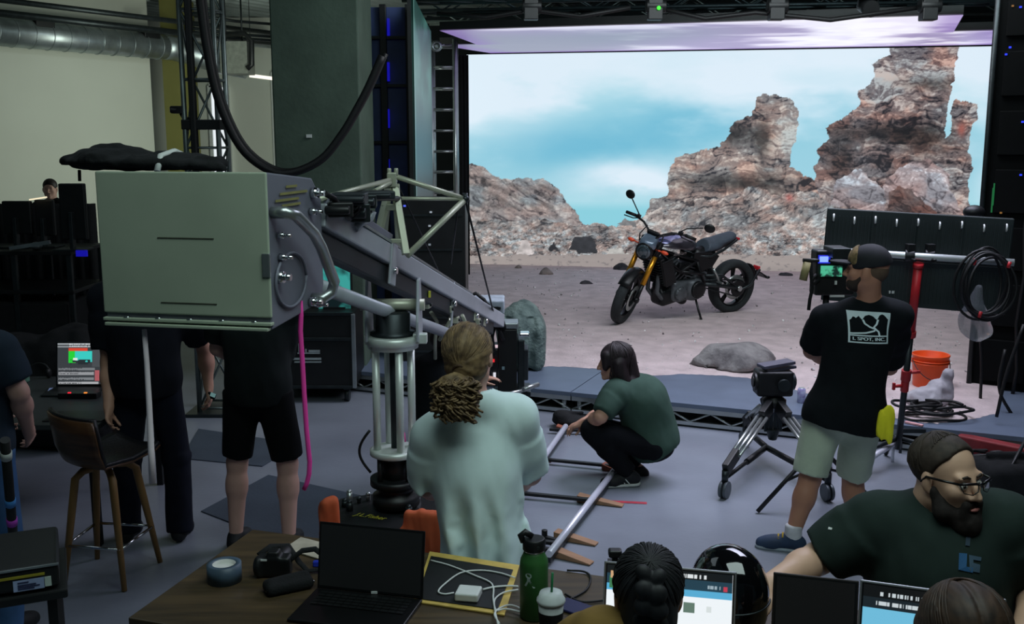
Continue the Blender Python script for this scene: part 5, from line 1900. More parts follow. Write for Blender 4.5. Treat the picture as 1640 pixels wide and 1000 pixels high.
pr += foot_prims(J['al'], (-1, -0.2, 0)) + foot_prims(J['ar'], (-1, 0.1, 0)) + hand_prims(J['wl'], (-0.8, 0.5, -0.3), (0, 0.3, -1), (0, 1, 0), 0.7) + hand_prims(J['wr'], (-0.9, -0.3, -0.3), (0, 0, -1), (0, -1, 0), 0.6)
blob('body', pr, 0.009, m_skin, cro)
m_green = mat('dark_green_tee', (58, 80, 70), 0.9, var=0.1, scale=10, spec=0.2)
pr = torso_prims(J, 0.02, 1.0, 1.15, 0.08) + [C(J['pelvis'] + V(0, 0, -0.02), J['chest'], 0.15, 0.15, 0.1), H(at(1046, 727, Yq), (0.5, 0, -1))] + sleeve(J, 'l', 0.86, 0.085, 0.075) + sleeve(J, 'r', 0.86, 0.085, 0.075) + [C(J['neck'] + V(-0.03, 0, 0.06), J['neck'] + V(-0.02, 0, 0.1), 0.07, 0.07, 0.01, 's')]
blob('tee_shirt', pr, 0.010, m_green, cro, folds(15, 0.014, (8, 8, 5)))
m_pant = mat('black_trousers', (16, 18, 22), 0.9, var=0.2, scale=14, spec=0.15)
pr = [E(J['pelvis'] + V(0, 0, -0.03), (0.15, 0.16, 0.11), k=0.05)]
for s_ in 'lr':
 pr += [C(J['h' + s_], J['k' + s_], 0.10, 0.078, 0.05), C(J['k' + s_], J['k' + s_].lerp(J['a' + s_], 0.4), 0.078, 0.078, 0.03), Y(J['k' + s_].lerp(J['a' + s_], 0.38), J['k' + s_].lerp(J['a' + s_], 0.97), 0.078, 0.06, 0.03)]
blob('trousers', pr, 0.010, m_pant, cro, folds(16, 0.012))
m_sneak = mat('black_sneaker', (22, 24, 27), 0.7, var=0.2)
m_sole = mat('white_sole', (206, 210, 208), 0.6, var=0.05)
for s_, dd in (('l', (-1, -0.2, 0)), ('r', (-1, 0.1, 0))):
 sh = shoe('shoe', J['a' + s_], dd, m_sneak, cro, sole=m_sole)
 if s_ == 'l':
  for i in range(3):
   p = J['al'] + V(-0.02 - 0.03 * i, -0.047 + 0.004 * i, -0.045)
   mb = MB()
   mb.bar(p + V(0.016, 0, -0.016), p + V(-0.012, -0.002, 0.018), 0.010, 0.006)
   obj('side_stripe', mb, m_sole, sh)
Rh = basis(fw2, (-0.12, 0, 1))
def h2(x, y, z):
 return hc2 + Rh @ V(x, y, z)
m_dhair = mat('dark_hair', (34, 24, 26), 0.55, var=0.35, scale=60, stretch=(1, 1, 0.2))
blob('hair', [E(h2(0, -0.022, 0.045), (0.096, 0.114, 0.092), Rh, 0.02), C(h2(-0.07, -0.03, 0.0), h2(-0.075, -0.06, -0.13), 0.05, 0.04, 0.03), C(h2(0.07, -0.03, 0.0), h2(0.075, -0.06, -0.13), 0.05, 0.04, 0.03), C(h2(0, -0.09, 0), h2(0, -0.12, -0.13), 0.06, 0.045, 0.04), C(h2(0.05, -0.1, -0.13), h2(0.05, -0.14, -0.155), 0.03, 0.012, 0.02), C(h2(-0.05, -0.1, -0.13), h2(-0.05, -0.14, -0.15), 0.03, 0.012, 0.02), C(h2(-0.06, 0.05, 0.06), h2(-0.07, 0.06, -0.02), 0.03, 0.022, 0.02)], 0.008, m_dhair, cro,
  lambda Q: 0.012 * (fbm(Q[:, 0] * 40, Q[:, 1] * 40, Q[:, 2] * 8, seed=2) - 0.5))
over_later = (h2(0, -0.022, 0.045), Rh)
# ---------------- person with the curly ponytail, seen from behind
Yt = 3.9
J = pj(dict(pelvis=(772, 880, Yt), chest=(762, 745, Yt), neck=(758, 645, Yt - 0.04), sl=(692, 700, Yt - 0.02), sr=(828, 668, Yt + 0.03), el=(682, 778, Yt + 0.05), wl=(712, 792, Yt + 0.28), er=(850, 760, Yt + 0.16), wr=(800, 790, Yt + 0.36),
   hl=(735, 905, Yt), hr=(812, 905, Yt)))
for s_ in 'lr':
 J['k' + s_] = V(J['h' + s_].x, Yt + 0.02, 0.47)
 J['a' + s_] = V(J['h' + s_].x, Yt - 0.03, 0.085)
hc3 = at(752, 572, Yt - 0.03)
fw3 = V(0.30, 0.92, -0.25)
pon = thing('person', 'person with a curly ponytail and pale sage tee beside the crane column', 'person', (J['pelvis'].x, J['pelvis'].y, 0))
pr = head_prims(hc3, fw3, (-0.10, 0.1, 1), 1.08) + [C(J['neck'], hc3 + V(0, -0.02, -0.07), 0.05, 0.05, 0.04)] + torso_prims(J, -0.012) + arm_prims(J, 'l') + arm_prims(J, 'r') + leg_prims(J, 'l') + leg_prims(J, 'r')
pr += foot_prims(J['al'], (0, 1, 0)) + foot_prims(J['ar'], (0, 1, 0)) + hand_prims(J['wl'], (0.6, 0.8, 0.1), (0.5, -0.4, -1), (0, 0, 1), 0.7) + hand_prims(J['wr'], (-0.5, 0.8, 0.1), (0, 0, -1), (-1, 0, 0), 0.7)
blob('body', pr, 0.009, m_skin2, pon)
m_sage = mat('sage_tee', (218, 240, 238), 0.9, var=0.05, scale=8, spec=0.2)
pr = torso_prims(J, 0.018, 1.02, 1.0, 0.07) + [C(J['pelvis'] + V(0, 0, -0.06), J['chest'] + V(0, 0, -0.05), 0.155, 0.16, 0.08), H(J['pelvis'] + V(0, 0, -0.075), (0, 0, -1))] + sleeve(J, 'l', 0.93, 0.088, 0.083) + sleeve(J, 'r', 0.93, 0.088, 0.083) + [E(J['neck'] + V(0, 0.02, 0.045), (0.07, 0.07, 0.05), k=0.01, op='s')]
def sagefold(Q):
 d = 0.020 * (fbm(Q[:, 0] * 10 + Q[:, 2] * 2.5, Q[:, 1] * 4, Q[:, 2] * 2.0, seed=31, o=3) - 0.5)
 d += 0.034 * np.sin(Q[:, 0] * 58 + Q[:, 2] * 6 + 4 * fbm(Q[:, 0] * 6, Q[:, 2] * 4, seed=33)) * sst(J['chest'].z, J['chest'].z - 0.25, Q[:, 2]) * fbm(Q[:, 0] * 7, Q[:, 2] * 3, seed=35)
 return d
blob('tee_shirt', pr, 0.008, m_sage, pon, sagefold)
pr = [E(J['pelvis'] + V(0, 0, -0.03), (0.16, 0.135, 0.13), k=0.05)] + [Y(J['h' + s_], J['a' + s_], 0.095, 0.07, 0.05) for s_ in 'lr']
blob('trousers', pr, 0.012, mat('grey_trousers', (96, 108, 112), 0.9), pon, folds(33))
for s_ in 'lr':
 shoe('shoe', J['a' + s_], (0, 1, 0), m_sneak, pon)
Rh = basis(fw3, (-0.10, 0.1, 1))
def h3(x, y, z):
 return hc3 + Rh @ V(x, y, z)
m_bhair = mat('blond_brown_hair', (66, 50, 34), 0.65, scale=30, c2=(140, 116, 80), detail=5)
def strands(sd, c, ax):
 return lambda Q: 0.010 * (fbm(np.arctan2((Q - np.array(c)) @ np.array(ax[0]), (Q - np.array(c)) @ np.array(ax[1])) * 9, Q[:, 2] * 2, seed=sd) - 0.5)
hr_ = blob('hair', [E(h3(0, -0.018, 0.036), (0.095, 0.118, 0.102), Rh, 0.02), E(h3(0, -0.05, -0.02), (0.086, 0.08, 0.085), Rh, 0.02), H(h3(0, 0.05, 0), Rh @ V(0, 1, -0.7))], 0.006, m_bhair, pon, strands(5, h3(0, -0.12, -0.02), (Rh @ V(1, 0, 0), Rh @ V(0, 0, 1))))
tb = h3(0.0, -0.125, -0.035)
mb = MB()
mb.torus(tb + V(0, 0.01, 0), Rh @ V(0, -1, -0.6), 0.022, 0.008, 18, 8)
obj('hair_tie', mb, mat('brown_tie', (70, 52, 34), 0.8), hr_)
tail = [E(tb + V(-0.02, -0.02, -0.06), (0.068, 0.045, 0.055), k=0.03), E(tb + V(-0.05, -0.015, -0.10), (0.05, 0.04, 0.05), k=0.03), E(tb + V(0.02, -0.02, -0.10), (0.055, 0.04, 0.06), k=0.03), E(tb + V(-0.015, -0.01, -0.15), (0.055, 0.036, 0.045), k=0.03)]
rg = random.Random(6)
pt_ = blob('ponytail', tail, 0.006, m_bhair, hr_, lambda Q: 0.02 * (fbm(Q[:, 0] * 45, Q[:, 1] * 45, Q[:, 2] * 45, seed=12, o=3) - 0.5))
# loose curls around the ponytail, strands drawn back over the head
mb = MB()
for i in range(230):
 e_ = tb + V(-0.015 + rg.uniform(-0.085, 0.085), rg.uniform(-0.065, -0.01), -0.10 + rg.uniform(-0.09, 0.07))
 s_ = e_ * 0.45 + tb * 0.55 + V(rg.uniform(-0.02, 0.02), -0.02, rg.uniform(-0.03, 0.0))
 rr, ph, tw = rg.uniform(0.009, 0.016), rg.random() * 6, rg.uniform(12, 22)
 sw_ = V(rg.uniform(-0.03, 0.03), -0.022, 0.0)
 mb.tube([s_.lerp(e_, t_) + sw_ * math.sin(PI * t_) + V(rr * math.cos(tw * t_ + ph), rr * math.sin(tw * t_ + ph), 0.6 * rr * math.sin(tw * t_)) for t_ in np.linspace(0, 1, 22)], 0.0042, 5)
obj('curls', mb, m_bhair, pt_, fix=False)
def over_head(name, c, R, rad, start, ends, m, par, n, seed, r=0.002, sag=None):
 """strands lying on the scalp ellipsoid from a gathering point to the hairline"""
 rg = random.Random(seed)
 mb = MB()
 for i in range(n):
  a = Vector(start).normalized()
  b = Vector(ends(rg)).normalized()
  pts = []
  for t_ in np.linspace(0, 1, 12):
   d = a.lerp(b, t_).normalized()
   s_ = 1.0 / math.sqrt((d.x / rad[0]) ** 2 + (d.y / rad[1]) ** 2 + (d.z / rad[2]) ** 2)
   pts.append(Vector(c) + R @ (d * (s_ * (1 + 0.012 * math.sin(9 * t_ + i)))))
  if sag:
   e_ = pts[-1]
   for k in range(1, 7):
    pts.append(e_ + V(0.006 * math.sin(k + i), 0.004 * math.cos(k * 1.3 + i), -sag * k / 6 * (0.85 + 0.3 * ((i * 37) % 10) / 10)))
  mb.tube(pts, r, 5)
 return obj(name, mb, m, par, fix=False)
over_head('strands', h3(0, -0.018, 0.036), Rh, (0.096, 0.119, 0.103), (0, -1, -0.55), lambda g: (g.uniform(-1, 1), g.uniform(-0.3, 0.6), g.uniform(-0.1, 1)), m_bhair, hr_, 130, 3)
def crouch_end(g):
 q_ = g.uniform(2.75, 6.68)
 return (math.cos(q_), math.sin(q_), 0.0)
over_head('strands', over_later[0], over_later[1], (0.098, 0.116, 0.094), (0, 0.1, 1), crouch_end, m_dhair, [c_ for c_ in cro.children if c_.name.startswith('hair')][0], 150, 8, 0.003, 0.14)
# ---------------- person in black kneeling behind the ponytail
Yk = 6.4
J = pj(dict(pelvis=(698, 690, Yk), chest=(700, 620, Yk), neck=(712, 572, Yk), sl=(682, 590, Yk - 0.1), sr=(730, 590, Yk + 0.16), el=(676, 640, Yk + 0.05), wl=(715, 655, Yk + 0.2), er=(745, 640, Yk + 0.25), wr=(765, 610, Yk + 0.3), hl=(690, 702, Yk - 0.1), hr=(712, 702, Yk + 0.1)))
J['kl'], J['kr'] = V(J['hl'].x + 0.30, Yk - 0.05, 0.34), V(J['hr'].x + 0.3, Yk + 0.2, 0.4)
J['al'], J['ar'] = V(J['hl'].x + 0.12, Yk - 0.1, 0.09), V(J['hr'].x + 0.26, Yk + 0.2, 0.09)
hc4 = at(716, 552, Yk + 0.02)
fw4 = V(0.9, 0.35, -0.45)
kne = thing('person', 'person in black squatting under the crane arm, mostly hidden by the ponytail', 'person', (J['pelvis'].x, J['pelvis'].y, 0))
pr = head_prims(hc4, fw4, (0.15, 0, 1)) + [C(J['neck'], hc4 + V(-0.02, 0, -0.06), 0.055, 0.055, 0.04)] + torso_prims(J, -0.012) + arm_prims(J, 'l') + arm_prims(J, 'r') + leg_prims(J, 'l') + leg_prims(J, 'r') + foot_prims(J['al'], (1, 0, 0)) + foot_prims(J['ar'], (1, 0, 0)) + hand_prims(J['wl'], (1, 0.3, 0), (0, 0, -1), (0, 1, 0), 0.5) + hand_prims(J['wr'], (1, 0.1, 0.2), (0, 0, -1), (0, -1, 0), 0.5)
blob('body', pr, 0.010, m_skin, kne)
pr = torso_prims(J, 0.02, 1.0, 1.1, 0.08) + [C(J['pelvis'], J['chest'], 0.15, 0.15, 0.08), H(J['pelvis'] + V(0, 0, -0.06), (0, 0, -1))] + sleeve(J, 'l', 0.9, 0.08, 0.075) + sleeve(J, 'r', 0.9, 0.08, 0.075)
blob('tee_shirt', pr, 0.012, m_tee, kne, folds(41))
pr = [E(J['pelvis'] + V(0, 0, -0.03), (0.15, 0.15, 0.11), k=0.05)]
for s_ in 'lr':
 pr += [C(J['h' + s_], J['k' + s_], 0.1, 0.078, 0.05), Y(J['k' + s_], J['k' + s_].lerp(J['a' + s_], 0.95), 0.078, 0.06, 0.03)]
blob('trousers', pr, 0.012, m_pant, kne, folds(42))
for s_ in 'lr':
 shoe('shoe', J['a' + s_], (1, 0, 0), m_sneak, kne)
Rh = basis(fw4, (0.15, 0, 1))
blob('hair', [E(hc4 + Rh @ V(0, -0.018, 0.04), (0.085, 0.105, 0.09), Rh, 0.0), H(hc4 + Rh @ V(0, 0.05, 0), Rh @ V(0, 1, -0.8)), H(hc4 + Rh @ V(0, 0, -0.04), Rh @ V(0, 0.3, -1))], 0.009, m_dhair, kne)
# ---------------- standing people at the left, heads hidden behind the bucket
def stander(label, Yd, cx, cy_floor, H_, heading, arms, tee, pants, shorts=False, stance=0.11, skin=m_skin2, lean=0.0, hairm=None, wide=1.0, shoe_m=None, sleeve_f=0.75, arm_dn=None):
 base = gr(cx, cy_floor, 0)
 s = H_ / 1.78
 c, sn = math.cos(heading), math.sin(heading)
 def q(x, y, z):
  return base + V(x * c - y * sn, x * sn + y * c, z) * s
 J = dict(pelvis=q(0, 0, 0.97), chest=q(0, lean * 0.5, 1.26), neck=q(0, lean, 1.48), sl=q(-0.19 * wide, lean, 1.42), sr=q(0.19 * wide, lean, 1.42), hl=q(-0.09, 0, 0.92), hr=q(0.09, 0, 0.92),
    kl=q(-stance * 0.95, 0.02, 0.50), kr=q(stance * 0.95, 0.02, 0.50), al=q(-stance, -0.03, 0.085), ar=q(stance, -0.03, 0.085))
 for k, v in arms.items():
  J[k] = at(*v) if len(v) == 3 and v[0] > 10 else q(*v)
 t = thing('person', label, 'person', base)
 hc = q(0, lean + 0.03, 1.64)
 f = V(-sn, c, -0.1)
 pr = head_prims(hc, f) + [C(J['neck'], hc + V(0, 0, -0.06), 0.056, 0.055, 0.04)] + torso_prims(J, -0.012, wide) + arm_prims(J, 'l') + arm_prims(J, 'r') + leg_prims(J, 'l', 0.002) + leg_prims(J, 'r', 0.002) + foot_prims(J['al'], f) + foot_prims(J['ar'], f)
 rt = V(c, sn, 0)
 for s_, sg in (('l', -1), ('r', 1)):
  d = (J['w' + s_] - J['e' + s_]).normalized()
  pr += hand_prims(J['w' + s_], d, -rt * sg, f, 0.75)
 blob('body', pr, 0.009, skin, t)
 pr = torso_prims(J, 0.016, 1.03 * wide, 1.05) + [C(J['pelvis'] + V(0, 0, -0.06), J['chest'], 0.155 * wide, 0.155 * wide, 0.08), H(J['pelvis'] + V(0, 0, -0.10), (0, 0, -1))] + sleeve(J, 'l', sleeve_f, 0.083, 0.085) + sleeve(J, 'r', sleeve_f, 0.083, 0.085) + [E(J['neck'] + V(0, 0.0, 0.055), (0.07, 0.07, 0.05), k=0.01, op='s')]
 blob('tee_shirt', pr, 0.010, tee, t, folds(int(cx), 0.012))
 pr = [E(J['pelvis'] + V(0, 0, -0.02), (0.165, 0.135, 0.14), k=0.05)]
 for s_ in 'lr':
  if shorts:
   pr += [Y(J['h' + s_], J['k' + s_] + V(0, 0, 0.04), 0.105, 0.088, 0.05)]
  else:
   pr += [Y(J['h' + s_], J['k' + s_] + V(0, 0, -0.03), 0.10, 0.08, 0.05), Y(J['k' + s_], J['a' + s_] + V(0, 0, -0.03), 0.08, 0.075, 0.03)]
 blob('shorts' if shorts else 'trousers', pr, 0.010, pants, t, folds(int(cx) + 1, 0.012))
 for s_ in 'lr':
  shoe('shoe', J['a' + s_], f, shoe_m or m_sneak, t)
 Rh = basis(f, (0, 0, 1))
 blob('hair', [E(hc + Rh @ V(0, -0.02, 0.035), (0.084, 0.105, 0.09), Rh, 0.0), H(hc + Rh @ V(0, 0.05, 0), Rh @ V(0, 1, -0.8)), H(hc + Rh @ V(0, 0, -0.05), Rh @ V(0, 0.3, -1))], 0.009, hairm or m_dhair, t)
 return t, J
m_dtee = mat('charcoal_tee', (26, 32, 32), 0.9, var=0.15, scale=10, spec=0.2)
stander('person in a charcoal tee and black shorts standing under the counterweight bucket', 5.6, 424, 877, 1.78, -0.08,
  dict(er=(443, 590, 5.72), wr=(453, 618, 5.66), el=(-0.26, 0.10, 1.15), wl=(-0.12, 0.24, 1.05)), m_dtee, mat('black_shorts', (12, 14, 16), 0.85, spec=0.2), True, stance=0.155)
m_navy = mat('black_navy_tee', (17, 20, 28), 0.9, var=0.15, scale=10, spec=0.2)
_, Jf = stander('person in black tee and dark trousers standing behind the bar stool', 5.8, 250, 862, 1.80, 0.05,
  dict(el=(174, 582, 5.72), wl=(174, 652, 5.60), er=(329, 565, 5.95), wr=(334, 618, 5.9)), m_navy, mat('dark_jeans', (18, 22, 34), 0.85, spec=0.2), False, stance=0.15, skin=m_skin, wide=1.12)
t = thing('phone', 'small phone in the hand of the person in black beside the shorts wearer', 'phone', at(338, 634, 5.86))
mb = MB()
mb.box(at(339, 634, 5.86), (0.05, 0.014, 0.035), Matrix.Rotation(0.4, 3, 'Y'))
obj('case', mb, m_black, t, 0.003)
mb = MB()
mb.box(at(341, 633, 5.845), (0.03, 0.006, 0.022), Matrix.Rotation(0.4, 3, 'Y'))
obj('screen', mb, glow('phone_glow', (110, 150, 150), 0.6), t)
m_bluetee = mat('slate_tee', (42, 54, 66), 0.9, var=0.1, scale=10, spec=0.2)
tt, Jg = stander('person in a slate tee and blue jeans beside the bar stool', 4.3, -14, 1015, 1.74, -0.25,
  dict(er=(30, 628, 4.5), wr=(46, 690, 4.72), el=(-0.28, 0.10, 1.15), wl=(-0.15, 0.25, 1.0)), m_bluetee, mat('blue_jeans', (58, 96, 140), 0.85, var=0.2, scale=9), False, stance=0.12, skin=m_skin2)
t = thing('boom_pole', 'black pole with blue and purple tape bands leaning beside the blue jeans', 'pole', gr(30, 985, 0))
a, b = at(8, 705, 4.05), gr(33, 1000, 0)
b = V(b.x, max(b.y, 4.0), 0)
mb = MB()
mb.cyl(b, a, 0.02, n=12)
obj('pole_tube', mb, m_black, t)
for f, c, nm in ((0.93, (190, 196, 190), 'grip_ring'), (0.70, (70, 140, 210), 'blue_band'), (0.60, (180, 70, 190), 'purple_band')):
 mb = MB()
 p = b.lerp(a, f)
 mb.cyl(p - (a - b).normalized() * 0.02, p + (a - b).normalized() * 0.02, 0.023, n=12)
 obj(nm, mb, mat(nm, c, 0.5), t)
# far person behind the desk monitors
base = at(80, 305, 12.3)
far_h = V(base.x, 12.3, 0)
hc = at(80, 303, 12.3)
t = thing('person', 'distant person with short dark hair standing behind the desk monitors at the pale wall', 'person', far_h)
J = dict(pelvis=V(far_h.x, 12.3, 1.0), chest=V(far_h.x + .03, 12.3, hc.z - 0.42), neck=V(far_h.x + 0.02, 12.32, hc.z - 0.17), sl=V(far_h.x + 0.22, 12.3, hc.z - 0.23), sr=V(far_h.x - 0.16, 12.3, hc.z - 0.23), hl=V(far_h.x + 0.1, 12.3, 0.95), hr=V(far_h.x - 0.08, 12.3, 0.95), el=V(far_h.x + 0.28, 12.25, 1.2), wl=V(far_h.x + 0.25, 12.1, 1.0), er=V(far_h.x - 0.2, 12.25, 1.2), wr=V(far_h.x - 0.2, 12.1, 1.0))
for s_ in 'lr':
 J['k' + s_] = V(J['h' + s_].x, 12.3, 0.5)
 J['a' + s_] = V(J['h' + s_].x, 12.33, 0.085)
fw = V(0.2, -1, -0.1)
pr = head_prims(hc, fw) + [C(J['neck'], hc + V(0, 0.02, -0.06), 0.056, 0.055, 0.04)] + torso_prims(J, -0.012) + arm_prims(J, 'l') + arm_prims(J, 'r') + leg_prims(J, 'l') + leg_prims(J, 'r') + foot_prims(J['al'], fw) + foot_prims(J['ar'], fw) + hand_prims(J['wl'], (0, -0.6, -0.6), (-1, 0, 0), (0, 0, 1)) + hand_prims(J['wr'], (0, -0.6, -0.6), (1, 0, 0), (0, 0, 1))
blob('body', pr, 0.012, m_skin2, t)
blob('tee_shirt', torso_prims(J, 0.016) + [H(J['pelvis'] + V(0, 0, -0.1), (0, 0, -1))] + sleeve(J, 'l', 0.75, 0.083, 0.08) + sleeve(J, 'r', 0.75, 0.083, 0.08), 0.014, m_tee, t)
blob('trousers', [E(J['pelvis'], (0.16, 0.13, 0.12), k=0.05)] + [Y(J['h' + s_], J['a' + s_], 0.095, 0.07, 0.05) for s_ in 'lr'], 0.014, m_pant, t)
Rh = basis(fw, (0, 0, 1))
blob('hair', [E(hc + Rh @ V(0, -0.02, 0.042), (0.082, 0.102, 0.085), Rh, 0.0), H(hc + Rh @ V(0, 0.06, 0.02), Rh @ V(0, 1, -0.6))], 0.01, m_dhair, t)
for s_ in 'lr':
 shoe('shoe', J['a' + s_], fw, m_sneak, t)
# ---------------- bearded man with glasses at the far side of the table
Yb = 3.1
J = pj(dict(pelvis=(1520, 1120, Yb + 0.05), chest=(1500, 905, Yb + 0.03), neck=(1508, 822, Yb + 0.03), sl=(1612, 838, Yb - 0.02), sr=(1398, 838, Yb + 0.08), er=(1310, 895, Yb + 0.10), wr=(1232, 938, Yb - 0.10), el=(1672, 930, Yb - 0.02), wl=(1640, 1020, Yb - 0.2), hl=(1570, 1140, Yb), hr=(1460, 1140, Yb + 0.08)))
J['kl'], J['kr'] = V(J['hl'].x + 0.05, Yb - 0.42, 0.50), V(J['hr'].x - 0.05, Yb - 0.40, 0.50)
J['al'], J['ar'] = V(J['kl'].x, Yb - 0.36, 0.085), V(J['kr'].x, Yb - 0.34, 0.085)
hcb = at(1515, 762, Yb - 0.02)
fwb = V(0.47, -0.87, -0.12)
Rh = basis(fwb, (0.0, 0.0, 1))
SB = 1.05
bea = thing('person', 'bearded person with black glasses and dark green tee seated behind the open laptops', 'person', (J['pelvis'].x, J['pelvis'].y, 0))
def hb(x, y, z):
 return hcb + Rh @ (V(x, y, z) * SB)
pr = head_prims(hcb, fwb, (0, 0, 1), SB) + [C(J['neck'] + V(0, 0, -0.03), hb(0, -0.035, -0.08), 0.072, 0.066, 0.04)] + torso_prims(J, -0.012, 1.25, 1.15) + arm_prims(J, 'l', 0.012) + arm_prims(J, 'r', 0.008) + leg_prims(J, 'l') + leg_prims(J, 'r') + foot_prims(J['al'], (0, -1, 0)) + foot_prims(J['ar'], (0, -1, 0))
pr += hand_prims(J['wr'], (-0.75, -0.5, -0.25), (0, -0.2, -1), (0.3, -1, 0), 0.35) + hand_prims(J['wl'], (-0.5, -0.8, -0.1), (0, 0, -1), (-1, 0, 0), 0.4)
blob('body', pr, 0.0065, mat('skin_bearded', (206, 166, 140), 0.5, var=0.05, scale=14), bea)
m_gtee = mat('green_black_tee', (38, 50, 46), 0.9, var=0.1, scale=9, spec=0.2)
pr = torso_prims(J, 0.02, 1.3, 1.2, 0.08) + [C(J['pelvis'], J['chest'] + V(0, 0, -0.02), 0.21, 0.20, 0.1), H(J['pelvis'] + V(0, 0, -0.1), (0, 0, -1))] + sleeve(J, 'l', 0.9, 0.108, 0.098, 0.05) + sleeve(J, 'r', 0.92, 0.108, 0.096, 0.05) + [E(J['neck'] + V(0.0, -0.035, 0.055), (0.088, 0.10, 0.068), k=0.01, op='s')]
shb = blob('tee_shirt', pr, 0.009, m_gtee, bea, folds(71, 0.014))
pr = [E(J['pelvis'] + V(0, 0, -0.02), (0.2, 0.16, 0.13), k=0.05)]
for s_ in 'lr':
 pr += [C(J['h' + s_], J['k' + s_], 0.105, 0.085, 0.05), Y(J['k' + s_], J['a' + s_], 0.08, 0.065, 0.03)]
blob('trousers', pr, 0.014, m_pant, bea)
for s_ in 'lr':
 shoe('shoe', J['a' + s_], (0, -1, 0), m_sneak, bea)
m_bh = mat('brown_hair', (52, 42, 34), 0.7, var=0.3, scale=50)
blob('hair', [E(hb(0, -0.018, 0.040), (0.0835 * SB, 0.106 * SB, 0.088 * SB), Rh, 0.0), H(hb(0, 0.052, 0.085), Rh @ V(0, 1, -0.30)), H(hb(0, 0, -0.05), Rh @ V(0, 0.5, -1)), E(hb(0, 0.108, 0.0), (0.2, 0.106 * SB, 0.088 * SB), Rh, 0.01, 's'), E(hb(0.085, 0.0, -0.01), (0.02, 0.022, 0.035), Rh, 0.005, 's'), E(hb(-0.085, 0.0, -0.01), (0.02, 0.022, 0.035), Rh, 0.005, 's')], 0.005, m_bh, bea,
  lambda Q: 0.004 * (fbm(Q[:, 0] * 90, Q[:, 1] * 90, Q[:, 2] * 40, seed=2) - 0.5))
over_head('strands', hb(0, -0.018, 0.040), Rh, (0.0845 * SB, 0.107 * SB, 0.089 * SB), (0.1, -0.4, 1), lambda g: (g.uniform(-1, 1), 0.2, g.uniform(0.75, 0.95)) if g.random() < 0.4 else (g.choice((-1, 1)), g.uniform(-1.2, 0.0), g.uniform(-0.3, 0.4)), m_bh, [c_ for c_ in bea.children if c_.name.startswith('hair')][0], 170, 21, 0.0016)
pr = [C(hb(-0.068, 0.012, -0.03), hb(-0.055, 0.04, -0.085), 0.012 * SB, 0.022 * SB, 0.02), C(hb(0.068, 0.012, -0.03), hb(0.055, 0.04, -0.085), 0.012 * SB, 0.022 * SB, 0.02), C(hb(-0.05, 0.045, -0.09), hb(0, 0.085, -0.115), 0.028 * SB, 0.03 * SB, 0.03), C(hb(0.05, 0.045, -0.09), hb(0, 0.085, -0.115), 0.028 * SB, 0.03 * SB, 0.03), E(hb(0, 0.078, -0.125), (0.042 * SB, 0.04 * SB, 0.042 * SB), Rh, 0.02),
  C(hb(-0.026, 0.1, -0.058), hb(0.026, 0.1, -0.058), 0.008 * SB, 0.008 * SB, 0.008), C(hb(-0.03, 0.096, -0.06), hb(-0.03, 0.09, -0.09), 0.012, 0.016, 0.01), C(hb(0.03, 0.096, -0.06), hb(0.03, 0.09, -0.09), 0.012, 0.016, 0.01), E(hb(0, 0.112, -0.0735), (0.021 * SB, 0.02 * SB, 0.0085 * SB), Rh, 0.004, 's')]
blob('beard', pr, 0.005, mat('black_brown_beard', (30, 23, 20), 0.85, var=0.3, scale=80), bea, lambda Q: 0.009 * (fbm(Q[:, 0] * 70, Q[:, 1] * 70, Q[:, 2] * 30, seed=4) - 0.5))
mb = MB()
mb.tube([hb(-0.018, 0.106, -0.0735), hb(0, 0.110, -0.0725), hb(0.018, 0.106, -0.0735)], [0.003, 0.0065, 0.003], 8)
obj('lips', mb, mat('lips', (186, 116, 108), 0.5), bea)
for sx in (-1, 1):
 mb = MB()
 mb.ball(hb(sx * 0.031, 0.0835, -0.002), 0.0125 * SB, 16)
 ey = obj('eye', mb, mat('eye_white', (214, 208, 200), 0.3), bea)
 mb = MB()
 mb.ball(hb(sx * 0.031 + 0.004, 0.0918, -0.002), 0.0056 * SB, 12)
 obj('iris', mb, mat('iris_dark', (30, 22, 18), 0.2), ey)
 mb = MB()
 mb.tube([hb(sx * 0.014, 0.094, 0.020), hb(sx * 0.03, 0.095, 0.027), hb(sx * 0.05, 0.083, 0.020)], [0.003, 0.0045, 0.003], 8)
 obj('eyebrow', mb, m_bh, bea)
gl = thing('glasses', 'black half rimmed glasses worn by the bearded person', 'glasses', hb(0, 0.11, 0))
m_gf = mat('glasses_black', (14, 14, 16), 0.25)
for sx in (-1, 1):
 mb = MB()
 mb.tube([hb(sx * 0.008, 0.118, 0.008), hb(sx * 0.02, 0.12, 0.013), hb(sx * 0.05, 0.112, 0.014), hb(sx * 0.066, 0.098, 0.012)], 0.0042, 8)
 obj('brow_rim', mb, m_gf, gl)
 mb = MB()
 mb.tube([hb(sx * 0.066, 0.098, 0.012), hb(sx * 0.082, 0.05, 0.012), hb(sx * 0.086, 0.0, 0.010), hb(sx * 0.084, -0.02, -0.01)], 0.004, 8)
 obj('temple', mb, m_gf, gl)
 mb = MB()
 mb.tube([hb(sx * 0.008, 0.118, 0.008), hb(sx * 0.012, 0.121, -0.012), hb(sx * 0.03, 0.119, -0.02), hb(sx * 0.055, 0.108, -0.014), hb(sx * 0.066, 0.098, 0.012)], 0.0016, 6)
 obj('lower_rim', mb, m_steel, gl)
 mb = MB()
 mb.add([hb(sx * 0.009, 0.119, 0.01), hb(sx * 0.013, 0.121, -0.012), hb(sx * 0.03, 0.119, -0.019), hb(sx * 0.055, 0.109, -0.014), hb(sx * 0.065, 0.100, 0.011)], [(0, 1, 2, 3, 4)])
 obj('lens', mb, mat('lens_glass', (235, 240, 245), 0.05, trans=1.0, alpha=0.35, ior=1.1), gl)
mb = MB()
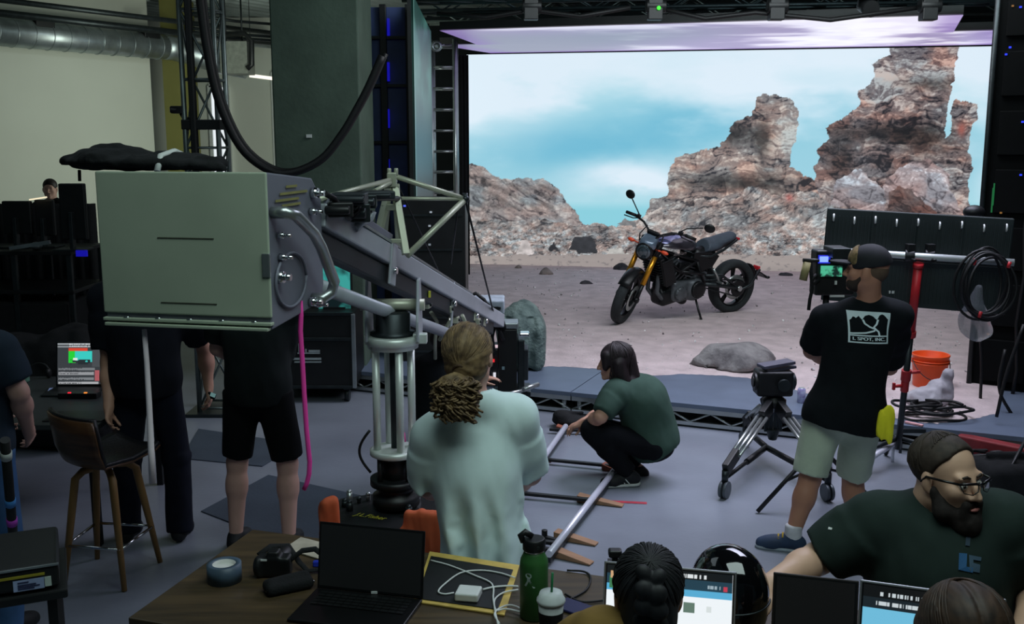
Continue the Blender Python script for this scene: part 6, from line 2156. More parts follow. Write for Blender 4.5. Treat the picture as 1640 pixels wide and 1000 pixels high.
mb.tube([hb(-0.009, 0.118, 0.008), hb(0, 0.121, 0.011), hb(0.009, 0.118, 0.008)], 0.003, 8)
obj('bridge', mb, m_gf, gl)
# print on the chest, small mark on the sleeve
def on_shirt(pxs):
 ps = []
 from mathutils.bvhtree import BVHTree
 me = shb.data
 bv = BVHTree.FromPolygons([v.co[:] for v in me.vertices], [p.vertices[:] for p in me.polygons])
 for x, y in pxs:
  r = ray(x, y).normalized()
  h = bv.ray_cast(V(0, 0, HC), r)
  ps.append(h[0] - r * 0.004 if h[0] is not None else at(x, y, Yb - 0.2))
 return ps
m_bp = mat('blue_print', (44, 92, 136), 0.7, var=0.1)
for nm, pl, m in (('chest_letter', [(1536, 886), (1549, 887), (1548, 908), (1558, 910), (1558, 918), (1535, 913)], m_bp), ('chest_letter', [(1552, 889), (1572, 893), (1571, 899), (1559, 897), (1559, 902), (1570, 905), (1569, 918), (1553, 915)], mat('grey_blue_print', (66, 88, 106), 0.7)), ('chest_stripe', [(1549, 838), (1557, 839), (1553, 875), (1546, 874)], mat('dim_blue_print', (42, 60, 76), 0.7)), ('sleeve_mark', [(1327, 844), (1333, 846), (1332, 849), (1326, 848)], m_white)):
 mb = MB()
 ps = on_shirt(pl)
 mb.add(ps, [tuple(range(len(ps)))])
 obj(nm, mb, m, shb, fix=False)
# ---------------- seated people with their backs to the camera
def seat_chair(x, y, sz, label, rz):
 st = thing('chair', label, 'chair', (x, y, 0), world=False, rz=rz)
 mb = MB()
 mb.box((0, 0, sz - 0.02), (0.42, 0.40, 0.04))
 obj('seat', mb, m_black, st, 0.012)
 mb = MB()
 mb.box((0, -0.21, sz + 0.2), (0.40, 0.02, 0.20))
 obj('backrest', mb, m_black, st, 0.008)
 for i in (-1, 1):
  mb = MB()
  mb.cyl((i * 0.19, 0.18, 0), (i * 0.18, 0.17, sz - 0.03), 0.012, n=8)
  obj('leg', mb, m_steel, st)
  mb = MB()
  mb.tube([(i * 0.19, -0.2, 0), (i * 0.18, -0.19, sz), (i * 0.18, -0.205, sz + 0.3)], 0.012, 8)
  obj('leg', mb, m_steel, st)
seat_chair(J['pelvis'].x, J['pelvis'].y + 0.02, J['pelvis'].z - 0.13, 'black chair under the bearded person', PI)
def sitter(label, hc, fwd, sw, hair_fn, tee, up=(0, 0, 1), head_s=1.0, skin=m_skin, vox=0.007, hk='hair', arms={}):
 x, y, z = hc
 J = dict(neck=V(x, y - 0.02, z - 0.17), chest=V(x, y - 0.04, z - 0.40), pelvis=V(x, y - 0.10, z - 0.61), sl=V(x - sw, y - 0.02, z - 0.185), sr=V(x + sw, y - 0.02, z - 0.185), hl=V(x - 0.09, y - 0.08, z - 0.64), hr=V(x + 0.09, y - 0.08, z - 0.64))
 J.update(el=V(x - sw - 0.07, y - 0.06, z - 0.44), er=V(x + sw + 0.07, y - 0.06, z - 0.44), wl=V(x - 0.12, y + 0.18, z - 0.36), wr=V(x + 0.12, y + 0.18, z - 0.36))
 J.update(kl=V(x - 0.13, y + 0.32, 0.5), kr=V(x + 0.13, y + 0.32, 0.5))
 J.update(al=V(x - 0.13, y + 0.27, 0.085), ar=V(x + 0.13, y + 0.27, 0.085))
 J.update(arms)
 t = thing('person', label, 'person', (x, y, 0))
 pr = head_prims(hc, fwd, up, head_s) + [C(J['neck'], Vector(hc) + V(0, 0, -0.06), 0.053, 0.052, 0.04)] + torso_prims(J, -0.012) + arm_prims(J, 'l') + arm_prims(J, 'r') + leg_prims(J, 'l') + leg_prims(J, 'r') + foot_prims(J['al'], (0, 1, 0)) + foot_prims(J['ar'], (0, 1, 0)) + hand_prims(J['wl'], (0.3, 1, 0), (0, 0, -1), (1, 0, 0), 0.4) + hand_prims(J['wr'], (-0.3, 1, 0), (0, 0, -1), (-1, 0, 0), 0.4)
 blob('body', pr, vox, skin, t)
 pr = torso_prims(J, 0.016) + [C(J['pelvis'], J['chest'], 0.15, 0.15, 0.08), H(J['pelvis'] + V(0, 0, -0.08), (0, 0, -1))] + sleeve(J, 'l', 0.8, 0.08, 0.075) + sleeve(J, 'r', 0.8, 0.08, 0.075)
 sh = blob('tee_shirt', pr, 0.009, tee, t, folds(int(x * 100) + 300))
 pr = [E(J['pelvis'] + V(0, 0, -0.03), (0.17, 0.15, 0.11), k=0.05)]
 for s_ in 'lr':
  pr += [C(J['h' + s_], J['k' + s_], 0.1, 0.08, 0.05), Y(J['k' + s_], J['a' + s_], 0.078, 0.062, 0.03)]
 blob('trousers', pr, 0.014, m_pant, t)
 for s_ in 'lr':
  shoe('shoe', J['a' + s_], (0, 1, 0), m_sneak, t)
 hair_fn(t, Vector(hc), basis(fwd, up), head_s)
 # the chair this person sits on
 seat_chair(x, y - 0.12, J['pelvis'].z - 0.13, 'black chair under the ' + hk, 0)
 return t, J, sh
def braid_hair(t, c, R, s):
 def p(x, y, z):
  return c + R @ V(x, y, z)
 m = mat('black_hair', (24, 25, 28), 0.62, var=0.5, scale=40, stretch=(1, 1, 0.25))
 h = blob('hair', [E(p(0, -0.02, 0.035), (0.089, 0.11, 0.098), R, 0.02), E(p(0, -0.05, -0.05), (0.07, 0.062, 0.07), R, 0.03), H(p(0, 0.055, 0), R @ V(0, 1, -0.6)), E(p(0.084, 0.0, -0.012), (0.014, 0.02, 0.034), R, 0.004, 's'), E(p(-0.084, 0.0, -0.012), (0.014, 0.02, 0.034), R, 0.004, 's')], 0.005, m, t,
    lambda Q: 0.007 * (fbm((Q[:, 0] - c.x) * 60 / (0.3 + np.abs(Q[:, 2] - c.z - 0.15) * 4), Q[:, 2] * 10, seed=5) - 0.5))
 pr = []
 for i in range(9):
  z = 0.075 - 0.038 * i
  yb = -0.020 - math.sqrt(max(0.0, 1 - ((z - 0.035) / 0.1) ** 2)) * 0.108 if i < 4 else -0.118 + 0.004 * i
  for sx in (-1, 1):
   w = 0.020 + 0.004 * min(i, 3)
   pr.append(E(p(sx * 0.016, yb - 0.008, z - 0.01 * (sx > 0)), (w, 0.016, 0.026), R @ Matrix.Rotation(sx * 0.7, 3, 'Y'), 0.003))
 blob('braid', pr, 0.004, m, h)
 over_head('strands', p(0, -0.02, 0.035), R, (0.090, 0.111, 0.099), (0, -0.75, 0.6), lambda g: (g.uniform(-1, 1), g.uniform(-0.5, 0.8), g.uniform(-0.5, 0.9)), m, h, 150, 11, 0.0022)
hj = at(1038, 953, 2.46)
_, _, shj = sitter('person with a dark braid and ochre tee seated before the laptop, seen from behind', hj, V(0.08, 1, -0.28), 0.17, braid_hair, mat('ochre_tee', (120, 94, 44), 0.9, var=0.1), (0.0, 0.25, 1), skin=m_skin, hk='person with the dark braid', arms=pj(dict(sl=(958, 1028, 2.42), el=(890, 1055, 2.52), wl=(985, 1045, 2.70))))
def parted_hair(t, c, R, s):
 def p(x, y, z):
  return c + R @ V(x, y, z)
 m = mat('auburn_hair', (36, 25, 18), 0.6, scale=50, c2=(70, 50, 36), stretch=(1, 0.25, 1))
 h = blob('hair', [E(p(-0.006, -0.012, 0.035), (0.094, 0.115, 0.094), R, 0.02), E(p(0, -0.07, -0.05), (0.085, 0.06, 0.1), R, 0.03), C(p(0.075, 0.03, 0.02), p(0.085, 0.0, -0.12), 0.028, 0.03, 0.03), C(p(-0.075, 0.03, 0.02), p(-0.085, 0.0, -0.12), 0.028, 0.03, 0.03), H(p(0, 0.085, 0), R @ V(0, 1, -0.5))], 0.005, m, t,
    lambda Q: 0.005 * (fbm(Q[:, 0] * 70, Q[:, 1] * 12, Q[:, 2] * 12, seed=9) - 0.5) + 0.007 * np.exp(-((Q[:, 0] - c.x + 0.015) / 0.006) ** 2) * (Q[:, 2] > c.z + 0.05))
 over_head('strands', p(-0.006, -0.012, 0.035), R, (0.095, 0.116, 0.095), (-0.12, 0.3, 1), lambda g: (g.choice((-1, 1)) * g.uniform(0.6, 1), g.uniform(-1, 0.5), -0.3), m, h, 160, 13, 0.0028, 0.05)
hk_ = at(1548, 1022, 2.15)
sitter('person with parted brown hair at the bottom edge of the scene before the glowing laptop', hk_, V(0.05, 1, -0.35), 0.17, parted_hair, mat('plum_tee', (60, 50, 58), 0.9), (0.0, 0.3, 1), head_s=0.98, skin=m_skin2, hk='person with parted brown hair')
# ============================================================ motorcycle
zs = Z0 + 0.03
Rc, Fc = gr(1166, 500, zs), gr(999, 519, zs)
hd = (Fc - Rc)
WB = 1.56
msc = hd.length / WB
moto = bpy.data.objects.new('motorcycle', None)
COL.objects.link(moto)
moto.location = Rc
moto.scale = (msc,) * 3
yaw = math.atan2(hd.y, hd.x)
moto.rotation_mode = 'QUATERNION'
moto.rotation_quaternion = (Matrix.Rotation(yaw, 3, 'Z') @ Matrix.Rotation(math.radians(-7), 3, 'X')).to_quaternion()
tag(moto, 'dark naked motorcycle with gold forks leaning on its kickstand on the sand', 'motorcycle')
m_tyre = mat('tyre_rubber', (36, 42, 44), 0.8, var=0.2, scale=40, bump=0.25, bs=60)
m_mblk = mat('moto_black', (20, 22, 24), 0.4, 0.3, var=0.2, scale=8)
m_eng = mat('engine_grey', (84, 89, 93), 0.4, 0.4, var=0.3, scale=14)
m_gold = mat('fork_gold', (214, 150, 44), 0.3, 0.75, var=0.08)
m_tank = mat('tank_gunmetal', (74, 72, 80), 0.28, 0.5, var=0.12, coat=0.6)
m_tankp = mat('tank_blue_sheen', (120, 124, 170), 0.2, 0.4, coat=0.8)
m_seat = mat('seat_blue_grey', (70, 80, 92), 0.6, var=0.1, scale=20, bump=0.15, bs=120)
m_red = mat('red_lens', (190, 36, 44), 0.25)
m_amber = mat('amber_lens', (226, 84, 50), 0.25)
st0, st1 = V(1.235, 0, 0.98), V(1.325, 0, 0.78)           # steering axis
SA = (st0 - st1).normalized()
ST = Matrix.Translation(st1) @ Matrix.Rotation(math.radians(34), 4, SA) @ Matrix.Translation(-st1)
RW = 0.325
def wheel(name, c, w, M=None, spokes=5, discs=(1,)):
 mb = MB(M)
 h = w / 2
 prof = [(RW - 0.085, -h * 0.62), (RW - 0.05, -h * 0.95), (RW - 0.018, -h * 0.82), (RW - 0.004, -h * 0.45), (RW, 0), (RW - 0.004, h * 0.45), (RW - 0.018, h * 0.82), (RW - 0.05, h * 0.95), (RW - 0.085, h * 0.62)]
 mb.lathe(prof, c, (0, 1, 0), 48, caps=False)
 t = obj(name, mb, m_tyre, moto)
 mb = MB(M)
 mb.lathe([(RW - 0.085, -h * 0.62), (RW - 0.10, -h * 0.55), (RW - 0.105, 0), (RW - 0.10, h * 0.55), (RW - 0.085, h * 0.62)], c, (0, 1, 0), 48, caps=False)
 mb.cyl(V(*c) + V(0, -0.05, 0), V(*c) + V(0, 0.05, 0), 0.04, n=20)
 obj('rim', mb, m_mblk, t)
 for k in range(spokes):
  a = 2 * PI * k / spokes + 0.3
  for da in (-0.09, 0.09):
   mb = MB(M)
   mb.bar(V(*c) + V(0.03 * math.cos(a), 0, 0.03 * math.sin(a)), V(*c) + V((RW - 0.1) * math.cos(a + da), 0, (RW - 0.1) * math.sin(a + da)), 0.018, 0.022, (0, 1, 0))
   obj('spoke', mb, m_mblk, t)
 for sy in discs:
  mb = MB(M)
  mb.lathe([(0.10, sy * 0.058), (0.15, sy * 0.058), (0.15, sy * 0.064), (0.10, sy * 0.064)], c, (0, 1, 0), 40, caps=False)
  obj('brake_disc', mb, m_alu, t)
 return t
wheel('rear_wheel', (0, 0, RW), 0.16)
fc = (WB, 0, RW)
wheel('front_wheel', fc, 0.12, ST, discs=(-1, 1))
# fork
foff = Vector((WB, 0, RW)) - (Vector((WB, 0, RW)))
top_ = V(1.315, 0, 0.93)
for sy in (-1, 1):
 y = sy * 0.105
 a, b = V(WB, y, RW), V(top_.x, y, top_.z)
 d = b - a
 mb = MB(ST)
 mb.cyl(a - d.normalized() * 0.03, a + d * 0.32, 0.022, n=14)
 mb.cyl(a + V(0, -0.03 * 1, 0), a + V(0, 0.03, 0), 0.03, n=14)
 lo_ = obj('fork_slider', mb, m_mblk, moto)
 mb = MB(ST)
 mb.cyl(a + d * 0.28, a + d * 0.80, 0.030, n=16)
 obj('fork_tube', mb, m_gold, moto)
 mb = MB(ST)
 mb.cyl(a + d * 0.80, b + d * 0.06, 0.028, n=14)
 obj('fork_top', mb, m_mblk, moto)
 mb = MB(ST)
 mb.box(a + V(-0.06, sy * -0.015, 0.05), (0.05, 0.04, 0.11), Matrix.Rotation(-0.4, 3, 'Y'))
 obj('brake_caliper', mb, m_eng, moto, 0.006)
mb = MB(ST)
for f in (0.83, 1.0):
 p = Vector((WB, 0, RW)).lerp(top_, f)
 mb.box(p + V(-0.03, 0, 0), (0.10, 0.27, 0.035), Matrix.Rotation(0.4, 3, 'Y'))
obj('triple_clamp', mb, m_mblk, moto, 0.006)
# front mudguard
mb = MB(ST)
n = 14
for s0, s1 in ((0, 1),):
 vs, fs = [], []
 for i in range(n + 1):
  t = math.radians(38 + 112 * i / n)
  for k in range(7):
   u = -1 + k / 3.0
   r = RW + 0.022 - 0.03 * u * u
   vs.append(V(WB + r * math.cos(t), u * 0.075, RW + r * math.sin(t)))
 for i in range(n):
  for k in range(6):
   fs.append((i * 7 + k, i * 7 + k + 1, (i + 1) * 7 + k + 1, (i + 1) * 7 + k))
 mb.add(vs, fs, True)
fe = obj('front_mudguard', mb, m_mblk, moto)
sol = fe.modifiers.new('solid', 'SOLIDIFY')
sol.thickness = 0.006
# headlight with nacelle
hl = V(1.47, 0, 0.86)
mb = MB(ST)
mb.lathe([(0.03, -0.11), (0.075, -0.09), (0.095, -0.03), (0.1, 0.0), (0.1, 0.02), (0.088, 0.024)], hl, (1, 0, -0.08), 32)
hlo = obj('headlight', mb, m_mblk, moto)
mb = MB(ST)
mb.lathe([(0.088, 0.018), (0.07, 0.032), (0.03, 0.04), (0.002, 0.042)], hl, (1, 0, -0.08), 28, caps=False)
obj('lens', mb, mat('headlight_lens', (70, 84, 92), 0.08, 0.3, coat=1.0), hlo)
mb = MB(ST)
mb.torus(hl + V(0.03, 0, 0), (1, 0, -0.08), 0.052, 0.007, 28, 8)
obj('light_ring', mb, m_steel, hlo)
npar = [B((1.40, 0, 0.965), (0.075, 0.085, 0.05), Matrix.Rotation(0.45, 3, 'Y'), 0.03, 0.02), E((1.43, 0, 0.93), (0.07, 0.10, 0.06), k=0.03)]
pos, q = sdf(npar, 0.012)
pos = np.array([ST @ Vector(p) for p in pos])
npmesh('headlight_cowl', pos, q, mat('cowl_blue_grey', (104, 120, 138), 0.3, 0.3, coat=0.6), moto)
mb = MB(ST)
mb.box((1.345, 0, 1.045), (0.03, 0.15, 0.09), Matrix.Rotation(0.7, 3, 'Y'))
obj('instrument_display', mb, m_mblk, moto, 0.01)
# handlebar
hbp = [(1.16, -0.43, 1.10), (1.20, -0.30, 1.115), (1.255, -0.17, 1.10), (1.285, -0.07, 1.035), (1.285, 0.07, 1.035), (1.255, 0.17, 1.10), (1.20, 0.30, 1.115), (1.16, 0.43, 1.10)]
mb = MB(ST)
mb.tube(hbp, 0.013, 10)
bar = obj('handlebar', mb, m_mblk, moto)
for sy in (-1, 1):
 mb = MB(ST)
 mb.cyl((1.16, sy * 0.43, 1.10), (1.198, sy * 0.305, 1.115), 0.019, n=12)
 obj('grip', mb, m_rubber, bar)
 mb = MB(ST)
 mb.tube([(1.22, sy * 0.25, 1.11), (1.27, sy * 0.30, 1.10), (1.24, sy * 0.42, 1.085)], 0.007, 8)
 obj('lever', mb, m_mblk, bar)
 mb = MB(ST)
 mb.box((1.225, sy * 0.26, 1.125), (0.05, 0.05, 0.045))
 obj('switch_box', mb, m_mblk, bar, 0.008)
 mb = MB(ST)
 mb.tube([(1.225, sy * 0.25, 1.14), (1.235, sy * 0.29, 1.19), (1.215, sy * 0.40, 1.29)] if sy < 0 else [(1.225, sy * 0.25, 1.14), (1.22, sy * 0.31, 1.20), (1.19, sy * 0.47, 1.265)], 0.007, 8)
 mi = obj('mirror_stalk', mb, m_mblk, bar)
 mb = MB(ST)
 mb.ball((1.215, sy * 0.43, 1.325) if sy < 0 else (1.185, sy * 0.54, 1.285), (0.018, 0.062, 0.05), 18, Matrix.Rotation(0.2 * sy, 3, 'Z'))
 obj('mirror_head', mb, m_mblk, mi)
 mb = MB(ST)
 mb.cyl((1.40, sy * 0.10, 0.90), (1.40, sy * 0.17, 0.905), 0.008, n=8)
 mb.ball((1.40, sy * 0.205, 0.905), (0.025, 0.045, 0.022), 14)
 obj('front_indicator', mb, m_amber, moto)
for pl in ([(1.28, 0.1, 1.06), (1.42, 0.14, 1.0), (1.40, 0.1, 0.85), (1.33, 0.06, 0.7)], [(1.26, -0.12, 1.08), (1.44, -0.12, 1.02), (1.40, -0.08, 0.8)], [(1.27, 0.2, 1.10), (1.40, 0.06, 1.03), (1.32, 0.02, 0.85)]):
 mb = MB(ST)
 mb.tube(pl, 0.008, 6)
 obj('control_cable', mb, m_rubber, moto)
# tank, seat, tail
blob('fuel_tank', [E((0.95, 0, 0.845), (0.30, 0.16, 0.14), Matrix.Rotation(0.10, 3, 'Y'), 0.05), E((1.10, 0.075, 0.87), (0.16, 0.10, 0.09), k=0.05), E((1.10, -0.075, 0.87), (0.16, 0.10, 0.09), k=0.05), C((1.18, 0.12, 0.80), (0.98, 0.13, 0.76), 0.05, 0.05, 0.05), C((1.18, -0.12, 0.80), (0.98, -0.13, 0.76), 0.05, 0.05, 0.05), H((0, 0, 0.705), (0.15, 0, -1))], 0.012, m_tank, moto)
tk = bpy.data.objects['fuel_tank']
blob('tank_top', [E((1.02, 0, 0.885), (0.235, 0.115, 0.115), Matrix.Rotation(0.12, 3, 'Y'), 0.04), E((1.13, 0.04, 0.905), (0.12, 0.11, 0.075), k=0.04), E((1.13, -0.04, 0.905), (0.12, 0.11, 0.075), k=0.04), H((0, 0, 0.91), (0, 0, -1))], 0.010, m_tankp, tk)
mb = MB()
mb.cyl((1.0, 0, 0.98), (1.0, 0, 1.005), 0.04, n=24)
obj('fuel_cap', mb, m_mblk, tk)
text('tank_script', 'Indian', mat('tank_script', (150, 140, 140), 0.4, 0.5), (1.10, 0.187, 0.795), (-1, 0, 0.06), (0, -0.1, 1), 0.055, 0.001, tk, shear=0.35, w=0.18)
blob('seat', [C((0.72, 0, 0.835), (0.50, 0, 0.815), 0.085, 0.10, 0.05), E((0.48, 0, 0.835), (0.22, 0.125, 0.06), None, 0.05), C((0.42, 0, 0.85), (0.12, 0, 0.93), 0.085, 0.06, 0.05), E((0.24, 0.0, 0.905), (0.2, 0.10, 0.05), Matrix.Rotation(0.22, 3, 'Y'), 0.04), H((0.4, 0, 0.80), (-0.18, 0, -1)), H((0.78, 0, 0), (1, 0, 0.3))], 0.010, m_seat, moto)
blob('tail_unit', [C((0.60, 0.0, 0.755), (0.03, 0, 0.885), 0.075, 0.028, 0.03), B((0.55, 0, 0.74), (0.16, 0.10, 0.035), Matrix.Rotation(0.18, 3, 'Y'), 0.02, 0.03)], 0.011, m_mblk, moto)
mb = MB()
mb.box((0.015, 0, 0.905), (0.03, 0.10, 0.03))
obj('tail_light', mb, m_red, moto, 0.006)
for sy in (-1, 1):
 mb = MB()
 mb.tube([(0.72, sy * 0.11, 0.76), (0.50, sy * 0.13, 0.74), (0.30, sy * 0.11, 0.80), (0.06, sy * 0.06, 0.90)], 0.016, 10)
 obj('subframe_tube', mb, m_steel, moto)
 # trellis frame and swing arm
 mb = MB()
 for a, b in (((1.26, sy * 0.05, 0.86), (0.70, sy * 0.15, 0.70)), ((1.28, sy * 0.05, 0.72), (0.95, sy * 0.16, 0.60)), ((0.95, sy * 0.16, 0.60), (0.72, sy * 0.15, 0.70)), ((0.72, sy * 0.15, 0.70), (0.56, sy * 0.15, 0.42)), ((0.95, sy * 0.16, 0.60), (0.60, sy * 0.16, 0.55)), ((1.22, sy * 0.05, 0.84), (0.95, sy * 0.16, 0.60))):
  mb.cyl(a, b, 0.016, n=10)
 obj('trellis_frame', mb, m_mblk, moto)
 mb = MB()
 mb.tube([(0.58, sy * 0.13, 0.42), (0.30, sy * 0.14, 0.385), (0.0, sy * 0.125, RW)], 0.026, 10)
 mb.tube([(0.55, sy * 0.13, 0.52), (0.30, sy * 0.14, 0.505), (0.0, sy * 0.125, RW)], 0.017, 10)
 mb.cyl((0.30, sy * 0.14, 0.385), (0.36, sy * 0.14, 0.51), 0.014, n=8)
 obj('swingarm', mb, m_steel if sy > 0 else m_mblk, moto)
 mb = MB()
 mb.cyl((0, sy * 0.12, RW), (0, sy * 0.155, RW), 0.032, n=18)
 obj('axle_nut', mb, m_alu, moto)
 mb = MB()
 mb.tube([(0.46, sy * 0.15, 0.60), (0.40, sy * 0.16, 0.52), (0.36, sy * 0.16, 0.44)], 0.014, 8)
 mb.bar((0.37, sy * 0.15, 0.44), (0.37, sy * 0.24, 0.44), 0.026, 0.018)
 obj('foot_peg', mb, m_alu, moto)
 # arm that carries the rear mudguard
 mb = MB()
 mb.tube([(0.02, sy * 0.14, RW - 0.03), (-0.18, sy * 0.13, RW + 0.03), (-0.36, sy * 0.07, RW + 0.19)], 0.016, 8)
 obj('mudguard_arm', mb, m_steel, moto)
mb = MB()
vs, fs = [], []
n = 12
for i in range(n + 1):
 t = math.radians(100 + 68 * i / n)
 for k in range(7):
  u = -1 + k / 3.0
  r = RW + 0.035 - 0.02 * u * u
  vs.append(V(r * math.cos(t), u * 0.085, RW + r * math.sin(t)))
for i in range(n):
 for k in range(6):
  fs.append((i * 7 + k, i * 7 + k + 1, (i + 1) * 7 + k + 1, (i + 1) * 7 + k))
half = (n // 2) * 7
mb.add(vs[half:], [f for f in [(a - half, b - half, c - half, d - half) for a, b, c, d in fs] if min(f) >= 0], True)
g = obj('rear_mudguard', mb, m_mblk, moto)
g.modifiers.new('solid', 'SOLIDIFY').thickness = 0.008
mb = MB()
mb.box((-0.375, 0, RW + 0.20), (0.03, 0.10, 0.05))
obj('rear_light', mb, m_red, moto, 0.008)
mb = MB()
mb.box((-0.42, 0, RW + 0.12), (0.012, 0.19, 0.11), Matrix.Rotation(0.9, 3, 'Y'))
obj('plate_holder', mb, m_mblk, moto)
mb = MB()
mb.bar((-0.37, 0, RW + 0.17), (-0.47, 0.09, RW + 0.10), 0.02, 0.02)
mb.ball((-0.48, 0.10, RW + 0.095), (0.03, 0.025, 0.018), 10)
obj('rear_indicator', mb, m_mblk, moto)
# radiator, engine, belly
mb = MB()
mb.box((1.18, 0, 0.60), (0.07, 0.34, 0.33), Matrix.Rotation(0.32, 3, 'Y'))
rad = obj('radiator', mb, m_mblk, moto, 0.02, 3)
mb = MB()
for k in range(9):
 mb.box((1.225 - 0.0 + 0.012 * (4 - k) * -1.0, 0, 0.60 + 0.03 * (k - 4)), (0.03, 0.30, 0.006), Matrix.Rotation(0.32, 3, 'Y'))
obj('fin', mb, m_steel, rad)
for sy in (-1, 1):
 mb = MB()
 mb.box((1.13, sy * 0.175, 0.60), (0.15, 0.02, 0.30), Matrix.Rotation(0.32, 3, 'Y'))
 obj('radiator_shroud', mb, m_mblk, moto, 0.015, 3)
blob('crankcase', [B((0.80, 0, 0.36), (0.22, 0.145, 0.12), None, 0.05, 0.04), E((0.68, 0.10, 0.36), (0.13, 0.09, 0.13), k=0.03), E((0.90, 0.10, 0.34), (0.12, 0.085, 0.11), k=0.03), E((0.68, -0.10, 0.36), (0.13, 0.09, 0.13), k=0.03), E((0.90, -0.1, 0.34), (0.12, 0.085, 0.11), k=0.03), B((0.60, 0, 0.47), (0.09, 0.12, 0.10), None, 0.03, 0.04)], 0.011, m_eng, moto)
cr0 = bpy.data.objects['crankcase']
for x, z, r in ((0.92, 0.34, 0.085), (0.67, 0.37, 0.10)):
 mb = MB()
 mb.lathe([(r, 0.15), (r, 0.185), (r * 0.88, 0.197), (r * 0.4, 0.20)], (x, 0, z), (0, 1, 0), 30)
 cv = obj('engine_cover', mb, m_eng if x > 0.8 else m_mblk, cr0, 0.004)
 for k in range(8):
  mb = MB()
  a = k * PI / 4
  mb.cyl((x + r * 0.93 * math.cos(a), 0.18, z + r * 0.93 * math.sin(a)), (x + r * 0.93 * math.cos(a), 0.20, z + r * 0.93 * math.sin(a)), 0.006, n=8)
  obj('cover_bolt', mb, m_steel, cv)
for x0, x1, nm in ((0.84, 1.04, 'cylinder'), (0.74, 0.66, 'cylinder')):
 mb = MB()
 a, b = V(x0, 0, 0.46), V(x1, 0, 0.70)
 for k in range(8):
  p = a.lerp(b, k / 7.0)
  mb.bar(p, p + (b - a).normalized() * 0.020, 0.19, 0.17, (0, 1, 0))
 obj(nm, mb, m_eng, moto, 0.004)
 mb = MB()
 p = b + (b - a).normalized() * 0.03
 mb.bar(p - (b - a).normalized() * 0.03, p + (b - a).normalized() * 0.03, 0.2, 0.16, (0, 1, 0))
 obj('cylinder_head', mb, m_mblk, moto, 0.015)
mb = MB()
mb.box((0.86, 0.02, 0.62), (0.16, 0.2, 0.14))
mb.box((0.60, 0, 0.62), (0.14, 0.22, 0.16))
obj('airbox', mb, m_mblk, moto, 0.02)
blob('belly_pan', [B((1.02, 0, 0.30), (0.13, 0.12, 0.10), Matrix.Rotation(0.2, 3, 'Y'), 0.05, 0.05), C((1.12, 0, 0.42), (0.75, 0, 0.22), 0.07, 0.06, 0.06)], 0.012, m_mblk, moto)
for y_ in (-0.06, 0.06):
 mb = MB()
 mb.tube([(1.07, y_, 0.66), (1.20, y_ * 1.4, 0.56), (1.20, y_ * 1.4, 0.36), (1.08, y_ * 1.5, 0.235), (0.8, -0.08 + y_ * 0.3, 0.21), (0.5, -0.16, 0.25)], 0.026, 12)
 obj('exhaust_pipe', mb, m_eng, moto)
for dz in (0, 0.075):
 mb = MB()
 mb.cyl((0.52, -0.19, 0.27 + dz), (0.12, -0.21, 0.36 + dz), 0.045, 0.05, n=20)
 obj('silencer', mb, m_mblk, moto)
mb = MB()
mb.lathe([(0.09, 0.105), (0.105, 0.107), (0.105, 0.12), (0.09, 0.122)], (0, 0, RW), (0, 1, 0), 30)
obj('rear_sprocket', mb, m_mblk, moto)
mb = MB()
mb.tube([(0.56, 0.113, 0.46), (0.0, 0.113, RW + 0.105)], 0.009, 6)
mb.tube([(0.56, 0.113, 0.38), (0.0, 0.113, RW - 0.105)], 0.009, 6)
obj('drive_chain', mb, m_steel, moto)
mb = MB()
mb.tube([(0.66, 0.13, 0.26), (0.655, 0.20, 0.13), (0.65, 0.26, 0.035)], 0.013, 10)
ks = obj('kickstand', mb, m_mblk, moto)
mb = MB()
mb.box((0.65, 0.268, 0.034), (0.06, 0.05, 0.012))
obj('foot_plate', mb, m_alu, ks)
for sy in (-1, 1):
 mb = MB()
 mb.prism([(0.74, 0.80), (0.76, 0.68), (0.62, 0.58), (0.46, 0.60), (0.36, 0.74), (0.50, 0.80)], V(0, sy * 0.13, 0), V(1, 0, 0), V(0, 0, 1), 0.02 * sy)
 obj('side_panel', mb, m_mblk, moto, 0.01)
mb = MB()
mb.cyl((0.46, 0.06, 0.74), (0.40, 0.05, 0.48), 0.035, n=14)
obj('shock_absorber', mb, m_steel, moto)
# ============================================================ camera gear on the floor
# dolly track: two silver rails on cross bars
trk = thing('camera_track', 'silver camera dolly track lying on the floor beside the crouching person', 'camera track', gr(930, 800, 0))
m_rail = mat('rail_silver', (214, 216, 228), 0.3, 0.25, var=0.05)
for (x0, y0), (x1, y1) in (((906, 683), (780, 860)), ((994, 741), (879, 888))):
 mb = MB()
 mb.cyl(gr(x0, y0, 0.085), gr(x1, y1, 0.085), 0.021, n=14)
 rl = obj('rail', mb, m_rail, trk)
 mb = MB()
 mb.bar(gr(x0, y0, 0.085) - V(0, 0, 0.035), gr(x1, y1, 0.085) - V(0, 0, 0.035), 0.02, 0.03)
 obj('rail_web', mb, m_steel, rl)
for (x0, y0), (x1, y1) in (((880, 688), (942, 690)), ((850, 734), (985, 747)), ((800, 787), (945, 801)), ((850, 866), (905, 872))):
 mb = MB()
 mb.bar(gr(x0, y0, 0.035), gr(x1, y1, 0.035), 0.035, 0.02)
 obj('cross_bar', mb, m_black, trk, 0.003)
m_wood = mat('wedge_wood', (150, 116, 88), 0.75, var=0.15, scale=8, stretch=(1, 6, 1))
m_woodr = mat('wedge_wood_red', (142, 82, 62), 0.75, var=0.15, scale=8, stretch=(1, 6, 1))
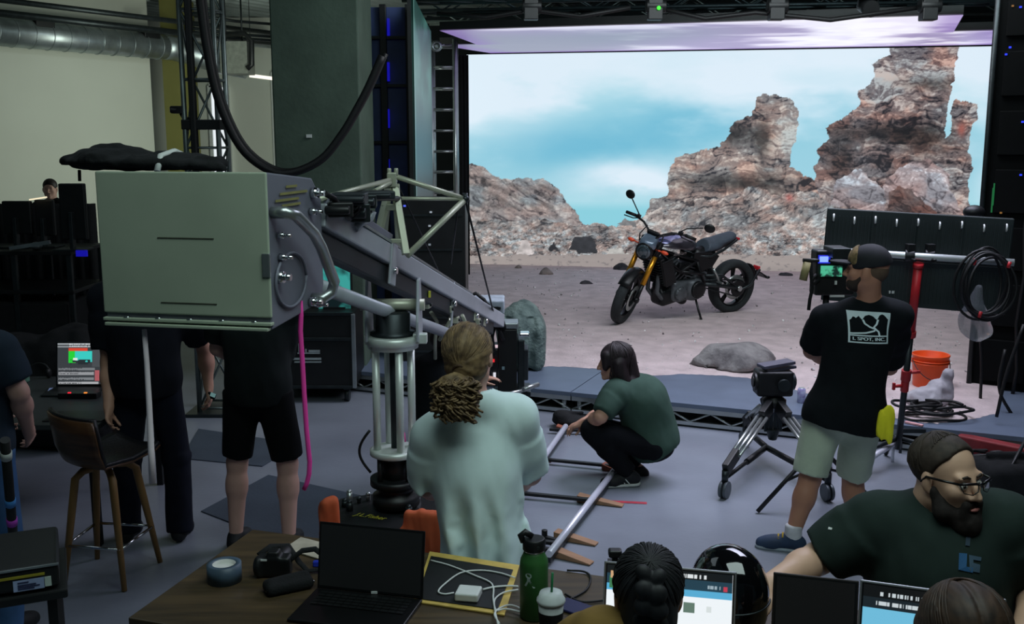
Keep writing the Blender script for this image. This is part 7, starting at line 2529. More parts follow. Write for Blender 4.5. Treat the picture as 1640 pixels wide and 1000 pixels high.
for i, (x0, y0, x1, y1, m, lb) in enumerate(((892, 690, 918, 692, m_woodr, 'reddish wooden wedge under the far end of the track beside the black bag'), (858, 738, 884, 740, m_woodr, 'reddish wooden wedge at the second cross bar beside the sage tee'), (966, 752, 992, 756, m_woodr, 'reddish wooden wedge under the rail at the toe of the crouching person'),
           (926, 803, 998, 812, m_wood, 'long pale wooden wedge under the middle of the near rail'), (890, 862, 956, 874, m_wood, 'pale wooden wedge, second from the table beside the rail end'), (886, 890, 948, 905, m_wood, 'pale wooden wedge closest to the table beside the rail end'))):
 a, b = gr(x0, y0, 0.0), gr(x1, y1, 0.0)
 d = (b - a)
 L = d.length
 U = d.normalized()
 W = V(-U.y, U.x, 0)
 mb = MB()
 hh = 0.05
 q = [a - W * 0.035, b - W * 0.028, b + W * 0.028, a + W * 0.035]
 mb.add([p + V(0, 0, 0.003) for p in q] + [q[0] + V(0, 0, hh), q[1] + V(0, 0, 0.012), q[2] + V(0, 0, 0.012), q[3] + V(0, 0, hh)], [(3, 2, 1, 0), (4, 5, 6, 7), (0, 1, 5, 4), (1, 2, 6, 5), (2, 3, 7, 6), (3, 0, 4, 7)])
 tag(obj('wooden_wedge', mb, m, None, 0.003), lb, 'wedge', 'wooden wedges along the track')
for i, (x0, y0, x1, y1, lb) in enumerate(((872, 862, 902, 870, 'black ratchet clamp beside the end of the near rail'), (868, 880, 900, 886, 'second black clamp beside the bottle and the rail end'))):
 a, b = gr(x0, y0, 0.02), gr(x1, y1, 0.02)
 mb = MB()
 mb.bar(a, b, 0.03, 0.03)
 mb.cyl(a + V(0, 0, 0.01), a + V(0.0, 0, 0.05), 0.018, n=10)
 tag(obj('clamp', mb, m_black, None, 0.004), lb, 'clamp', 'clamps beside the track')
p = gr(913, 684, 0)
blob_ = blob('black_bag', [E(p + V(0, 0, 0.055), (0.15, 0.1, 0.055), k=0.02), E(p + V(-0.06, 0, 0.10), (0.08, 0.08, 0.045), k=0.03), C(p + V(-0.1, -0.02, 0.13), p + V(0.1, 0, 0.12), 0.015, 0.015, 0.02), H(p + V(0, 0, 0.002), (0, 0, -1))], 0.009, m_blackmat, None, folds(7, 0.01, (14, 14, 8)))
tag(blob_, 'small black bag on the floor in front of the crouching person', 'bag')
# video tripod with fluid head
tp = gr(1226, 742, 0)
tri = thing('video_tripod', 'low video tripod with fluid head and silver legs on a wheeled spreader', 'tripod', tp)
Yv = tp.y
hb0 = at(1240, 640, Yv)
mb = MB()
mb.lathe([(0.075, -0.05), (0.085, -0.03), (0.085, 0.0), (0.06, 0.02), (0.05, 0.05)], hb0, n=28)
bowl = obj('bowl', mb, m_black, tri)
mb = MB()
a, b = at(1208, 592, Yv), at(1268, 632, Yv)
mb.box(((a.x + b.x) / 2, Yv, (a.z + b.z) / 2), (b.x - a.x - 0.02, 0.17, a.z - b.z))
hdp = obj('fluid_head', mb, m_black, tri, 0.02, 3)
for sx in (-1, 1):
 mb = MB()
 c = V((a.x + b.x) / 2 + sx * 0.12, Yv - 0.02, (a.z + b.z) / 2 + 0.01)
 mb.cyl(c - V(0.02 * sx, 0, 0), c + V(0.025 * sx, 0, 0), 0.062, n=26)
 mb.cyl(c + V(0.025 * sx, 0, 0), c + V(0.035 * sx, 0, 0), 0.04, n=20)
 obj('drag_dial', mb, m_steel if sx > 0 else m_black, hdp, 0.003)
mb = MB()
mb.cyl(V((a.x + b.x) / 2 + 0.05, Yv - 0.10, (a.z + b.z) / 2), V((a.x + b.x) / 2 + 0.05, Yv - 0.125, (a.z + b.z) / 2), 0.045, n=24)
obj('side_dial', mb, m_steel, hdp, 0.003)
mb = MB()
mb.box(at(1243, 583, Yv), (0.24, 0.13, 0.022), Matrix.Rotation(-0.12, 3, 'Y') @ Matrix.Rotation(0.2, 3, 'Z'))
mb.box(at(1248, 590, Yv), (0.22, 0.10, 0.02), Matrix.Rotation(-0.12, 3, 'Y') @ Matrix.Rotation(0.2, 3, 'Z'))
obj('quick_plate', mb, mat('plate_violet_grey', (92, 90, 104), 0.35, 0.4), tri, 0.003)
feet = [gr(1161, 768, 0.13), gr(1326, 772, 0.13), gr(1222, 724, 0.13)]
feet[2] = V(feet[2].x, Yv + 0.42, 0.13)
for f in feet:
 d = V(f.x - hb0.x, f.y - hb0.y, 0).normalized()
 t0 = hb0 + d * 0.08 + V(0, 0, -0.03)
 k1 = t0.lerp(f + V(0, 0, 0.07), 0.2)
 k2 = t0.lerp(f + V(0, 0, 0.07), 0.80)
 s = V(-d.y, d.x, 0)
 mb = MB()
 mb.bar(t0, k1, 0.10, 0.05, s)
 lg = obj('leg', mb, m_black, tri, 0.008)
 for w in (-0.038, 0, 0.038):
  mb = MB()
  mb.cyl(k1 + s * w * 0.9, k2 + s * w * 0.8, 0.012, n=10)
  obj('leg_tube', mb, m_alu, lg)
 mb = MB()
 mb.bar(k2 - (k2 - k1).normalized() * 0.03, f + V(0, 0, 0.06), 0.085, 0.045, s)
 obj('leg_clamp', mb, m_black, lg, 0.008)
 mb = MB()
 mb.cyl(f + V(0, 0, 0.06), f + V(0, 0, -0.02), 0.022, n=12)
 obj('ankle', mb, m_steel, lg)
 for sw in (-0.016, 0.016):
  mb = MB()
  c = V(f.x, f.y, 0.06)
  mb.cyl(c + s * (sw - 0.01), c + s * (sw + 0.01), 0.058, n=24)
  obj('caster_wheel', mb, mat('caster_grey', (84, 92, 96), 0.4, 0.3), lg, 0.004)
 mb = MB()
 mb.cyl(V(f.x, f.y, 0.135), V(tp.x, tp.y, 0.12), 0.014, n=10)
 mb.cyl(V(f.x, f.y, 0.135).lerp(V(tp.x, tp.y, 0.12), 0.5), V(tp.x, tp.y, 0.12), 0.022, n=10)
 obj('spreader_arm', mb, m_black, tri)
mb = MB()
for sx in (-0.05, -0.017, 0.017, 0.05):
 mb.bar(hb0 + V(sx, 0, -0.06), hb0 + V(sx, 0, -0.24), 0.018, 0.03)
mb.cyl(hb0 + V(0, 0, -0.22), hb0 + V(0, 0, -0.30), 0.05, 0.03, n=20)
obj('center_grip', mb, m_steel, tri, 0.004)
# drinks can behind the tripod
p = gr(1283, 645, 0.2)
t = thing('drink_can', 'small drinks can with a blue and pink label behind the tripod head', 'can', p)
mb = MB()
mb.lathe([(0.028, 0), (0.033, 0.006), (0.033, 0.11), (0.026, 0.122)], p, n=20)
obj('can_body', mb, mat('can_label', (190, 196, 220), 0.4, c2=(120, 100, 160), scale=30), t)
mb = MB()
mb.lathe([(0.026, 0.121), (0.024, 0.124)], p, n=20)
obj('can_lid', mb, m_alu, t)
# monitor on a black stand in front of the man in the cap
Ym = 6.15
mp = at(1322, 455, Ym)
mon = thing('field_monitor', 'black camera rig with small glowing screens facing the person in the cap', 'camera', (mp.x, Ym, 0))
mb = MB()
a, b = at(1309, 402, Ym), at(1368, 474, Ym)
mb.box(((a.x + b.x) / 2, Ym + 0.07, (a.z + b.z) / 2), (b.x - a.x, 0.13, a.z - b.z))
body_ = obj('camera_body', mb, m_black, mon, 0.01)
mb = MB()
a, b = at(1328, 396, Ym - 0.02), at(1356, 412, Ym - 0.02)
mb.box(((a.x + b.x) / 2, Ym, (a.z + b.z) / 2), (b.x - a.x, 0.2, a.z - b.z))
obj('top_block', mb, m_steel, mon, 0.006)
m_green_scr = mat('green_scene_screen', (30, 120, 100), 0.3, emit=(60, 190, 150), es=0.0)
def noise_screen(name, ca, cb_, scale, s):
 if name in MC:
  return MC[name]
 m = bpy.data.materials.new(name)
 m.use_nodes = True
 N, L = m.node_tree.nodes, m.node_tree.links
 bb = N['Principled BSDF']
 bb.inputs['Base Color'].default_value = (0.01, 0.01, 0.01, 1)
 tc = N.new('ShaderNodeTexCoord')
 nz = N.new('ShaderNodeTexNoise')
 nz.inputs['Scale'].default_value = scale
 rp = N.new('ShaderNodeValToRGB')
 rp.color_ramp.elements[0].position = 0.42
 rp.color_ramp.elements[1].position = 0.58
 rp.color_ramp.elements[0].color = lin(ca)
 rp.color_ramp.elements[1].color = lin(cb_)
 L.new(tc.outputs['Object'], nz.inputs['Vector'])
 L.new(nz.outputs['Fac'], rp.inputs['Fac'])
 L.new(rp.outputs['Color'], bb.inputs['Emission Color'])
 bb.inputs['Emission Strength'].default_value = s
 MC[name] = m
 return m
def flat_box(name, x0, y0, x1, y1, yd, m, par, d=0.01):
 a, b = at(x0, y0, yd), at(x1, y1, yd)
 mb = MB()
 mb.box(((a.x + b.x) / 2, yd, (a.z + b.z) / 2), (abs(b.x - a.x), d, abs(a.z - b.z)))
 return obj(name, mb, m, par)
flat_box('blue_display', 1313, 411, 1326, 420, Ym - 0.01, glow('display_blue', (120, 150, 255), 1.6), mon)
flat_box('display_rim', 1311, 409, 1329, 422, Ym - 0.003, glow('display_rim', (30, 40, 210), 1.0), mon)
flat_box('picture_screen', 1315, 426, 1348, 443, Ym - 0.012, noise_screen('green_picture', (14, 40, 36), (80, 190, 150), 26, 0.9), mon)
flat_box('side_button', 1337, 450, 1340, 456, Ym - 0.012, m_white, mon)
flat_box('base_strip', 1329, 473, 1352, 476, Ym - 0.01, m_white, mon)
mb = MB()
mb.tube([at(1312, 448, Ym), at(1299, 458, Ym), at(1302, 446, Ym), at(1308, 440, Ym)], 0.012, 8)
obj('cable', mb, m_rubber, mon)
mb = MB()
mb.tube([at(1298, 416, Ym), at(1299, 440, Ym), at(1301, 462, Ym), at(1297, 480, Ym), at(1295, 497, Ym)], 0.011, 8, flat=(V(1, 0, 0), 0.6))
obj('hanging_strap', mb, m_blackmat, mon)
mb = MB()
mb.cyl(at(1286, 417, Ym), at(1330, 418, Ym), 0.012, n=10)
obj('handle_rod', mb, m_black, mon)
mb = MB()
mb.cyl(at(1293, 420, Ym), at(1286, 449, Ym), 0.024, n=16)
obj('wooden_grip', mb, mat('tan_grip', (150, 140, 96), 0.6), mon)
mb = MB()
bpt = gr(1306, 772, 0)
pole_top = V(mp.x + 0.03, Ym + 0.07, at(1330, 474, Ym).z)
mb.cyl(V(pole_top.x, pole_top.y, 0.28), pole_top, 0.02, n=12)
obj('stand_pole', mb, m_black, mon)
for (x, y) in ((1213, 820), (1392, 796), (1330, 742)):
 f = gr(x, y, 0.012)
 top = V(pole_top.x, pole_top.y, 0.42)
 mb = MB()
 mb.cyl(top, f, 0.014, n=10)
 mb.cyl(V(pole_top.x, pole_top.y, 0.28), top.lerp(f, 0.55), 0.009, n=8)
 obj('leg', mb, m_black, mon)
# big LED panel seen from behind, on a red grip stand
Yl = 7.05
ltl, ltr = at(1324, 333, Yl), at(1622, 350, Yl - 0.35)
lbl = at(1318, 480, Yl)
pn = thing('led_array', 'black LED panel seen from behind with rows of white handles, held on the red stand', 'LED panel', (at(1465, 420, Yl).x, Yl, 0))
U = V(ltr.x - ltl.x, ltr.y - ltl.y, 0)
Wp = U.length
U.normalize()
Hp = ltl.z - lbl.z
Nn = V(U.y, -U.x, 0)
m_tile = mat('led_tile_back', (30, 40, 41), 0.5, var=0.2, scale=4)
Rz2 = Matrix.Rotation(math.atan2(U.y, U.x), 3, 'Z')
# leaned a little: top edge sinks to the right as in the picture
slope = (ltr.z - ltl.z) / Wp
Rz3 = Rz2 @ Matrix.Rotation(-math.atan(slope), 3, 'Y')
cols_n = 4
for i in range(cols_n):
 for j in range(2):
  mb = MB()
  u = (i + 0.5) * Wp / cols_n
  z = lbl.z + Hp * (0.25 + 0.5 * j) + slope * u
  c = V(ltl.x, ltl.y, 0) + U * u + V(0, 0, z)
  mb.box(c, (Wp / cols_n + 0.004, 0.06, Hp / 2 - 0.002), Rz3)
  tl = obj('tile', mb, m_tile, pn, 0.006)
  mb = MB()
  n = 12
  for k in range(n):
   mb.box(c + Nn * 0.034 + U * ((k - n / 2 + 0.5) * Wp / cols_n / n), (0.007, 0.014, Hp / 2 * 0.72), Rz3)
  obj('cooling_ribs', mb, m_tile, tl)
for k in range(9):
 u = 0.05 + k * (Wp - 0.09) / 8
 z = ltl.z + slope * u - 0.06 - 0.012 * (k % 2)
 mb = MB()
 c = V(ltl.x, ltl.y, 0) + U * u + Nn * 0.05
 mb.tube([c + V(0, 0, z - 0.022), c + Nn * 0.018 + V(0, 0, z - 0.014), c + Nn * 0.018 + V(0, 0, z + 0.014), c + V(0, 0, z + 0.022)], 0.006, 8)
 obj('white_handle', mb, m_white, pn)
for x, y, w, h in ((1470, 478, 0.012, 0.035), (1522, 468, 0.012, 0.03), (1428, 468, 0.04, 0.018)):
 mb = MB()
 mb.box(at(x, y, Yl - 0.16), (w, 0.02, h))
 obj('white_clip', mb, m_white, pn)
mb = MB()
mb.bar(at(1487, 447, Yl - 0.22), at(1508, 437, Yl - 0.22), 0.014, 0.01)
obj('white_tie', mb, m_white, pn)
p0, p1 = at(1322, 401, Yl - 0.14), at(1624, 421, Yl - 0.48)
mb = MB()
mb.cyl(p0, p1, 0.024, n=16)
pipe = obj('cross_pipe', mb, mat('pipe_silver', (196, 202, 200), 0.35, 0.4, var=0.05), pn)
for x in (1457, 1489):
 c = at(x, 410, Yl - 0.30)
 mb = MB()
 mb.cyl(c - U * 0.03, c + U * 0.03, 0.042, n=18)
 mb.box(c + V(0, 0, 0.055), (0.05, 0.06, 0.05))
 mb.cyl(c + V(0, -0.04, -0.02), c + V(0, -0.1, -0.02), 0.01, n=8)
 obj('grip_clamp', mb, m_black, pn, 0.004)
# red stand
st = thing('grip_stand', 'tall red grip stand with a silver lower tube holding up the LED panel', 'stand', gr(1437, 745, 0))
top = at(1471, 422, Yl - 0.32)
btm = V(gr(1436, 745, 0).x, gr(1436, 745, 0).y, 0.10)
m_redp = mat('red_paint', (178, 36, 42), 0.4, var=0.1)
def on(f):
 return top.lerp(btm, f)
mb = MB()
mb.cyl(on(0.0), on(0.02), 0.035, n=16)
mb.cyl(on(0.02), on(0.36), 0.028, n=16)
obj('upper_tube', mb, m_redp, st)
mb = MB()
mb.cyl(on(0.36), on(0.98), 0.022, n=16)
obj('lower_tube', mb, m_steel, st)
mb = MB()
mb.cyl(on(0.34), on(0.37), 0.036, n=16)
obj('collar', mb, m_redp, st, 0.003)
mb = MB()
mb.cyl(on(0.545), on(0.60), 0.034, n=16)
mb.cyl(on(0.60), on(0.66), 0.028, n=16)
mb.cyl(on(0.56) , on(0.56) + V(0.07, -0.02, 0.01), 0.012, n=8)
mb.cyl(on(0.63), on(0.63) + V(-0.08, -0.02, 0.0), 0.012, n=8)
mb.box(on(0.63) + V(-0.085, -0.02, 0), (0.02, 0.02, 0.05))
mb.box(on(0.56) + V(0.075, -0.02, 0.01), (0.025, 0.02, 0.02))
obj('collar', mb, m_redp, st, 0.003)
for dx, dy in ((-0.42, -0.25), (0.42, -0.2), (0.0, 0.22)):
 mb = MB()
 mb.tube([btm + V(0, 0, 0.1), btm + V(dx * 0.5, dy * 0.5, 0.07), btm + V(dx, dy, -0.085)], 0.017, 10)
 obj('leg', mb, m_steel, st)
a, b = gr(1390, 737, 0.14), gr(1431, 711, 0.14)
mb = MB()
mb.cyl(a, b, 0.02, n=14)
mb.cyl(V(a.x, a.y, 0), V(a.x, a.y, 0.14), 0.012, n=8)
mb.cyl(V(b.x, b.y, 0), V(b.x, b.y, 0.14), 0.012, n=8)
tag(obj('steel_tube', mb, m_rail), 'short shiny steel tube across the foot of the red stand', 'tube')
# cable coil and clear bag hanging from the cross pipe
cc = at(1572, 455, Yl - 0.5)
cc0 = cc
rg = random.Random(5)
coil = thing('cable_coil', 'black cable coil hanging from the silver cross pipe at the end of the LED panel', 'cable', cc)
for k in range(7):
 mb = MB()
 rx, rz_ = 0.13 + 0.03 * rg.random(), 0.19 + 0.04 * rg.random()
 o_ = V(rg.uniform(-0.03, 0.03), -0.02 * k, rg.uniform(-0.02, 0.02))
 mb.tube([cc + o_ + V(rx * math.cos(t), 0.02 * math.sin(2 * t + k), rz_ * math.sin(t)) for t in np.linspace(0, 2 * PI, 30)[:-1]], 0.009, 8, closed=True)
 obj('loop', mb, m_rubber, coil)
for dx, dz in ((-0.12, 0.14), (0.10, 0.12), (-0.06, -0.2)):
 mb = MB()
 mb.cyl(cc + V(dx, -0.13, dz), cc + V(dx + 0.01, -0.13, dz + 0.04), 0.011, n=8)
 obj('red_mark', mb, m_redp, coil)
m_clear = mat('clear_plastic', (215, 220, 230), 0.25, trans=0.75, alpha=0.45, ior=1.15)
p = at(1560, 515, Yl - 0.45)
o = blob('clear_bag', [E(p, (0.10, 0.06, 0.12), k=0.03), E(p + V(0.04, 0, -0.06), (0.09, 0.06, 0.07), k=0.03), C(p + V(0, 0, 0.1), p + V(0.01, 0, 0.22), 0.05, 0.02, 0.03)], 0.009, m_clear, None, folds(9, 0.02, (16, 16, 5)))
tag(o, 'clear plastic bag hanging below the cable coil', 'bag')
# bucket and bag of rubble on the deck
p = gr(1487, 624, Z0)
bt = thing('bucket', 'bright orange plastic bucket standing on the stage behind the red stand', 'bucket', p)
mb = MB()
mb.lathe([(0.125, 0.0), (0.13, 0.01), (0.15, 0.30), (0.156, 0.30), (0.156, 0.31), (0.15, 0.315), (0.145, 0.31), (0.122, 0.015), (0.0, 0.012)], p, n=36, caps=False)
for z, r in ((0.24, 0.148), (0.26, 0.149)):
 mb.torus(p + V(0, 0, z), (0, 0, 1), r + 0.002, 0.006, 36, 6)
obj('tub', mb, mat('orange_plastic', (232, 86, 34), 0.4, var=0.05), bt)
mb = MB()
mb.tube([p + V(0.157 * math.cos(t), -0.155 * abs(math.sin(t)) - 0.005, 0.27 - 0.16 * math.sin(t)) for t in np.linspace(0, PI, 16)], 0.004, 6)
obj('wire_handle', mb, m_steel, bt)
p = gr(1489, 652, Z0)
o = blob('plastic_bag', [E(p + V(-0.02, 0, 0.07), (0.17, 0.13, 0.09), k=0.04), E(p + V(0.07, 0, 0.15), (0.09, 0.08, 0.08), k=0.05), C(p + V(0.10, 0, 0.2), p + V(0.12, 0, 0.27), 0.03, 0.05, 0.04), H(p + V(0, 0, 0.003), (0, 0, -1))], 0.009, mat('pale_bag_plastic', (186, 184, 190), 0.3, trans=0.25, ior=1.2), None, folds(23, 0.04, (14, 14, 9)))
tag(o, 'crumpled translucent plastic bag of rubble on the stage edge beside the orange bucket', 'bag')
# ---- clutter at the foot of the LED rack
def cable_pile(label, px_, py_, z, rx, n, seed, r=0.011, m=m_rubber):
 p = gr(px_, py_, z)
 t = thing('cable_pile', label, 'cable', p, 'cable piles below the LED rack')
 rg = random.Random(seed)
 for k in range(n):
  mb = MB()
  a0, rr = rg.random() * 6, rx * rg.uniform(0.5, 1.0)
  o_ = V(rg.uniform(-rx, rx) * 0.4, rg.uniform(-rx, rx) * 0.3, r + 0.018 * k)
  mb.tube([p + o_ + V(rr * math.cos(a) * 1.1, rr * 0.6 * math.sin(a), 0.008 * math.sin(3 * a + k)) for a in np.linspace(a0, a0 + 6.0, 26)], r, 7)
  obj('loop', mb, m, t)
cable_pile('tangle of black cables on the stage edge under the plastic bag', 1482, 668, Z0, 0.24, 7, 1)
cable_pile('tangle of black cables on the floor beyond the bearded person', 1580, 754, 0, 0.2, 8, 2)
cable_pile('bundle of dark cables on the floor at the end of the stage', 1625, 700, 0, 0.25, 6, 3)
p0, p1 = gr(1535, 712, 0.10), gr(1660, 738, 0.10)
mb = MB()
mb.bar(p0, p1, 0.10, 0.16)
t = tag(obj('red_case', mb, mat('dark_red_case', (122, 40, 44), 0.55, var=0.2), None, 0.01), 'long dark red case on the floor at the foot of the LED rack', 'case')
mb = MB()
mb.bar(gr(1440, 690, 0.17), gr(1600, 692, 0.17), 0.03, 0.03)
for x in (1444, 1596):
 q = gr(x, 691, 0.17)
 mb.cyl(V(q.x, q.y, 0.0), q, 0.012, n=8)
tag(obj('steel_rail', mb, m_steel), 'dark steel rail on short feet in front of the stage edge', 'rail')
a, b = gr(1588, 805, 0.02), at(1646, 700, gr(1588, 805, 0.02).y + 0.2)
mb = MB()
mb.cyl(a, b, 0.012, n=8)
mb.cyl(a, a + V(0.5, 0.25, 0.0), 0.012, n=8)
mb.cyl(a + V(0.0, 0, 0.0), a + V(0.22, -0.4, 0.0), 0.012, n=8)
tag(obj('light_stand', mb, m_black), 'black light stand leg slanting up beside the bearded person', 'stand')
p = gr(1626, 800, 0)
o = blob('duffel_bag', [B(p + V(0, 0.1, 0.12), (0.26, 0.16, 0.12), Matrix.Rotation(0.2, 3, 'Z'), 0.06, 0.04), C(p + V(-0.15, 0.1, 0.27), p + V(0.15, 0.1, 0.27), 0.02, 0.02, 0.03), H(p + V(0, 0, 0.003), (0, 0, -1))], 0.012, m_blackmat, None, folds(41, 0.02))
tag(o, 'black duffel bag on the floor behind the bearded person', 'bag')
for i, (x, y, c) in enumerate(((1574, 708, (255, 70, 100)), (1616, 708, (255, 60, 90)))):
 p = gr(x, y, 0.03)
 t = thing('power_strip', ('black power strip with a glowing red switch closer to the stage', 'black power strip with a glowing red switch beside the cable bundle')[i], 'power strip', p, 'power strips below the LED rack')
 mb = MB()
 mb.box(p, (0.26, 0.05, 0.04))
 obj('strip_body', mb, m_black, t, 0.006)
 mb = MB()
 mb.box(p + V(-0.05, -0.025, 0.012), (0.04, 0.012, 0.02))
 obj('switch', mb, glow('red_switch', (255, 60, 90), 1.0), t)
mb = MB()
mb.bar(gr(1450, 676, Z0 + 0.01), gr(1478, 682, Z0 + 0.01), 0.03, 0.012)
tag(obj('pink_stick', mb, mat('pink_wood', (214, 160, 160), 0.7)), 'short pinkish stick on the stage edge beside the red stand', 'stick')
for i, pl in enumerate(([(1560, 380), (1566, 480), (1572, 580), (1570, 660), (1578, 720)], [(1610, 560), (1600, 620), (1618, 660), (1640, 690)], [(1640, 520), (1612, 600), (1596, 668)])):
 mb = MB()
 mb.tube([at(x, y, 8.15 - 0.35 * i) for x, y in smooth_path(pl)], 0.013, 8)
 tag(obj('hanging_cable', mb, m_rubber), ('straight black cable hanging in front of the LED rack down to the floor', 'short black cable hooked low on the LED rack', 'slanting black cable across the LED rack')[i], 'cable', 'cables in front of the LED rack')
mb = MB()
c = at(1560, 340, Yl + 0.05)
mb.ball(c, (0.075, 0.06, 0.05), 18)
mb.cyl(c, V(c.x, c.y - 0.05, c.z - 0.3), 0.015, n=8)
obj('top_lamp', mb, m_black, pn)
# ============================================================ crew side on the left
# road case with a monitor on top
cA, cB = gr(447, 646, 0), gr(569, 646, 0)
Yr = cA.y
zt_ = at(500, 503, Yr).z
case = thing('road_case', 'black road case on casters with metal edges and a pale logo, behind the shorts wearer', 'road case', ((cA.x + cB.x) / 2, Yr, 0))
mb = MB()
mb.box(((cA.x + cB.x) / 2, Yr + 0.3, (0.14 + zt_) / 2), (cB.x - cA.x, 0.6, zt_ - 0.14))
cb_ = obj('case_body', mb, m_black, case, 0.006)
for x in (cA.x, cB.x):
 mb = MB()
 mb.bar((x, Yr, 0.14), (x, Yr, zt_), 0.035, 0.035)
 obj('corner_strip', mb, m_galv, case, 0.004)
for z in (0.15, zt_ * 0.72, zt_):
 mb = MB()
 mb.bar((cA.x, Yr, z), (cB.x, Yr, z), 0.03, 0.03)
 obj('edge_strip', mb, m_steel, case, 0.004)
for x in (cA.x + 0.08, cB.x - 0.08):
 for y in (Yr + 0.08, Yr + 0.52):
  mb = MB()
  mb.cyl((x - 0.02, y, 0.06), (x + 0.02, y, 0.06), 0.058, n=20)
  mb.box((x, y, 0.125), (0.06, 0.08, 0.03))
  obj('caster', mb, m_steel, case)
m_logo = mat('pale_logo', (150, 160, 162), 0.7)
lo = at(468, 582, Yr - 0.004)
def lg(u, w, du, dw):
 mb = MB()
 mb.box(lo + V(u + du / 2, -0.002, w + dw / 2), (du, 0.002, dw))
 return mb
for nm, a in (('logo_mark', (0.06, 0.10, 0.012, 0.08)), ('logo_mark', (0.09, 0.10, 0.02, 0.05)), ('logo_mark', (0.12, 0.10, 0.012, 0.03)), ('logo_roof', (0.05, 0.085, 0.20, 0.012)), ('logo_band', (0.0, 0.03, 0.26, 0.02)), ('logo_band', (0.02, 0.005, 0.24, 0.012)), ('logo_wing', (0.15, 0.10, 0.1, 0.02))):
 obj(nm, lg(*a), m_logo, cb_)
Yq_ = Yr + 0.3
mn = thing('monitor', 'monitor with a teal picture standing on the road case behind the crane arm', 'monitor', at(533, 500, Yq_))
a, b = at(508, 412, Yq_), at(562, 494, Yq_)
mb = MB()
mb.box(((a.x + b.x) / 2, Yq_ + 0.02, (a.z + b.z) / 2), (b.x - a.x + 0.03, 0.05, a.z - b.z + 0.03))
obj('bezel', mb, m_black, mn, 0.006)
mb = MB()
mb.box(((a.x + b.x) / 2, Yq_ - 0.008, (a.z + b.z) / 2), (b.x - a.x, 0.006, a.z - b.z))
obj('screen', mb, noise_screen('teal_picture', (8, 30, 34), (70, 190, 182), 5, 0.62), mn)
mb = MB()
mb.cyl(((a.x + b.x) / 2, Yq_ + 0.03, zt_), ((a.x + b.x) / 2, Yq_ + 0.03, b.z), 0.02, n=10)
mb.box(((a.x + b.x) / 2, Yq_ + 0.03, zt_ + 0.008), (0.2, 0.16, 0.014))
obj('stand', mb, m_black, mn)
# tall black rack behind the mast with lamps
Yk_ = 9.7
a, b = at(640, 320, Yk_), at(745, 320, Yk_)
rk2 = thing('equipment_rack', 'tall black equipment rack with tiny lamps behind the crane mast', 'rack', ((a.x + b.x) / 2, Yk_, 0))
mb = MB()
mb.box(((a.x + b.x) / 2, Yk_ + 0.3, a.z / 2 + 0.03), (b.x - a.x, 0.6, a.z - 0.06))
obj('cabinet', mb, m_black, rk2, 0.008)
for k in range(5):
 mb = MB()
 mb.bar((a.x + 0.03, Yk_ - 0.005, 0.3 + 0.33 * k), (b.x - 0.03, Yk_ - 0.005, 0.3 + 0.33 * k), 0.012, 0.02)
 obj('shelf_strip', mb, m_steel, rk2)
for x, y, c in ((648, 330, (90, 110, 255)), (645, 352, (60, 220, 150)), (628, 364, (200, 40, 50)), (690, 340, (150, 160, 170)), (688, 362, (150, 160, 170)), (688, 392, (120, 130, 140))):
 mb = MB()
 p = at(max(x, 644), y, Yk_ - 0.02)
 mb.box(p, (0.022, 0.02, 0.016))
 obj('status_light', mb, glow('rack_dot_%d' % y, c, 0.9), rk2)
# monitors and dark cart at the far left
Yd = 8.6
def dist_monitor(label, x0, y0, x1, y1, yd, zdesk):
 a, b = at(x0, y0, yd), at(x1, y1, yd)
 t = thing('monitor', label, 'monitor', ((a.x + b.x) / 2, yd, zdesk), 'dark monitors at the desk')
 mb = MB()
 mb.box(((a.x + b.x) / 2, yd, (a.z + b.z) / 2), (b.x - a.x, 0.05, a.z - b.z))
 obj('back_shell', mb, m_black, t, 0.01)
 mb = MB()
 mb.bar(((a.x + b.x) / 2, yd - 0.06, zdesk + 0.01), ((a.x + b.x) / 2, yd - 0.05, (a.z + b.z) / 2), 0.06, 0.03)
 obj('neck', mb, m_steel, t, 0.004)
 mb = MB()
 mb.box(((a.x + b.x) / 2, yd - 0.05, zdesk + 0.008), (0.26, 0.2, 0.014))
 obj('foot', mb, m_steel, t, 0.003)
 return t
zdk = at(60, 396, Yd).z
dist_monitor('dark monitor seen from behind, first from the edge of the room on the cart', 4, 322, 54, 375, Yd, zdk)
dist_monitor('dark monitor seen from behind, in front of the distant person', 56, 320, 90, 378, Yd + 0.05, zdk)
dist_monitor('large dark monitor seen from behind beside the counterweight bucket', 94, 294, 142, 384, Yd - 0.2, zdk)
mb = MB()
p = at(61, 318, Yd - 0.03)
mb.box(p, (0.14, 0.03, 0.012), Matrix.Rotation(-0.15, 3, 'Y'))
tag(obj('light_bar', mb, glow('warm_bar', (250, 236, 200), 1.0)), 'thin lit bar on top of the dark monitor before the distant person', 'lamp')
mb = MB()
x0, x1 = at(-60, 330, 9.4).x, at(150, 330, 9.4).x
n = 40
pts = [V(x0 + (x1 - x0) * i / n, 9.4 + 0.03 * math.sin(i * 1.9), 0) for i in range(n + 1)]
hh_ = at(50, 326, 9.4).z
mb.add([p + V(0, 0, 0.005) for p in pts] + [p + V(0, 0, hh_) for p in pts], [(i, i + 1, n + 2 + i, n + 1 + i) for i in range(n)], True)
dv = obj('black_divider', mb, m_blackmat)  # added black sheet that darkens the space behind the cart in place of clutter
dv.modifiers.new('solid', 'SOLIDIFY').thickness = 0.02
tag(dv, 'black cloth divider standing behind the cart, below the distant person', 'divider')
cart = thing('equipment_cart', 'dark equipment cart loaded under the monitors at the pale wall', 'cart', (at(60, 400, Yd).x, Yd, 0))
xa, xb = at(-40, 400, Yd).x, at(142, 400, Yd).x
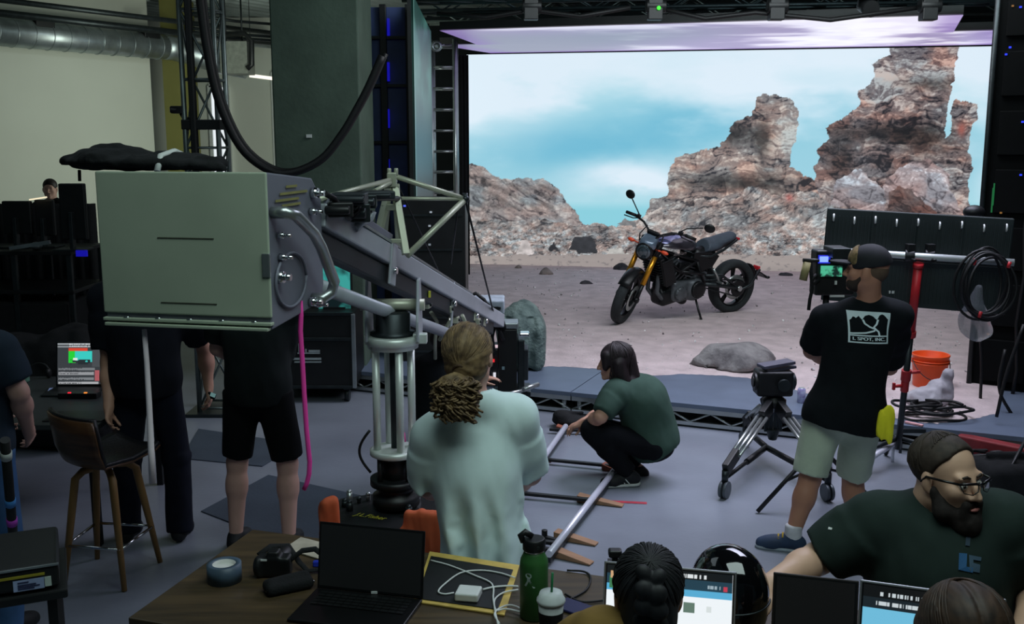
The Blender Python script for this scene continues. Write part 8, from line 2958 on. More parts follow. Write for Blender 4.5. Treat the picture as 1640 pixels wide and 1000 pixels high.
for z, d in ((zdk, 0.03), (zdk - 0.32, 0.03), (0.28, 0.04)):
 mb = MB()
 mb.box(((xa + xb) / 2, Yd, z - d / 2), (xb - xa, 0.7, d))
 obj('shelf', mb, m_black, cart, 0.004)
for x in (xa + 0.03, (xa + xb) / 2, xb - 0.03):
 for y in (Yd - 0.32, Yd + 0.32):
  mb = MB()
  mb.bar((x, y, 0.02), (x, y, zdk), 0.04, 0.04)
  obj('post', mb, m_steel, cart, 0.003)
mb = MB()
mb.bar(at(16, 398, Yd - 0.38), at(80, 388, Yd - 0.38), 0.03, 0.03)
obj('silver_bar', mb, m_galv, cart)
mb = MB()
mb.box(((xa + xb) / 2, Yd - 0.1, (0.28 + zdk - 0.4) / 2 + 0.02), (xb - xa - 0.15, 0.45, zdk - 0.78))
obj('black_drawer_block', mb, m_blackmat, cart, 0.02)
mb = MB()
mb.box(at(131, 406, Yd - 0.36), (0.09, 0.02, 0.05))
obj('blue_lamp', mb, m_bl, cart)
t = thing('desk_phone', 'small pale gadget on the cart between the two dark monitors', 'gadget', at(56, 372, Yd - 0.25))
mb = MB()
c = V(at(56, 370, Yd - 0.25).x, Yd - 0.25, zdk + 0.035)
mb.ball(c, (0.05, 0.04, 0.035), 14)
obj('gadget_body', mb, m_galv, t)
o_ = V(at(70, 500, 7.6).x, 7.6, 0)
o = blob('black_cloth_heap', [E(o_ + V(0.0, 0, 0.35), (0.55, 0.3, 0.42), k=0.05), E(o_ + V(0.2, 0, 0.7), (0.3, 0.25, 0.25), k=0.1), E(o_ + V(-0.25, 0, 0.62), (0.3, 0.25, 0.25), k=0.1), H(o_ + V(0, 0, 0.004), (0, 0, -1))], 0.02, m_blackmat, None, folds(55, 0.08, (5, 5, 4)))
tag(o, 'big black cloth draped over gear in front of the dark cart', 'cloth')
# standing desk with laptop, right by the bar stool
zk = 0.74
dk = thing('desk', 'dark work desk with a glowing laptop beyond the bar stool', 'desk', (-2.75, 6.2, 0))
q = [V(-3.8, 5.55, zk), V(-2.33, 5.55, zk), V(-2.33, 6.75, zk), V(-3.8, 6.75, zk)]
mb = MB()
mb.add(q + [p - V(0, 0, 0.03) for p in q], [(0, 1, 2, 3), (7, 6, 5, 4), (0, 4, 5, 1), (1, 5, 6, 2), (2, 6, 7, 3), (3, 7, 4, 0)])
obj('desk_top', mb, mat('desk_dark', (52, 56, 56), 0.5, var=0.1), dk, 0.004)
for x in (-3.7, -2.40):
 for y in (5.62, 6.68):
  mb = MB()
  mb.bar((x, y, 0), (x, y, zk - 0.03), 0.04, 0.04)
  obj('leg', mb, m_black, dk)
def screen_pic(name, W_, H_, fn, o, U, Wv, par, s=1.0, n=260):
 """a lit display: colours worked out on a fine grid of its own face"""
 U, Wv = Vector(U), Vector(Wv)
 nx, nz = n, max(20, int(n * H_ / W_))
 a = np.linspace(0, 1, nx)[:, None]
 b = np.linspace(0, 1, nz)[None, :]
 Un, Wn = U.normalized(), Wv.normalized()
 P = np.array(o)[None, None] + a[..., None] * np.array(Un) * W_ + b[..., None] * np.array(Wn) * H_
 c = fn(a + 0 * b, 1 - (b + 0 * a))
 ii = np.arange(nx * nz).reshape(nx, nz)
 q = np.stack([ii[:-1, :-1], ii[1:, :-1], ii[1:, 1:], ii[:-1, 1:]], -1).reshape(-1, 4)
 return npmesh(name, P.reshape(-1, 3), q, vcol('screen_' + name + str(len(MC)) + par.name, 0.25, s), par, False, s2l(c.reshape(-1, 3)))
def rects(base, L):
 def fn(u, v):
  c = np.zeros(u.shape + (3,)) + np.array(base, float)
  for u0, v0, u1, v1, col in L:
   m = (u >= u0) & (u < u1) & (v >= v0) & (v < v1)
   c[m] = col
  return c
 return fn
def textish(u, v, rows, seed, u0, u1, v0, v1, col, bg, c):
 """rows of small unreadable interface text"""
 m = (u > u0) & (u < u1) & (v > v0) & (v < v1)
 r = np.floor((v - v0) / (v1 - v0) * rows)
 fr = ((v - v0) / (v1 - v0) * rows) % 1
 n = vnoise(u * 130, r * 7.3, seed=seed)
 ln = vnoise(r * 3.1, r * 0, seed=seed + 1)
 on_ = m & (fr > 0.35) & (fr < 0.8) & (n > 0.42) & ((u - u0) / (u1 - u0) < 0.45 + 0.6 * ln)
 c[on_] = col
 return c
def laptop(label, H0, H1, tilt, sh, bd, lid_m, fn=None, scr=1.0, key=True, cat='laptop', base_m=None, rim=0.012):
 """H0,H1: hinge ends (viewer's side: base comes towards -normal)"""
 U = (H1 - H0)
 w = U.length
 U.normalize()
 Nf = V(U.y, -U.x, 0)                   # towards the user
 t = thing('laptop', label, cat, H0.lerp(H1, 0.5))
 Wv = (V(0, 0, 1) * math.cos(tilt) - Nf * math.sin(tilt)).normalized()
 mb = MB()
 mb.add([H0 + V(0, 0, 0.001), H1 + V(0, 0, 0.001), H1 + Nf * bd + V(0, 0, 0.001), H0 + Nf * bd + V(0, 0, 0.001)] + [H0 + V(0, 0, 0.016), H1 + V(0, 0, 0.016), H1 + Nf * bd + V(0, 0, 0.012), H0 + Nf * bd + V(0, 0, 0.012)],
   [(3, 2, 1, 0), (4, 5, 6, 7), (0, 1, 5, 4), (1, 2, 6, 5), (2, 3, 7, 6), (3, 0, 4, 7)])
 b = obj('keyboard_base', mb, base_m or lid_m, t, 0.004)
 mb = MB()
 nk = 12
 for r in range(5):
  for k in range(nk):
   c = H0 + U * (w * (0.07 + 0.86 * (k + 0.5) / nk)) + Nf * (bd * (0.12 + 0.09 * r)) + V(0, 0, 0.017)
   x, y = U * (w * 0.032), Nf * (bd * 0.036)
   mb.add([c - x - y, c + x - y, c + x + y, c - x + y], [(0, 1, 2, 3)])
 kb = obj('keys', mb, m_black, b, fix=False)
 mb = MB()
 o = H0 + V(0, 0, 0.014)
 Dn = -(U.cross(Wv)) if U.cross(Wv).dot(Nf) > 0 else U.cross(Wv)
 mb.prism([(0, 0), (w, 0), (w, sh), (0, sh)], o, U, Wv, 0.007 if U.cross(Wv).dot(Dn) > 0 else -0.007)
 lid = obj('lid', mb, lid_m, t, 0.003)
 mb = MB()
 f = -Dn * 0.001
 mb.prism([(rim * 0.55, rim * 0.6), (w - rim * 0.55, rim * 0.6), (w - rim * 0.55, sh - rim * 0.55), (rim * 0.55, sh - rim * 0.55)], o + f * 0.6, U, Wv, -0.0006 if U.cross(Wv).dot(Dn) > 0 else 0.0006)
 obj('bezel', mb, m_black, lid)
 if fn is not None:
  screen_pic('screen', w - 2 * rim, sh - 2.2 * rim, fn, o + U * rim + Wv * rim * 1.3 + f * 2.5, U, Wv, lid, scr)
 return t
def ue_fn(u, v):
 c = rects((58, 62, 66), [(0, 0, 1, 0.10, (150, 156, 160)), (0, 0.04, 1, 0.07, (60, 62, 66)), (0.24, 0.12, 0.66, 0.19, (214, 70, 50)), (0.24, 0.19, 0.40, 0.48, (40, 210, 60)), (0.38, 0.19, 0.76, 0.46, (60, 206, 196)), (0.76, 0.1, 1.0, 0.58, (74, 78, 82)), (0.02, 0.60, 0.82, 0.66, (120, 124, 128)), (0.02, 0.70, 0.80, 0.78, (150, 152, 156)), (0.02, 0.84, 0.8, 0.90, (126, 130, 134)), (0.02, 0.94, 0.9, 1.0, (170, 172, 176)), (0.82, 0.66, 0.92, 0.92, (170, 90, 96)), (0.34, 0.36, 0.44, 0.42, (225, 235, 230))])(u, v)
 m = (v > 0.40) & (v < 0.52) & (u > 0.28) & (u < 0.72) & (vnoise(u * 14, v * 18, seed=2) > 0.52)
 c[m] = (40, 46, 50)
 c = textish(u, v, 9, 5, 0.03, 0.8, 0.58, 1.0, (60, 62, 66), None, c)
 return textish(u, v, 2, 8, 0.25, 0.98, 0.0, 0.09, (228, 232, 234), None, c)
h0, h1 = at(88, 604, 6.4), at(162, 604, 6.4)
lap = laptop('open laptop with a 3D scene of red, green and teal blocks on the desk', V(h0.x, 6.4, zk + 0.001), V(h1.x + 0.02, 6.4, zk + 0.001), 0.18, 0.29, 0.22, m_steel, ue_fn, 0.95)
t = thing('tablet', 'tablet with a blue glow lying on the desk before the laptop', 'tablet', at(97, 624, 5.3))
p = gr(97, 626, zk)
mb = MB()
mb.box(p + V(0, 0, 0.006), (0.17, 0.11, 0.008), Matrix.Rotation(0.3, 3, 'Z'))
obj('tablet_body', mb, m_black, t, 0.002)
mb = MB()
mb.box(p + V(0, 0, 0.0115), (0.14, 0.085, 0.002), Matrix.Rotation(0.3, 3, 'Z'))
obj('screen', mb, glow('tablet_glow', (96, 112, 150), 0.7), t)
p = gr(40, 612, zk)
t = thing('drink_can', 'mint striped drinks can on the desk beside the slate tee', 'can', p)
mb = MB()
mb.lathe([(0.026, 0), (0.031, 0.006), (0.031, 0.10), (0.025, 0.112)], p, n=20)
obj('can_body', mb, mat('mint_can', (150, 206, 180), 0.35, 0.3, scale=40, c2=(60, 100, 96), stretch=(0.1, 0.1, 1)), t)
mb = MB()
mb.lathe([(0.025, 0.111), (0.023, 0.115)], p, n=20)
obj('can_lid', mb, m_alu, t)
p = gr(195, 603, zk)
t = thing('drink_can', 'silver striped drinks can peeping out behind the forearm at the laptop', 'can', V(-2.45, 6.45, zk))
mb = MB()
p = V(-2.45, 6.45, zk + 0.001)
mb.lathe([(0.026, 0), (0.031, 0.006), (0.031, 0.11), (0.025, 0.12)], p, n=20)
obj('can_body', mb, mat('silver_can', (180, 184, 196), 0.3, 0.5, scale=40, c2=(90, 96, 120), stretch=(0.1, 0.1, 1)), t)
mb = MB()
mb.lathe([(0.025, 0.119), (0.023, 0.123)], p, n=20)
obj('can_lid', mb, m_alu, t)
p = gr(128, 637, zk)
t = thing('control_box', 'small black control box with a red and an amber lamp on the desk', 'control box', p)
mb = MB()
mb.box(p + V(0, 0, 0.018), (0.24, 0.08, 0.034))
obj('box_body', mb, m_black, t, 0.004)
for dx, c in ((-0.05, (255, 40, 60)), (0.05, (255, 150, 60))):
 mb = MB()
 mb.box(p + V(dx, -0.03, 0.037), (0.018, 0.012, 0.008))
 obj('lamp', mb, glow('ctl_%d' % c[1], c, 1.0), t)
p = gr(128, 668, zk)
mb = MB()
mb.box(p + V(0, 0, 0.004), (0.34, 0.22, 0.006))
tag(obj('mouse_pad', mb, m_black, None, 0.002), 'black mouse pad on the desk in front of the control box', 'mouse pad')
t = thing('headset', 'black headset lying on the desk beside the mint striped can', 'headset', gr(60, 604, zk))
p = gr(62, 606, zk)
mb = MB()
mb.tube([p + V(0.07 * math.cos(a), 0.0 + 0.03 * math.sin(a), 0.035 + 0.06 * math.sin(a)) for a in np.linspace(0, PI, 14)], 0.008, 8)
obj('headband', mb, m_black, t)
for sx in (-1, 1):
 mb = MB()
 mb.ball(p + V(sx * 0.07, 0, 0.035), (0.018, 0.03, 0.035), 14)
 obj('ear_cup', mb, m_black, t)
# bar stool with a bent walnut shell
m_wal = mat('walnut_veneer', (108, 74, 44), 0.4, scale=5, c2=(70, 46, 28), stretch=(1, 1, 8), coat=0.3)
m_oak = mat('bent_wood_leg', (150, 114, 66), 0.45, var=0.12, scale=6)
fA, fB, fC, fD = V(-2.36, 5.06, 0), V(-2.33, 5.42, 0), V(-2.02, 5.0, 0), V(-1.96, 5.37, 0)
sc = (fA + fB + fC + fD) / 4
zs_ = at(180, 752, 5.1).z
sto = thing('bar_stool', 'bar stool with a walnut shell back, bent wooden legs and chrome footrest', 'stool', sc)
# shell: the back towards the camera's left, seat opening to the right
fx_ = V(0.60, 0.80, 0).normalized()           # sitting direction
sx_ = V(-fx_.y, fx_.x, 0)
mb = MB()
vs, fs = [], []
prof = [(0.21, 0.05), (0.18, 0.03), (0.05, 0.0), (-0.10, 0.0), (-0.17, 0.03), (-0.20, 0.10), (-0.215, 0.20), (-0.23, 0.29)]
nc = 13
for i, (u, z) in enumerate(prof):
 for k in range(nc):
  w = -1 + 2 * k / (nc - 1)
  hw = 0.215 if i > 3 else 0.205
  cup = 0.05 * w * w
  vs.append(sc + fx_ * (u + (cup if i >= 4 else 0)) + sx_ * (w * hw) + V(0, 0, zs_ + z + (cup * 0.6 if i < 4 else 0)))
for i in range(len(prof) - 1):
 for k in range(nc - 1):
  fs.append((i * nc + k, i * nc + k + 1, (i + 1) * nc + k + 1, (i + 1) * nc + k))
mb.add(vs, fs, True)
sl_ = obj('shell', mb, m_wal, sto)
sm_ = sl_.modifiers.new('solid', 'SOLIDIFY')
sm_.thickness = 0.014
mb = MB()
vs2 = [p + V(0, 0, 0.012) + fx_ * (0.012 if i // nc > 4 else 0) for i, p in enumerate(vs)]
mb.add(vs2, fs, True)
pd = obj('seat_pad', mb, mat('black_leather', (20, 21, 24), 0.4, bump=0.2, bs=80), sto)
pd.modifiers.new('solid', 'SOLIDIFY').thickness = 0.02
for f in (fA, fB, fC, fD):
 tp_ = sc.lerp(f, 0.25) + V(0, 0, zs_ - 0.02)
 kn_ = sc.lerp(f, 0.62) + V(0, 0, zs_ - 0.06)
 mb = MB()
 mb.tube([tp_, sc.lerp(f, 0.45) + V(0, 0, zs_ - 0.025), kn_, f.lerp(kn_, 0.7), f + V(0, 0, 0.002)], [0.018, 0.020, 0.021, 0.020, 0.014], 10)
 obj('leg', mb, m_oak, sto)
mb = MB()
ring = [sc.lerp(f, 0.9) + V(0, 0, 0.22) for f in (fA, fB, fD, fC)]
for i in range(4):
 mb.cyl(ring[i], ring[(i + 1) % 4], 0.008, n=8)
obj('footrest', mb, m_chrome, sto)
# black case on a stand at the near corner
p = gr(30, 905, 0.92)
bx_ = thing('equipment_case', 'black equipment case with a yellow stripe and a printed label on a stand', 'case', (p.x, p.y, 0))
Rc_ = Matrix.Rotation(0.42, 3, 'Z')
cen = at(-18, 905, 3.0)
mb = MB()
mb.box(cen, (0.40, 0.34, 0.075), Rc_)
cs_ = obj('case_body', mb, m_black, bx_, 0.012, 3)
def cl(u, w, z):
 return cen + Rc_ @ V(u, w, z)
mb = MB()
mb.bar(cl(-0.2, -0.172, 0.036), cl(0.2, -0.172, 0.036), 0.006, 0.006)
obj('silver_edge', mb, m_galv, cs_)
mb = MB()
mb.bar(cl(-0.2, -0.172, 0.012), cl(0.16, -0.172, 0.012), 0.004, 0.007)
obj('yellow_stripe', mb, mat('yellow_line', (150, 140, 40), 0.6), cs_)
mb = MB()
mb.box(cl(0.115, -0.171, -0.016), (0.085, 0.003, 0.034), Rc_)
lb_ = obj('label', mb, mat('label_blue_white', (150, 165, 200), 0.5), cs_)
mb = MB()
for k, (w_, z) in enumerate(((0.03, -0.006), (0.05, -0.014), (0.06, -0.020), (0.045, -0.026))):
 mb.box(cl(0.085 + w_ / 2, -0.1735, z), (w_, 0.001, 0.0035), Rc_)
obj('label_print', mb, mat('label_dark', (40, 46, 80), 0.6), lb_)
mb = MB()
mb.box(cl(0.168, -0.1725, -0.014), (0.018, 0.003, 0.03), Rc_)
obj('pale_sticker', mb, mat('pale_sticker', (186, 200, 190), 0.5), cs_)
mb = MB()
mb.box(cl(0.0, 0, -0.06), (0.44, 0.36, 0.03), Rc_)
obj('stand_top', mb, m_black, bx_, 0.006)
for u in (-0.18, 0.18):
 for w in (-0.14, 0.14):
  mb = MB()
  c = cl(u, w, -0.07)
  mb.bar((c.x, c.y, 0), c, 0.03, 0.03)
  obj('leg', mb, m_black, bx_)
# orange cloth by the dolly
p = gr(668, 872, 0.0)
oc = [at(526, 825, 4.66), at(590, 862, 4.50), at(676, 845, 4.50)]
o = blob('orange_cloth', [B(oc[0] - V(0, 0, 0.1), (0.045, 0.03, 0.18), Matrix.Rotation(0.3, 3, 'Z'), 0.02, 0.03), B(oc[1] - V(0, 0, 0.1), (0.22, 0.03, 0.13), None, 0.02, 0.03), B(oc[2] - V(0, 0, 0.12), (0.10, 0.03, 0.2), Matrix.Rotation(-0.2, 3, 'Z'), 0.02, 0.03), H((0, 0, 0.004), (0, 0, -1))], 0.01, mat('orange_cloth', (196, 92, 54), 0.85, var=0.1), None, folds(77, 0.03, (22, 6, 3)))
tag(o, 'orange cloth hanging below the front edge of the dolly deck', 'cloth')
# ============================================================ the long table in front
TZ = 0.75
t0, t1, t2 = gr(405, 848, TZ), gr(930, 918, TZ), gr(240, 965, TZ)
TU = (t1 - t0).normalized()
TN = V(TU.y, -TU.x, 0)
TN = TN if TN.y < 0 else -TN
Ltab, Dtab = 3.4, (t2 - t0).length + 0.12
m_table = mat('table_wood', (84, 68, 44), 0.5, scale=3.0, c2=(54, 44, 29), stretch=(1, 9, 1), detail=7, coat=0.15)
tab = thing('table', 'long brown wooden table covered with laptops, cables and drinks', 'table', (t0 + TU * 1.5).to_tuple()[:2] + (0,))
le = (t2 - t0).normalized()
q = [t0, t0 + le * Dtab, t0 + le * Dtab + TU * Ltab, t0 + TU * Ltab]
mb = MB()
mb.add(q + [p - V(0, 0, 0.035) for p in q], [(0, 1, 2, 3), (7, 6, 5, 4), (0, 4, 5, 1), (1, 5, 6, 2), (2, 6, 7, 3), (3, 7, 4, 0)])
obj('table_top', mb, m_table, tab, 0.004)
for u in (0.12, 1.7, Ltab - 0.12):
 for w in (0.08, Dtab - 0.08):
  mb = MB()
  p = t0 + le * w + TU * u
  mb.bar((p.x, p.y, 0), (p.x, p.y, TZ - 0.035), 0.05, 0.05)
  obj('leg', mb, m_black, tab)
def T(px_, py_, h=0.0):
 return gr(px_, py_, TZ + h)
# roll of tape
p = T(360, 930)
t = thing('tape_roll', 'roll of grey blue duct tape with a white core on the wooden table', 'tape', p)
mb = MB()
mb.lathe([(0.042, 0.001), (0.061, 0.001), (0.061, 0.066), (0.042, 0.066)], p, n=40, caps=False)
mb.lathe([(0.042, 0.066), (0.042, 0.001)], p, n=40, caps=False)
obj('tape_winding', mb, mat('duct_tape', (70, 88, 104), 0.45), t)
mb = MB()
mb.lathe([(0.0415, 0.003), (0.0415, 0.064), (0.039, 0.064), (0.039, 0.003)], p, n=36, caps=False)
mb.lathe([(0.039, 0.050), (0.0, 0.051)], p, n=36, caps=False)
obj('core', mb, mat('white_core', (206, 206, 200), 0.7), t)
# photo camera with strap
p = T(440, 922)
t = thing('photo_camera', 'black photo camera with a loose strap beside the tape roll', 'camera', p)
blob('camera_body', [B(p + V(0, 0, 0.04), (0.062, 0.03, 0.038), None, 0.012, 0.01), B(p + V(0.0, 0.0, 0.085), (0.022, 0.025, 0.014), None, 0.008, 0.015), E(p + V(-0.055, -0.015, 0.04), (0.018, 0.03, 0.036), k=0.015)], 0.004, m_black, t)
mb = MB()
mb.cyl(p + V(0.01, 0.02, 0.04), p + V(0.02, 0.10, 0.04), 0.034, 0.037, n=24)
obj('lens', mb, m_black, t, 0.003)
mb = MB()
mb.box(p + V(-0.03, -0.032, 0.072), (0.022, 0.004, 0.006))
obj('badge', mb, m_white, t)
mb = MB()
pp_ = [p + V(0.06, 0, 0.06), p + V(0.09, 0.06, 0.07), p + V(0.13, 0.10, 0.06), p + V(0.18, 0.08, 0.03), p + V(0.17, 0.03, 0.012), p + V(0.12, 0.01, 0.012), p + V(0.08, 0.05, 0.03), p + V(0.03, 0.1, 0.075), p + V(-0.03, 0.08, 0.08), p + V(-0.06, 0.02, 0.07)]
mb.tube(pp_, 0.011, 10, flat=(V(0, 0, 1), 0.35))
obj('strap', mb, m_blackmat, t)
p = T(462, 945)
mb = MB()
R = Matrix.Rotation(0.5, 3, 'Z')
t = thing('sunglasses_case', 'black pouch with shiny zip ends in front of the photo camera', 'pouch', p)
blob('pouch', [B(p + V(0, 0, 0.022), (0.085, 0.042, 0.021), R, 0.018, 0.01), C(p + R @ V(-0.06, 0, 0.035), p + R @ V(0.06, 0.01, 0.038), 0.018, 0.016, 0.02), H(p + V(0, 0, 0.001), (0, 0, -1))], 0.004, m_blackmat, t)
for u in (-0.08, 0.085):
 mb = MB()
 mb.ball(p + R @ V(u, -0.02, 0.02), 0.006, 10)
 obj('zip_end', mb, m_chrome, t)
p = T(508, 908)
mb = MB()
mb.box(p + V(0, 0, 0.012), (0.03, 0.02, 0.022))
tag(obj('blue_plug', mb, mat('blue_plastic', (40, 60, 190), 0.4), None, 0.004), 'tiny blue plug beside the dark laptop', 'plug')
mb = MB()
ps = [T(482, 862, 0.003), T(528, 874, 0.003), T(522, 900, 0.003), T(455, 880, 0.003)]
mb.add(ps + [x + V(0, 0, 0.004) for x in ps], [(3, 2, 1, 0), (4, 5, 6, 7), (0, 1, 5, 4), (1, 2, 6, 5), (2, 3, 7, 6), (3, 0, 4, 7)])
tag(obj('envelope', mb, mat('beige_paper', (172, 164, 146), 0.8)), 'beige envelope lying behind the photo camera on the wooden table', 'envelope')
# dark laptop
m_lapk = mat('laptop_black', (14, 15, 16), 0.35, var=0.1)
h0, h1 = T(508, 948), T(677, 967)
Wl = (h1 - h0).length
lp = laptop('black laptop with a dark screen standing open on the wooden table', h0, h1, 0.16, 0.235, 0.24, m_lapk, rects((5, 6, 7), []), 0.4, rim=0.009)
mb = MB()
o_ = h0.lerp(h1, 0.5)
mb.box(h0.lerp(h1, 0.55) + V(0, -0.004, 0.022), (0.022, 0.003, 0.008))
obj('maker_badge', mb, m_white, lp)
# portfolio with a yellow border, charger and cables
m_yb = mat('yellow_border', (206, 176, 92), 0.6)
def slab(name, pix, h0_, h1_, m, par=None):
 mb = MB()
 a = [T(x, y, h0_) for x, y in pix]
 b = [V(p.x, p.y, TZ + h1_) for p in a]
 n = len(a)
 mb.add(a + b, [tuple(range(n - 1, -1, -1)), tuple(range(n, 2 * n))] + [(i, (i + 1) % n, n + (i + 1) % n, n + i) for i in range(n)])
 return obj(name, mb, m, par, 0.002)
t = thing('portfolio', 'flat black portfolio with a yellow border lying between laptop and green bottle', 'portfolio', T(745, 930))
slab('yellow_back', [(688, 886), (832, 908), (808, 988), (662, 966)], 0.001, 0.008, m_yb, t)
slab('black_cover', [(690, 892), (822, 914), (797, 978), (668, 960)], 0.008, 0.012, mat('portfolio_black', (22, 24, 26), 0.6), t)
p = T(750, 962, 0.013)
t = thing('charger', 'white square laptop charger lying on the black portfolio', 'charger', p)
mb = MB()
mb.box(p + V(0, 0.02, 0.0155), (0.082, 0.078, 0.029), Matrix.Rotation(-0.18, 3, 'Z'))
obj('brick', mb, m_white, t, 0.006, 3)
for i, (pl, r) in enumerate((([(727, 950), (712, 952), (702, 948), (712, 936), (738, 918), (770, 914), (800, 918), (825, 926)], 0.0032), ([(773, 945), (790, 941), (815, 939), (830, 940)], 0.004), ([(690, 898), (720, 906), (760, 922), (788, 936), (790, 960), (794, 985), (800, 1010)], 0.0032), ([(830, 945), (806, 950), (792, 962), (795, 978), (812, 976), (850, 985), (860, 990)], 0.0034), ([(800, 1000), (792, 985), (800, 975), (820, 970), (850, 984)], 0.0034))):
 mb = MB()
 pts = [T(x, y, 0.016) for x, y in smooth_path(pl)]
 mb.tube(pts, r, 8)
 obj('cord', mb, m_white, t)
# bottle
p = T(855, 988)
t = thing('water_bottle', 'dark green insulated bottle with a black cap and white emblem', 'bottle', p)
hb_ = 0.235
mb = MB()
mb.lathe([(0.043, 0.001), (0.047, 0.006), (0.047, hb_ - 0.045), (0.045, hb_ - 0.03), (0.036, hb_ - 0.012), (0.033, hb_)], p, n=36)
bo = obj('bottle_body', mb, mat('bottle_green', (48, 98, 46), 0.5, var=0.06, scale=30), t)
mb = MB()
mb.lathe([(0.0335, hb_ - 0.004), (0.0335, hb_ + 0.004)], p, n=32)
obj('steel_neck', mb, m_chrome, t)
mb = MB()
mb.lathe([(0.038, hb_ + 0.003), (0.038, hb_ + 0.035), (0.034, hb_ + 0.042)], p, n=32)
cap_ = obj('cap', mb, m_black, t, 0.002)
mb = MB()
mb.tube([p + V(-0.036, -0.005, hb_ + 0.03), p + V(-0.044, -0.005, hb_ + 0.052), p + V(-0.03, 0, hb_ + 0.062), p + V(-0.005, 0, hb_ + 0.048)], [0.010, 0.012, 0.012, 0.009], 10)
obj('spout', mb, m_black, cap_)
mb = MB()
c = p + V(0.012, -0.035, hb_ + 0.02)
mb.cyl(c, c + V(0.001, -0.004, 0), 0.006, n=14)
obj('cap_mark', mb, m_steel, cap_)
# emblem: a small leaping figure
mb = MB()
def cyl_pt(a, z):
 return p + V(0.0476 * math.sin(a), -0.0476 * math.cos(a), z)
def arc_poly(pts):
 mb.add([cyl_pt(a, z) for a, z in pts], [tuple(range(len(pts)))])
ang0 = -0.42
arc_poly([(ang0 + 0.24 * math.cos(t_), hb_ - 0.072 + 0.0095 * math.sin(t_)) for t_ in np.linspace(0, 2 * PI, 17)[:-1]])
arc_poly([(ang0 - 0.10, hb_ - 0.080), (ang0 + 0.12, hb_ - 0.080), (ang0 + 0.16, hb_ - 0.092), (ang0 - 0.1, hb_ - 0.092)])
arc_poly([(ang0 - 0.10, hb_ - 0.090), (ang0 + 0.05, hb_ - 0.090), (ang0 - 0.18, hb_ - 0.110), (ang0 - 0.32, hb_ - 0.108)])
arc_poly([(ang0 + 0.02, hb_ - 0.090), (ang0 + 0.16, hb_ - 0.090), (ang0 + 0.5, hb_ - 0.112), (ang0 + 0.36, hb_ - 0.114)])
obj('emblem', mb, mat('emblem_white', (170, 190, 180), 0.6), bo, fix=False)
# iced coffee cup
p = T(882, 1022)
t = thing('iced_drink', 'iced coffee in a clear cup with black sleeve, domed lid and green straw', 'cup', p)
mb = MB()
mb.lathe([(0.030, 0.001), (0.042, 0.125)], p, n=32)
obj('cup', mb, mat('cup_clear', (200, 206, 204), 0.2, trans=0.3, ior=1.2), t)
mb = MB()
mb.lathe([(0.0325, 0.01), (0.0415, 0.095)], p, n=32, caps=False)
obj('sleeve', mb, m_blackmat, t)
mb = MB()
mb.lathe([(0.045, 0.123), (0.0465, 0.128), (0.0455, 0.134), (0.041, 0.139), (0.036, 0.155), (0.012, 0.158)], p, n=36)
obj('lid', mb, mat('lid_frosted', (214, 222, 220), 0.3, trans=0.25, ior=1.2), t)
mb = MB()
mb.cyl(p + V(0, 0, 0.11), p + V(0.004, -0.01, 0.225), 0.004, n=10)
obj('straw', mb, mat('straw_green', (30, 110, 66), 0.4), t)
# phone and black cords beside the cup
p = T(925, 978)
t = thing('phone', 'dark blue phone lying on the table beside the iced coffee', 'phone', p)
mb = MB()
mb.box(p + V(0, 0, 0.006), (0.085, 0.15, 0.009), Matrix.Rotation(0.9, 3, 'Z'))
obj('case', mb, mat('navy_case', (34, 38, 78), 0.35), t, 0.003)
for i, pl in enumerate(([(908, 914), (935, 916), (946, 926), (938, 946), (910, 962)], [(905, 952), (930, 964), (965, 962), (985, 956)], [(903, 965), (930, 980), (960, 1000), (985, 1015)])):
 mb = MB()
 mb.tube([T(x, y, 0.006) for x, y in smooth_path(pl)], 0.004, 8)
 tag(obj('cord', mb, m_rubber if i < 2 else m_white), ('black cord looping beyond the iced coffee cup', 'black cord between the phone and the braided person', 'pale cord running past the phone')[i], 'cord', 'cords beside the iced coffee')
# laptops on the right half
def mac_fn(u, v):
 c = rects((238, 244, 248), [(0, 0, 1, 0.07, (14, 20, 24)), (0, 0.07, 1, 0.16, (32, 62, 78)), (0, 0.16, 1, 0.22, (86, 170, 210)), (0.62, 0.27, 0.71, 0.36, (96, 120, 108)), (0.62, 0.50, 0.72, 0.64, (140, 92, 62)), (0.64, 0.54, 0.70, 0.60, (200, 120, 70)), (0.80, 0.29, 0.84, 0.34, (214, 222, 222)), (0.93, 0.11, 0.96, 0.15, (190, 60, 80)), (0.02, 0.09, 0.12, 0.2, (60, 120, 80))])(u, v)
 c = textish(u, v, 1, 4, 0.52, 0.97, 0.0, 0.07, (220, 226, 228), None, c)
 c = textish(u, v, 1, 6, 0.02, 0.2, 0.0, 0.14, (200, 160, 120), None, c)
 return textish(u, v, 1, 9, 0.8, 0.92, 0.085, 0.15, (150, 170, 180), None, c)
def mac2_fn(u, v):
 c = rects((212, 232, 240), [(0, 0, 1, 0.085, (10, 12, 14)), (0, 0.085, 1, 0.16, (24, 34, 40)), (0, 0.16, 1, 0.30, (112, 190, 222)), (0.08, 0.30, 0.30, 1.0, (50, 84, 128)), (0, 0.30, 0.08, 1.0, (120, 176, 206)), (0.30, 0.40, 1.0, 0.52, (196, 222, 220))])(u, v)
 m = (u > 0.08) & (u < 0.45) & (v > 0.28) & (v < 0.9) & (vnoise(u * 34, v * 20, seed=12) > 0.55) & (v > 0.2 + 0.2 * u)
 c[m] = (26, 58, 104)
 c = textish(u, v, 2, 14, 0.1, 0.75, 0.02, 0.15, (200, 210, 214), None, c)
 m = (u > 0.02) & (u < 0.05) & (vnoise(v * 26, u * 0, seed=3) > 0.6) & (v > 0.35)
 c[m] = (200, 90, 90)
 return c
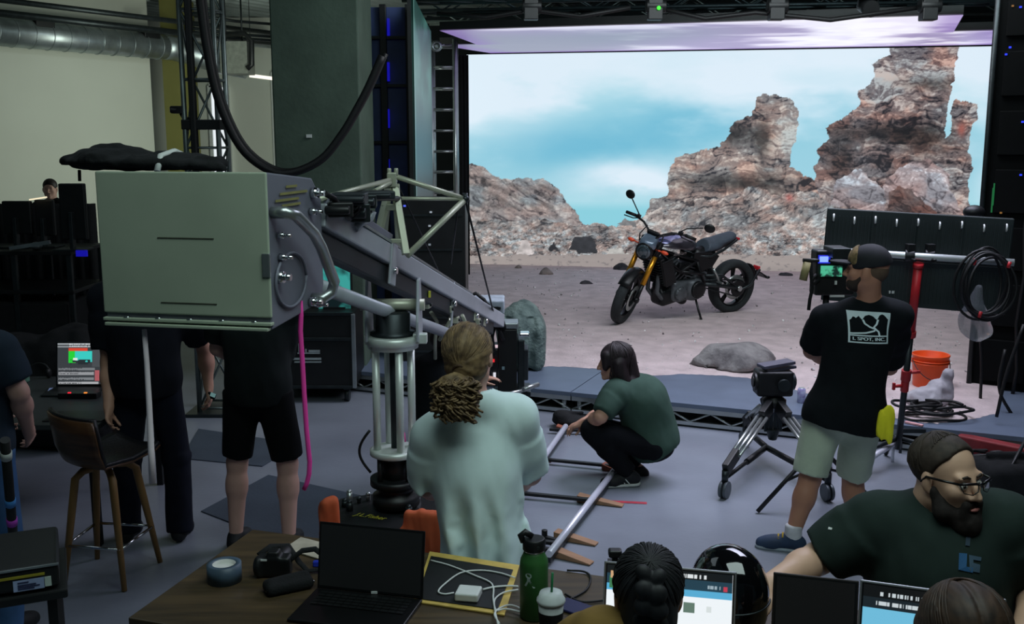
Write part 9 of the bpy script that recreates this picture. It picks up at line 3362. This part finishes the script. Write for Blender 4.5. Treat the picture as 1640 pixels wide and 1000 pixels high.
def lap_at(label, TLp, TRp, Yl_, fn, scr, lid_m, shh, tilt=0.2, rim=0.010):
 """laptop whose lid's top corners show at the two pixels; its hinge rests on the table"""
 a, b = at(TLp[0], TLp[1], Yl_[0]), at(TRp[0], TRp[1], Yl_[1])
 U = V(b.x - a.x, b.y - a.y, 0)
 U.normalize()
 Nf = V(U.y, -U.x, 0)
 if Nf.y > 0:
  Nf = -Nf
 sh_ = (a.z + b.z) / 2 - TZ - 0.016
 L = sh_ / math.cos(tilt)
 h0 = V(a.x, a.y, 0) + Nf * (L * math.sin(tilt)) + V(0, 0, TZ)
 h1 = h0 + U * V(b.x - a.x, b.y - a.y, 0).length
 return laptop(label, h0, h1, tilt, L, 0.24, lid_m, fn, scr, rim=rim)
m_silver = mat('laptop_silver', (170, 174, 178), 0.35, 0.7, var=0.04)
lap_at('silver laptop with a white web page and blue bar in front of the braided person', (968, 893), (1180, 921), (2.82, 2.74), mac_fn, 1.0, m_silver, 0.24)
lap_at('dark laptop with its screen off between the black helmet and the glowing laptop', (1239, 915), (1376, 931), (2.72, 2.66), rects((9, 8, 8), []), 0.5, mat('laptop_brown_black', (30, 27, 26), 0.5), 0.24)
lap_at('silver laptop with a blue chart program in front of the person with parted hair', (1378, 925), (1612, 962), (2.58, 2.46), mac2_fn, 0.95, m_silver, 0.24)
# glossy helmet
p = at(1168, 940, 2.98)
hz_ = at(1168, 876, 2.98).z
cz = hz_ - 0.135
t = thing('helmet', 'glossy black motorcycle helmet beyond the silver laptop', 'helmet', (p.x, 2.98, TZ))
Rh_ = Matrix.Rotation(0.3, 3, 'Z')
c = V(p.x, 2.98, cz)
blob('shell', [E(c, (0.115, 0.14, 0.135), Rh_, 0.02), E(c + V(0, 0, -0.07), (0.105, 0.13, 0.09), Rh_, 0.04), H(c + V(0, 0, -0.135), (0, 0, -1))], 0.006, mat('gloss_black', (10, 11, 13), 0.08, coat=1.0, var=0.0), t)
mb = MB()
mb.tube([c + Rh_ @ V(0.117 * math.cos(a), 0.142 * math.sin(a), -0.02 + 0.01 * math.cos(a)) for a in np.linspace(-2.6, 1.0, 24)], 0.003, 6)
obj('seam_trim', mb, m_steel, t)
mb = MB()
mb.ball(c + V(0.06, -0.112, -0.005), (0.016, 0.008, 0.02), 12)
obj('visor_hinge', mb, m_chrome, t)
# small black webcam-like box behind the laptop
p = T(986, 905)
t = thing('action_camera', 'small black camera standing behind the silver laptop', 'camera', p)
mb = MB()
q_ = at(985, 886, p.y)
mb.box((q_.x, p.y, q_.z), (0.05, 0.04, 0.03))
obj('camera_body', mb, m_black, t, 0.008, 3)
mb = MB()
mb.cyl((q_.x, p.y, TZ), (q_.x, p.y, q_.z - 0.014), 0.012, n=10)
mb.box((q_.x, p.y, TZ + 0.008), (0.05, 0.05, 0.014))
obj('stand', mb, m_black, t)
print('objects', len(bpy.data.objects))
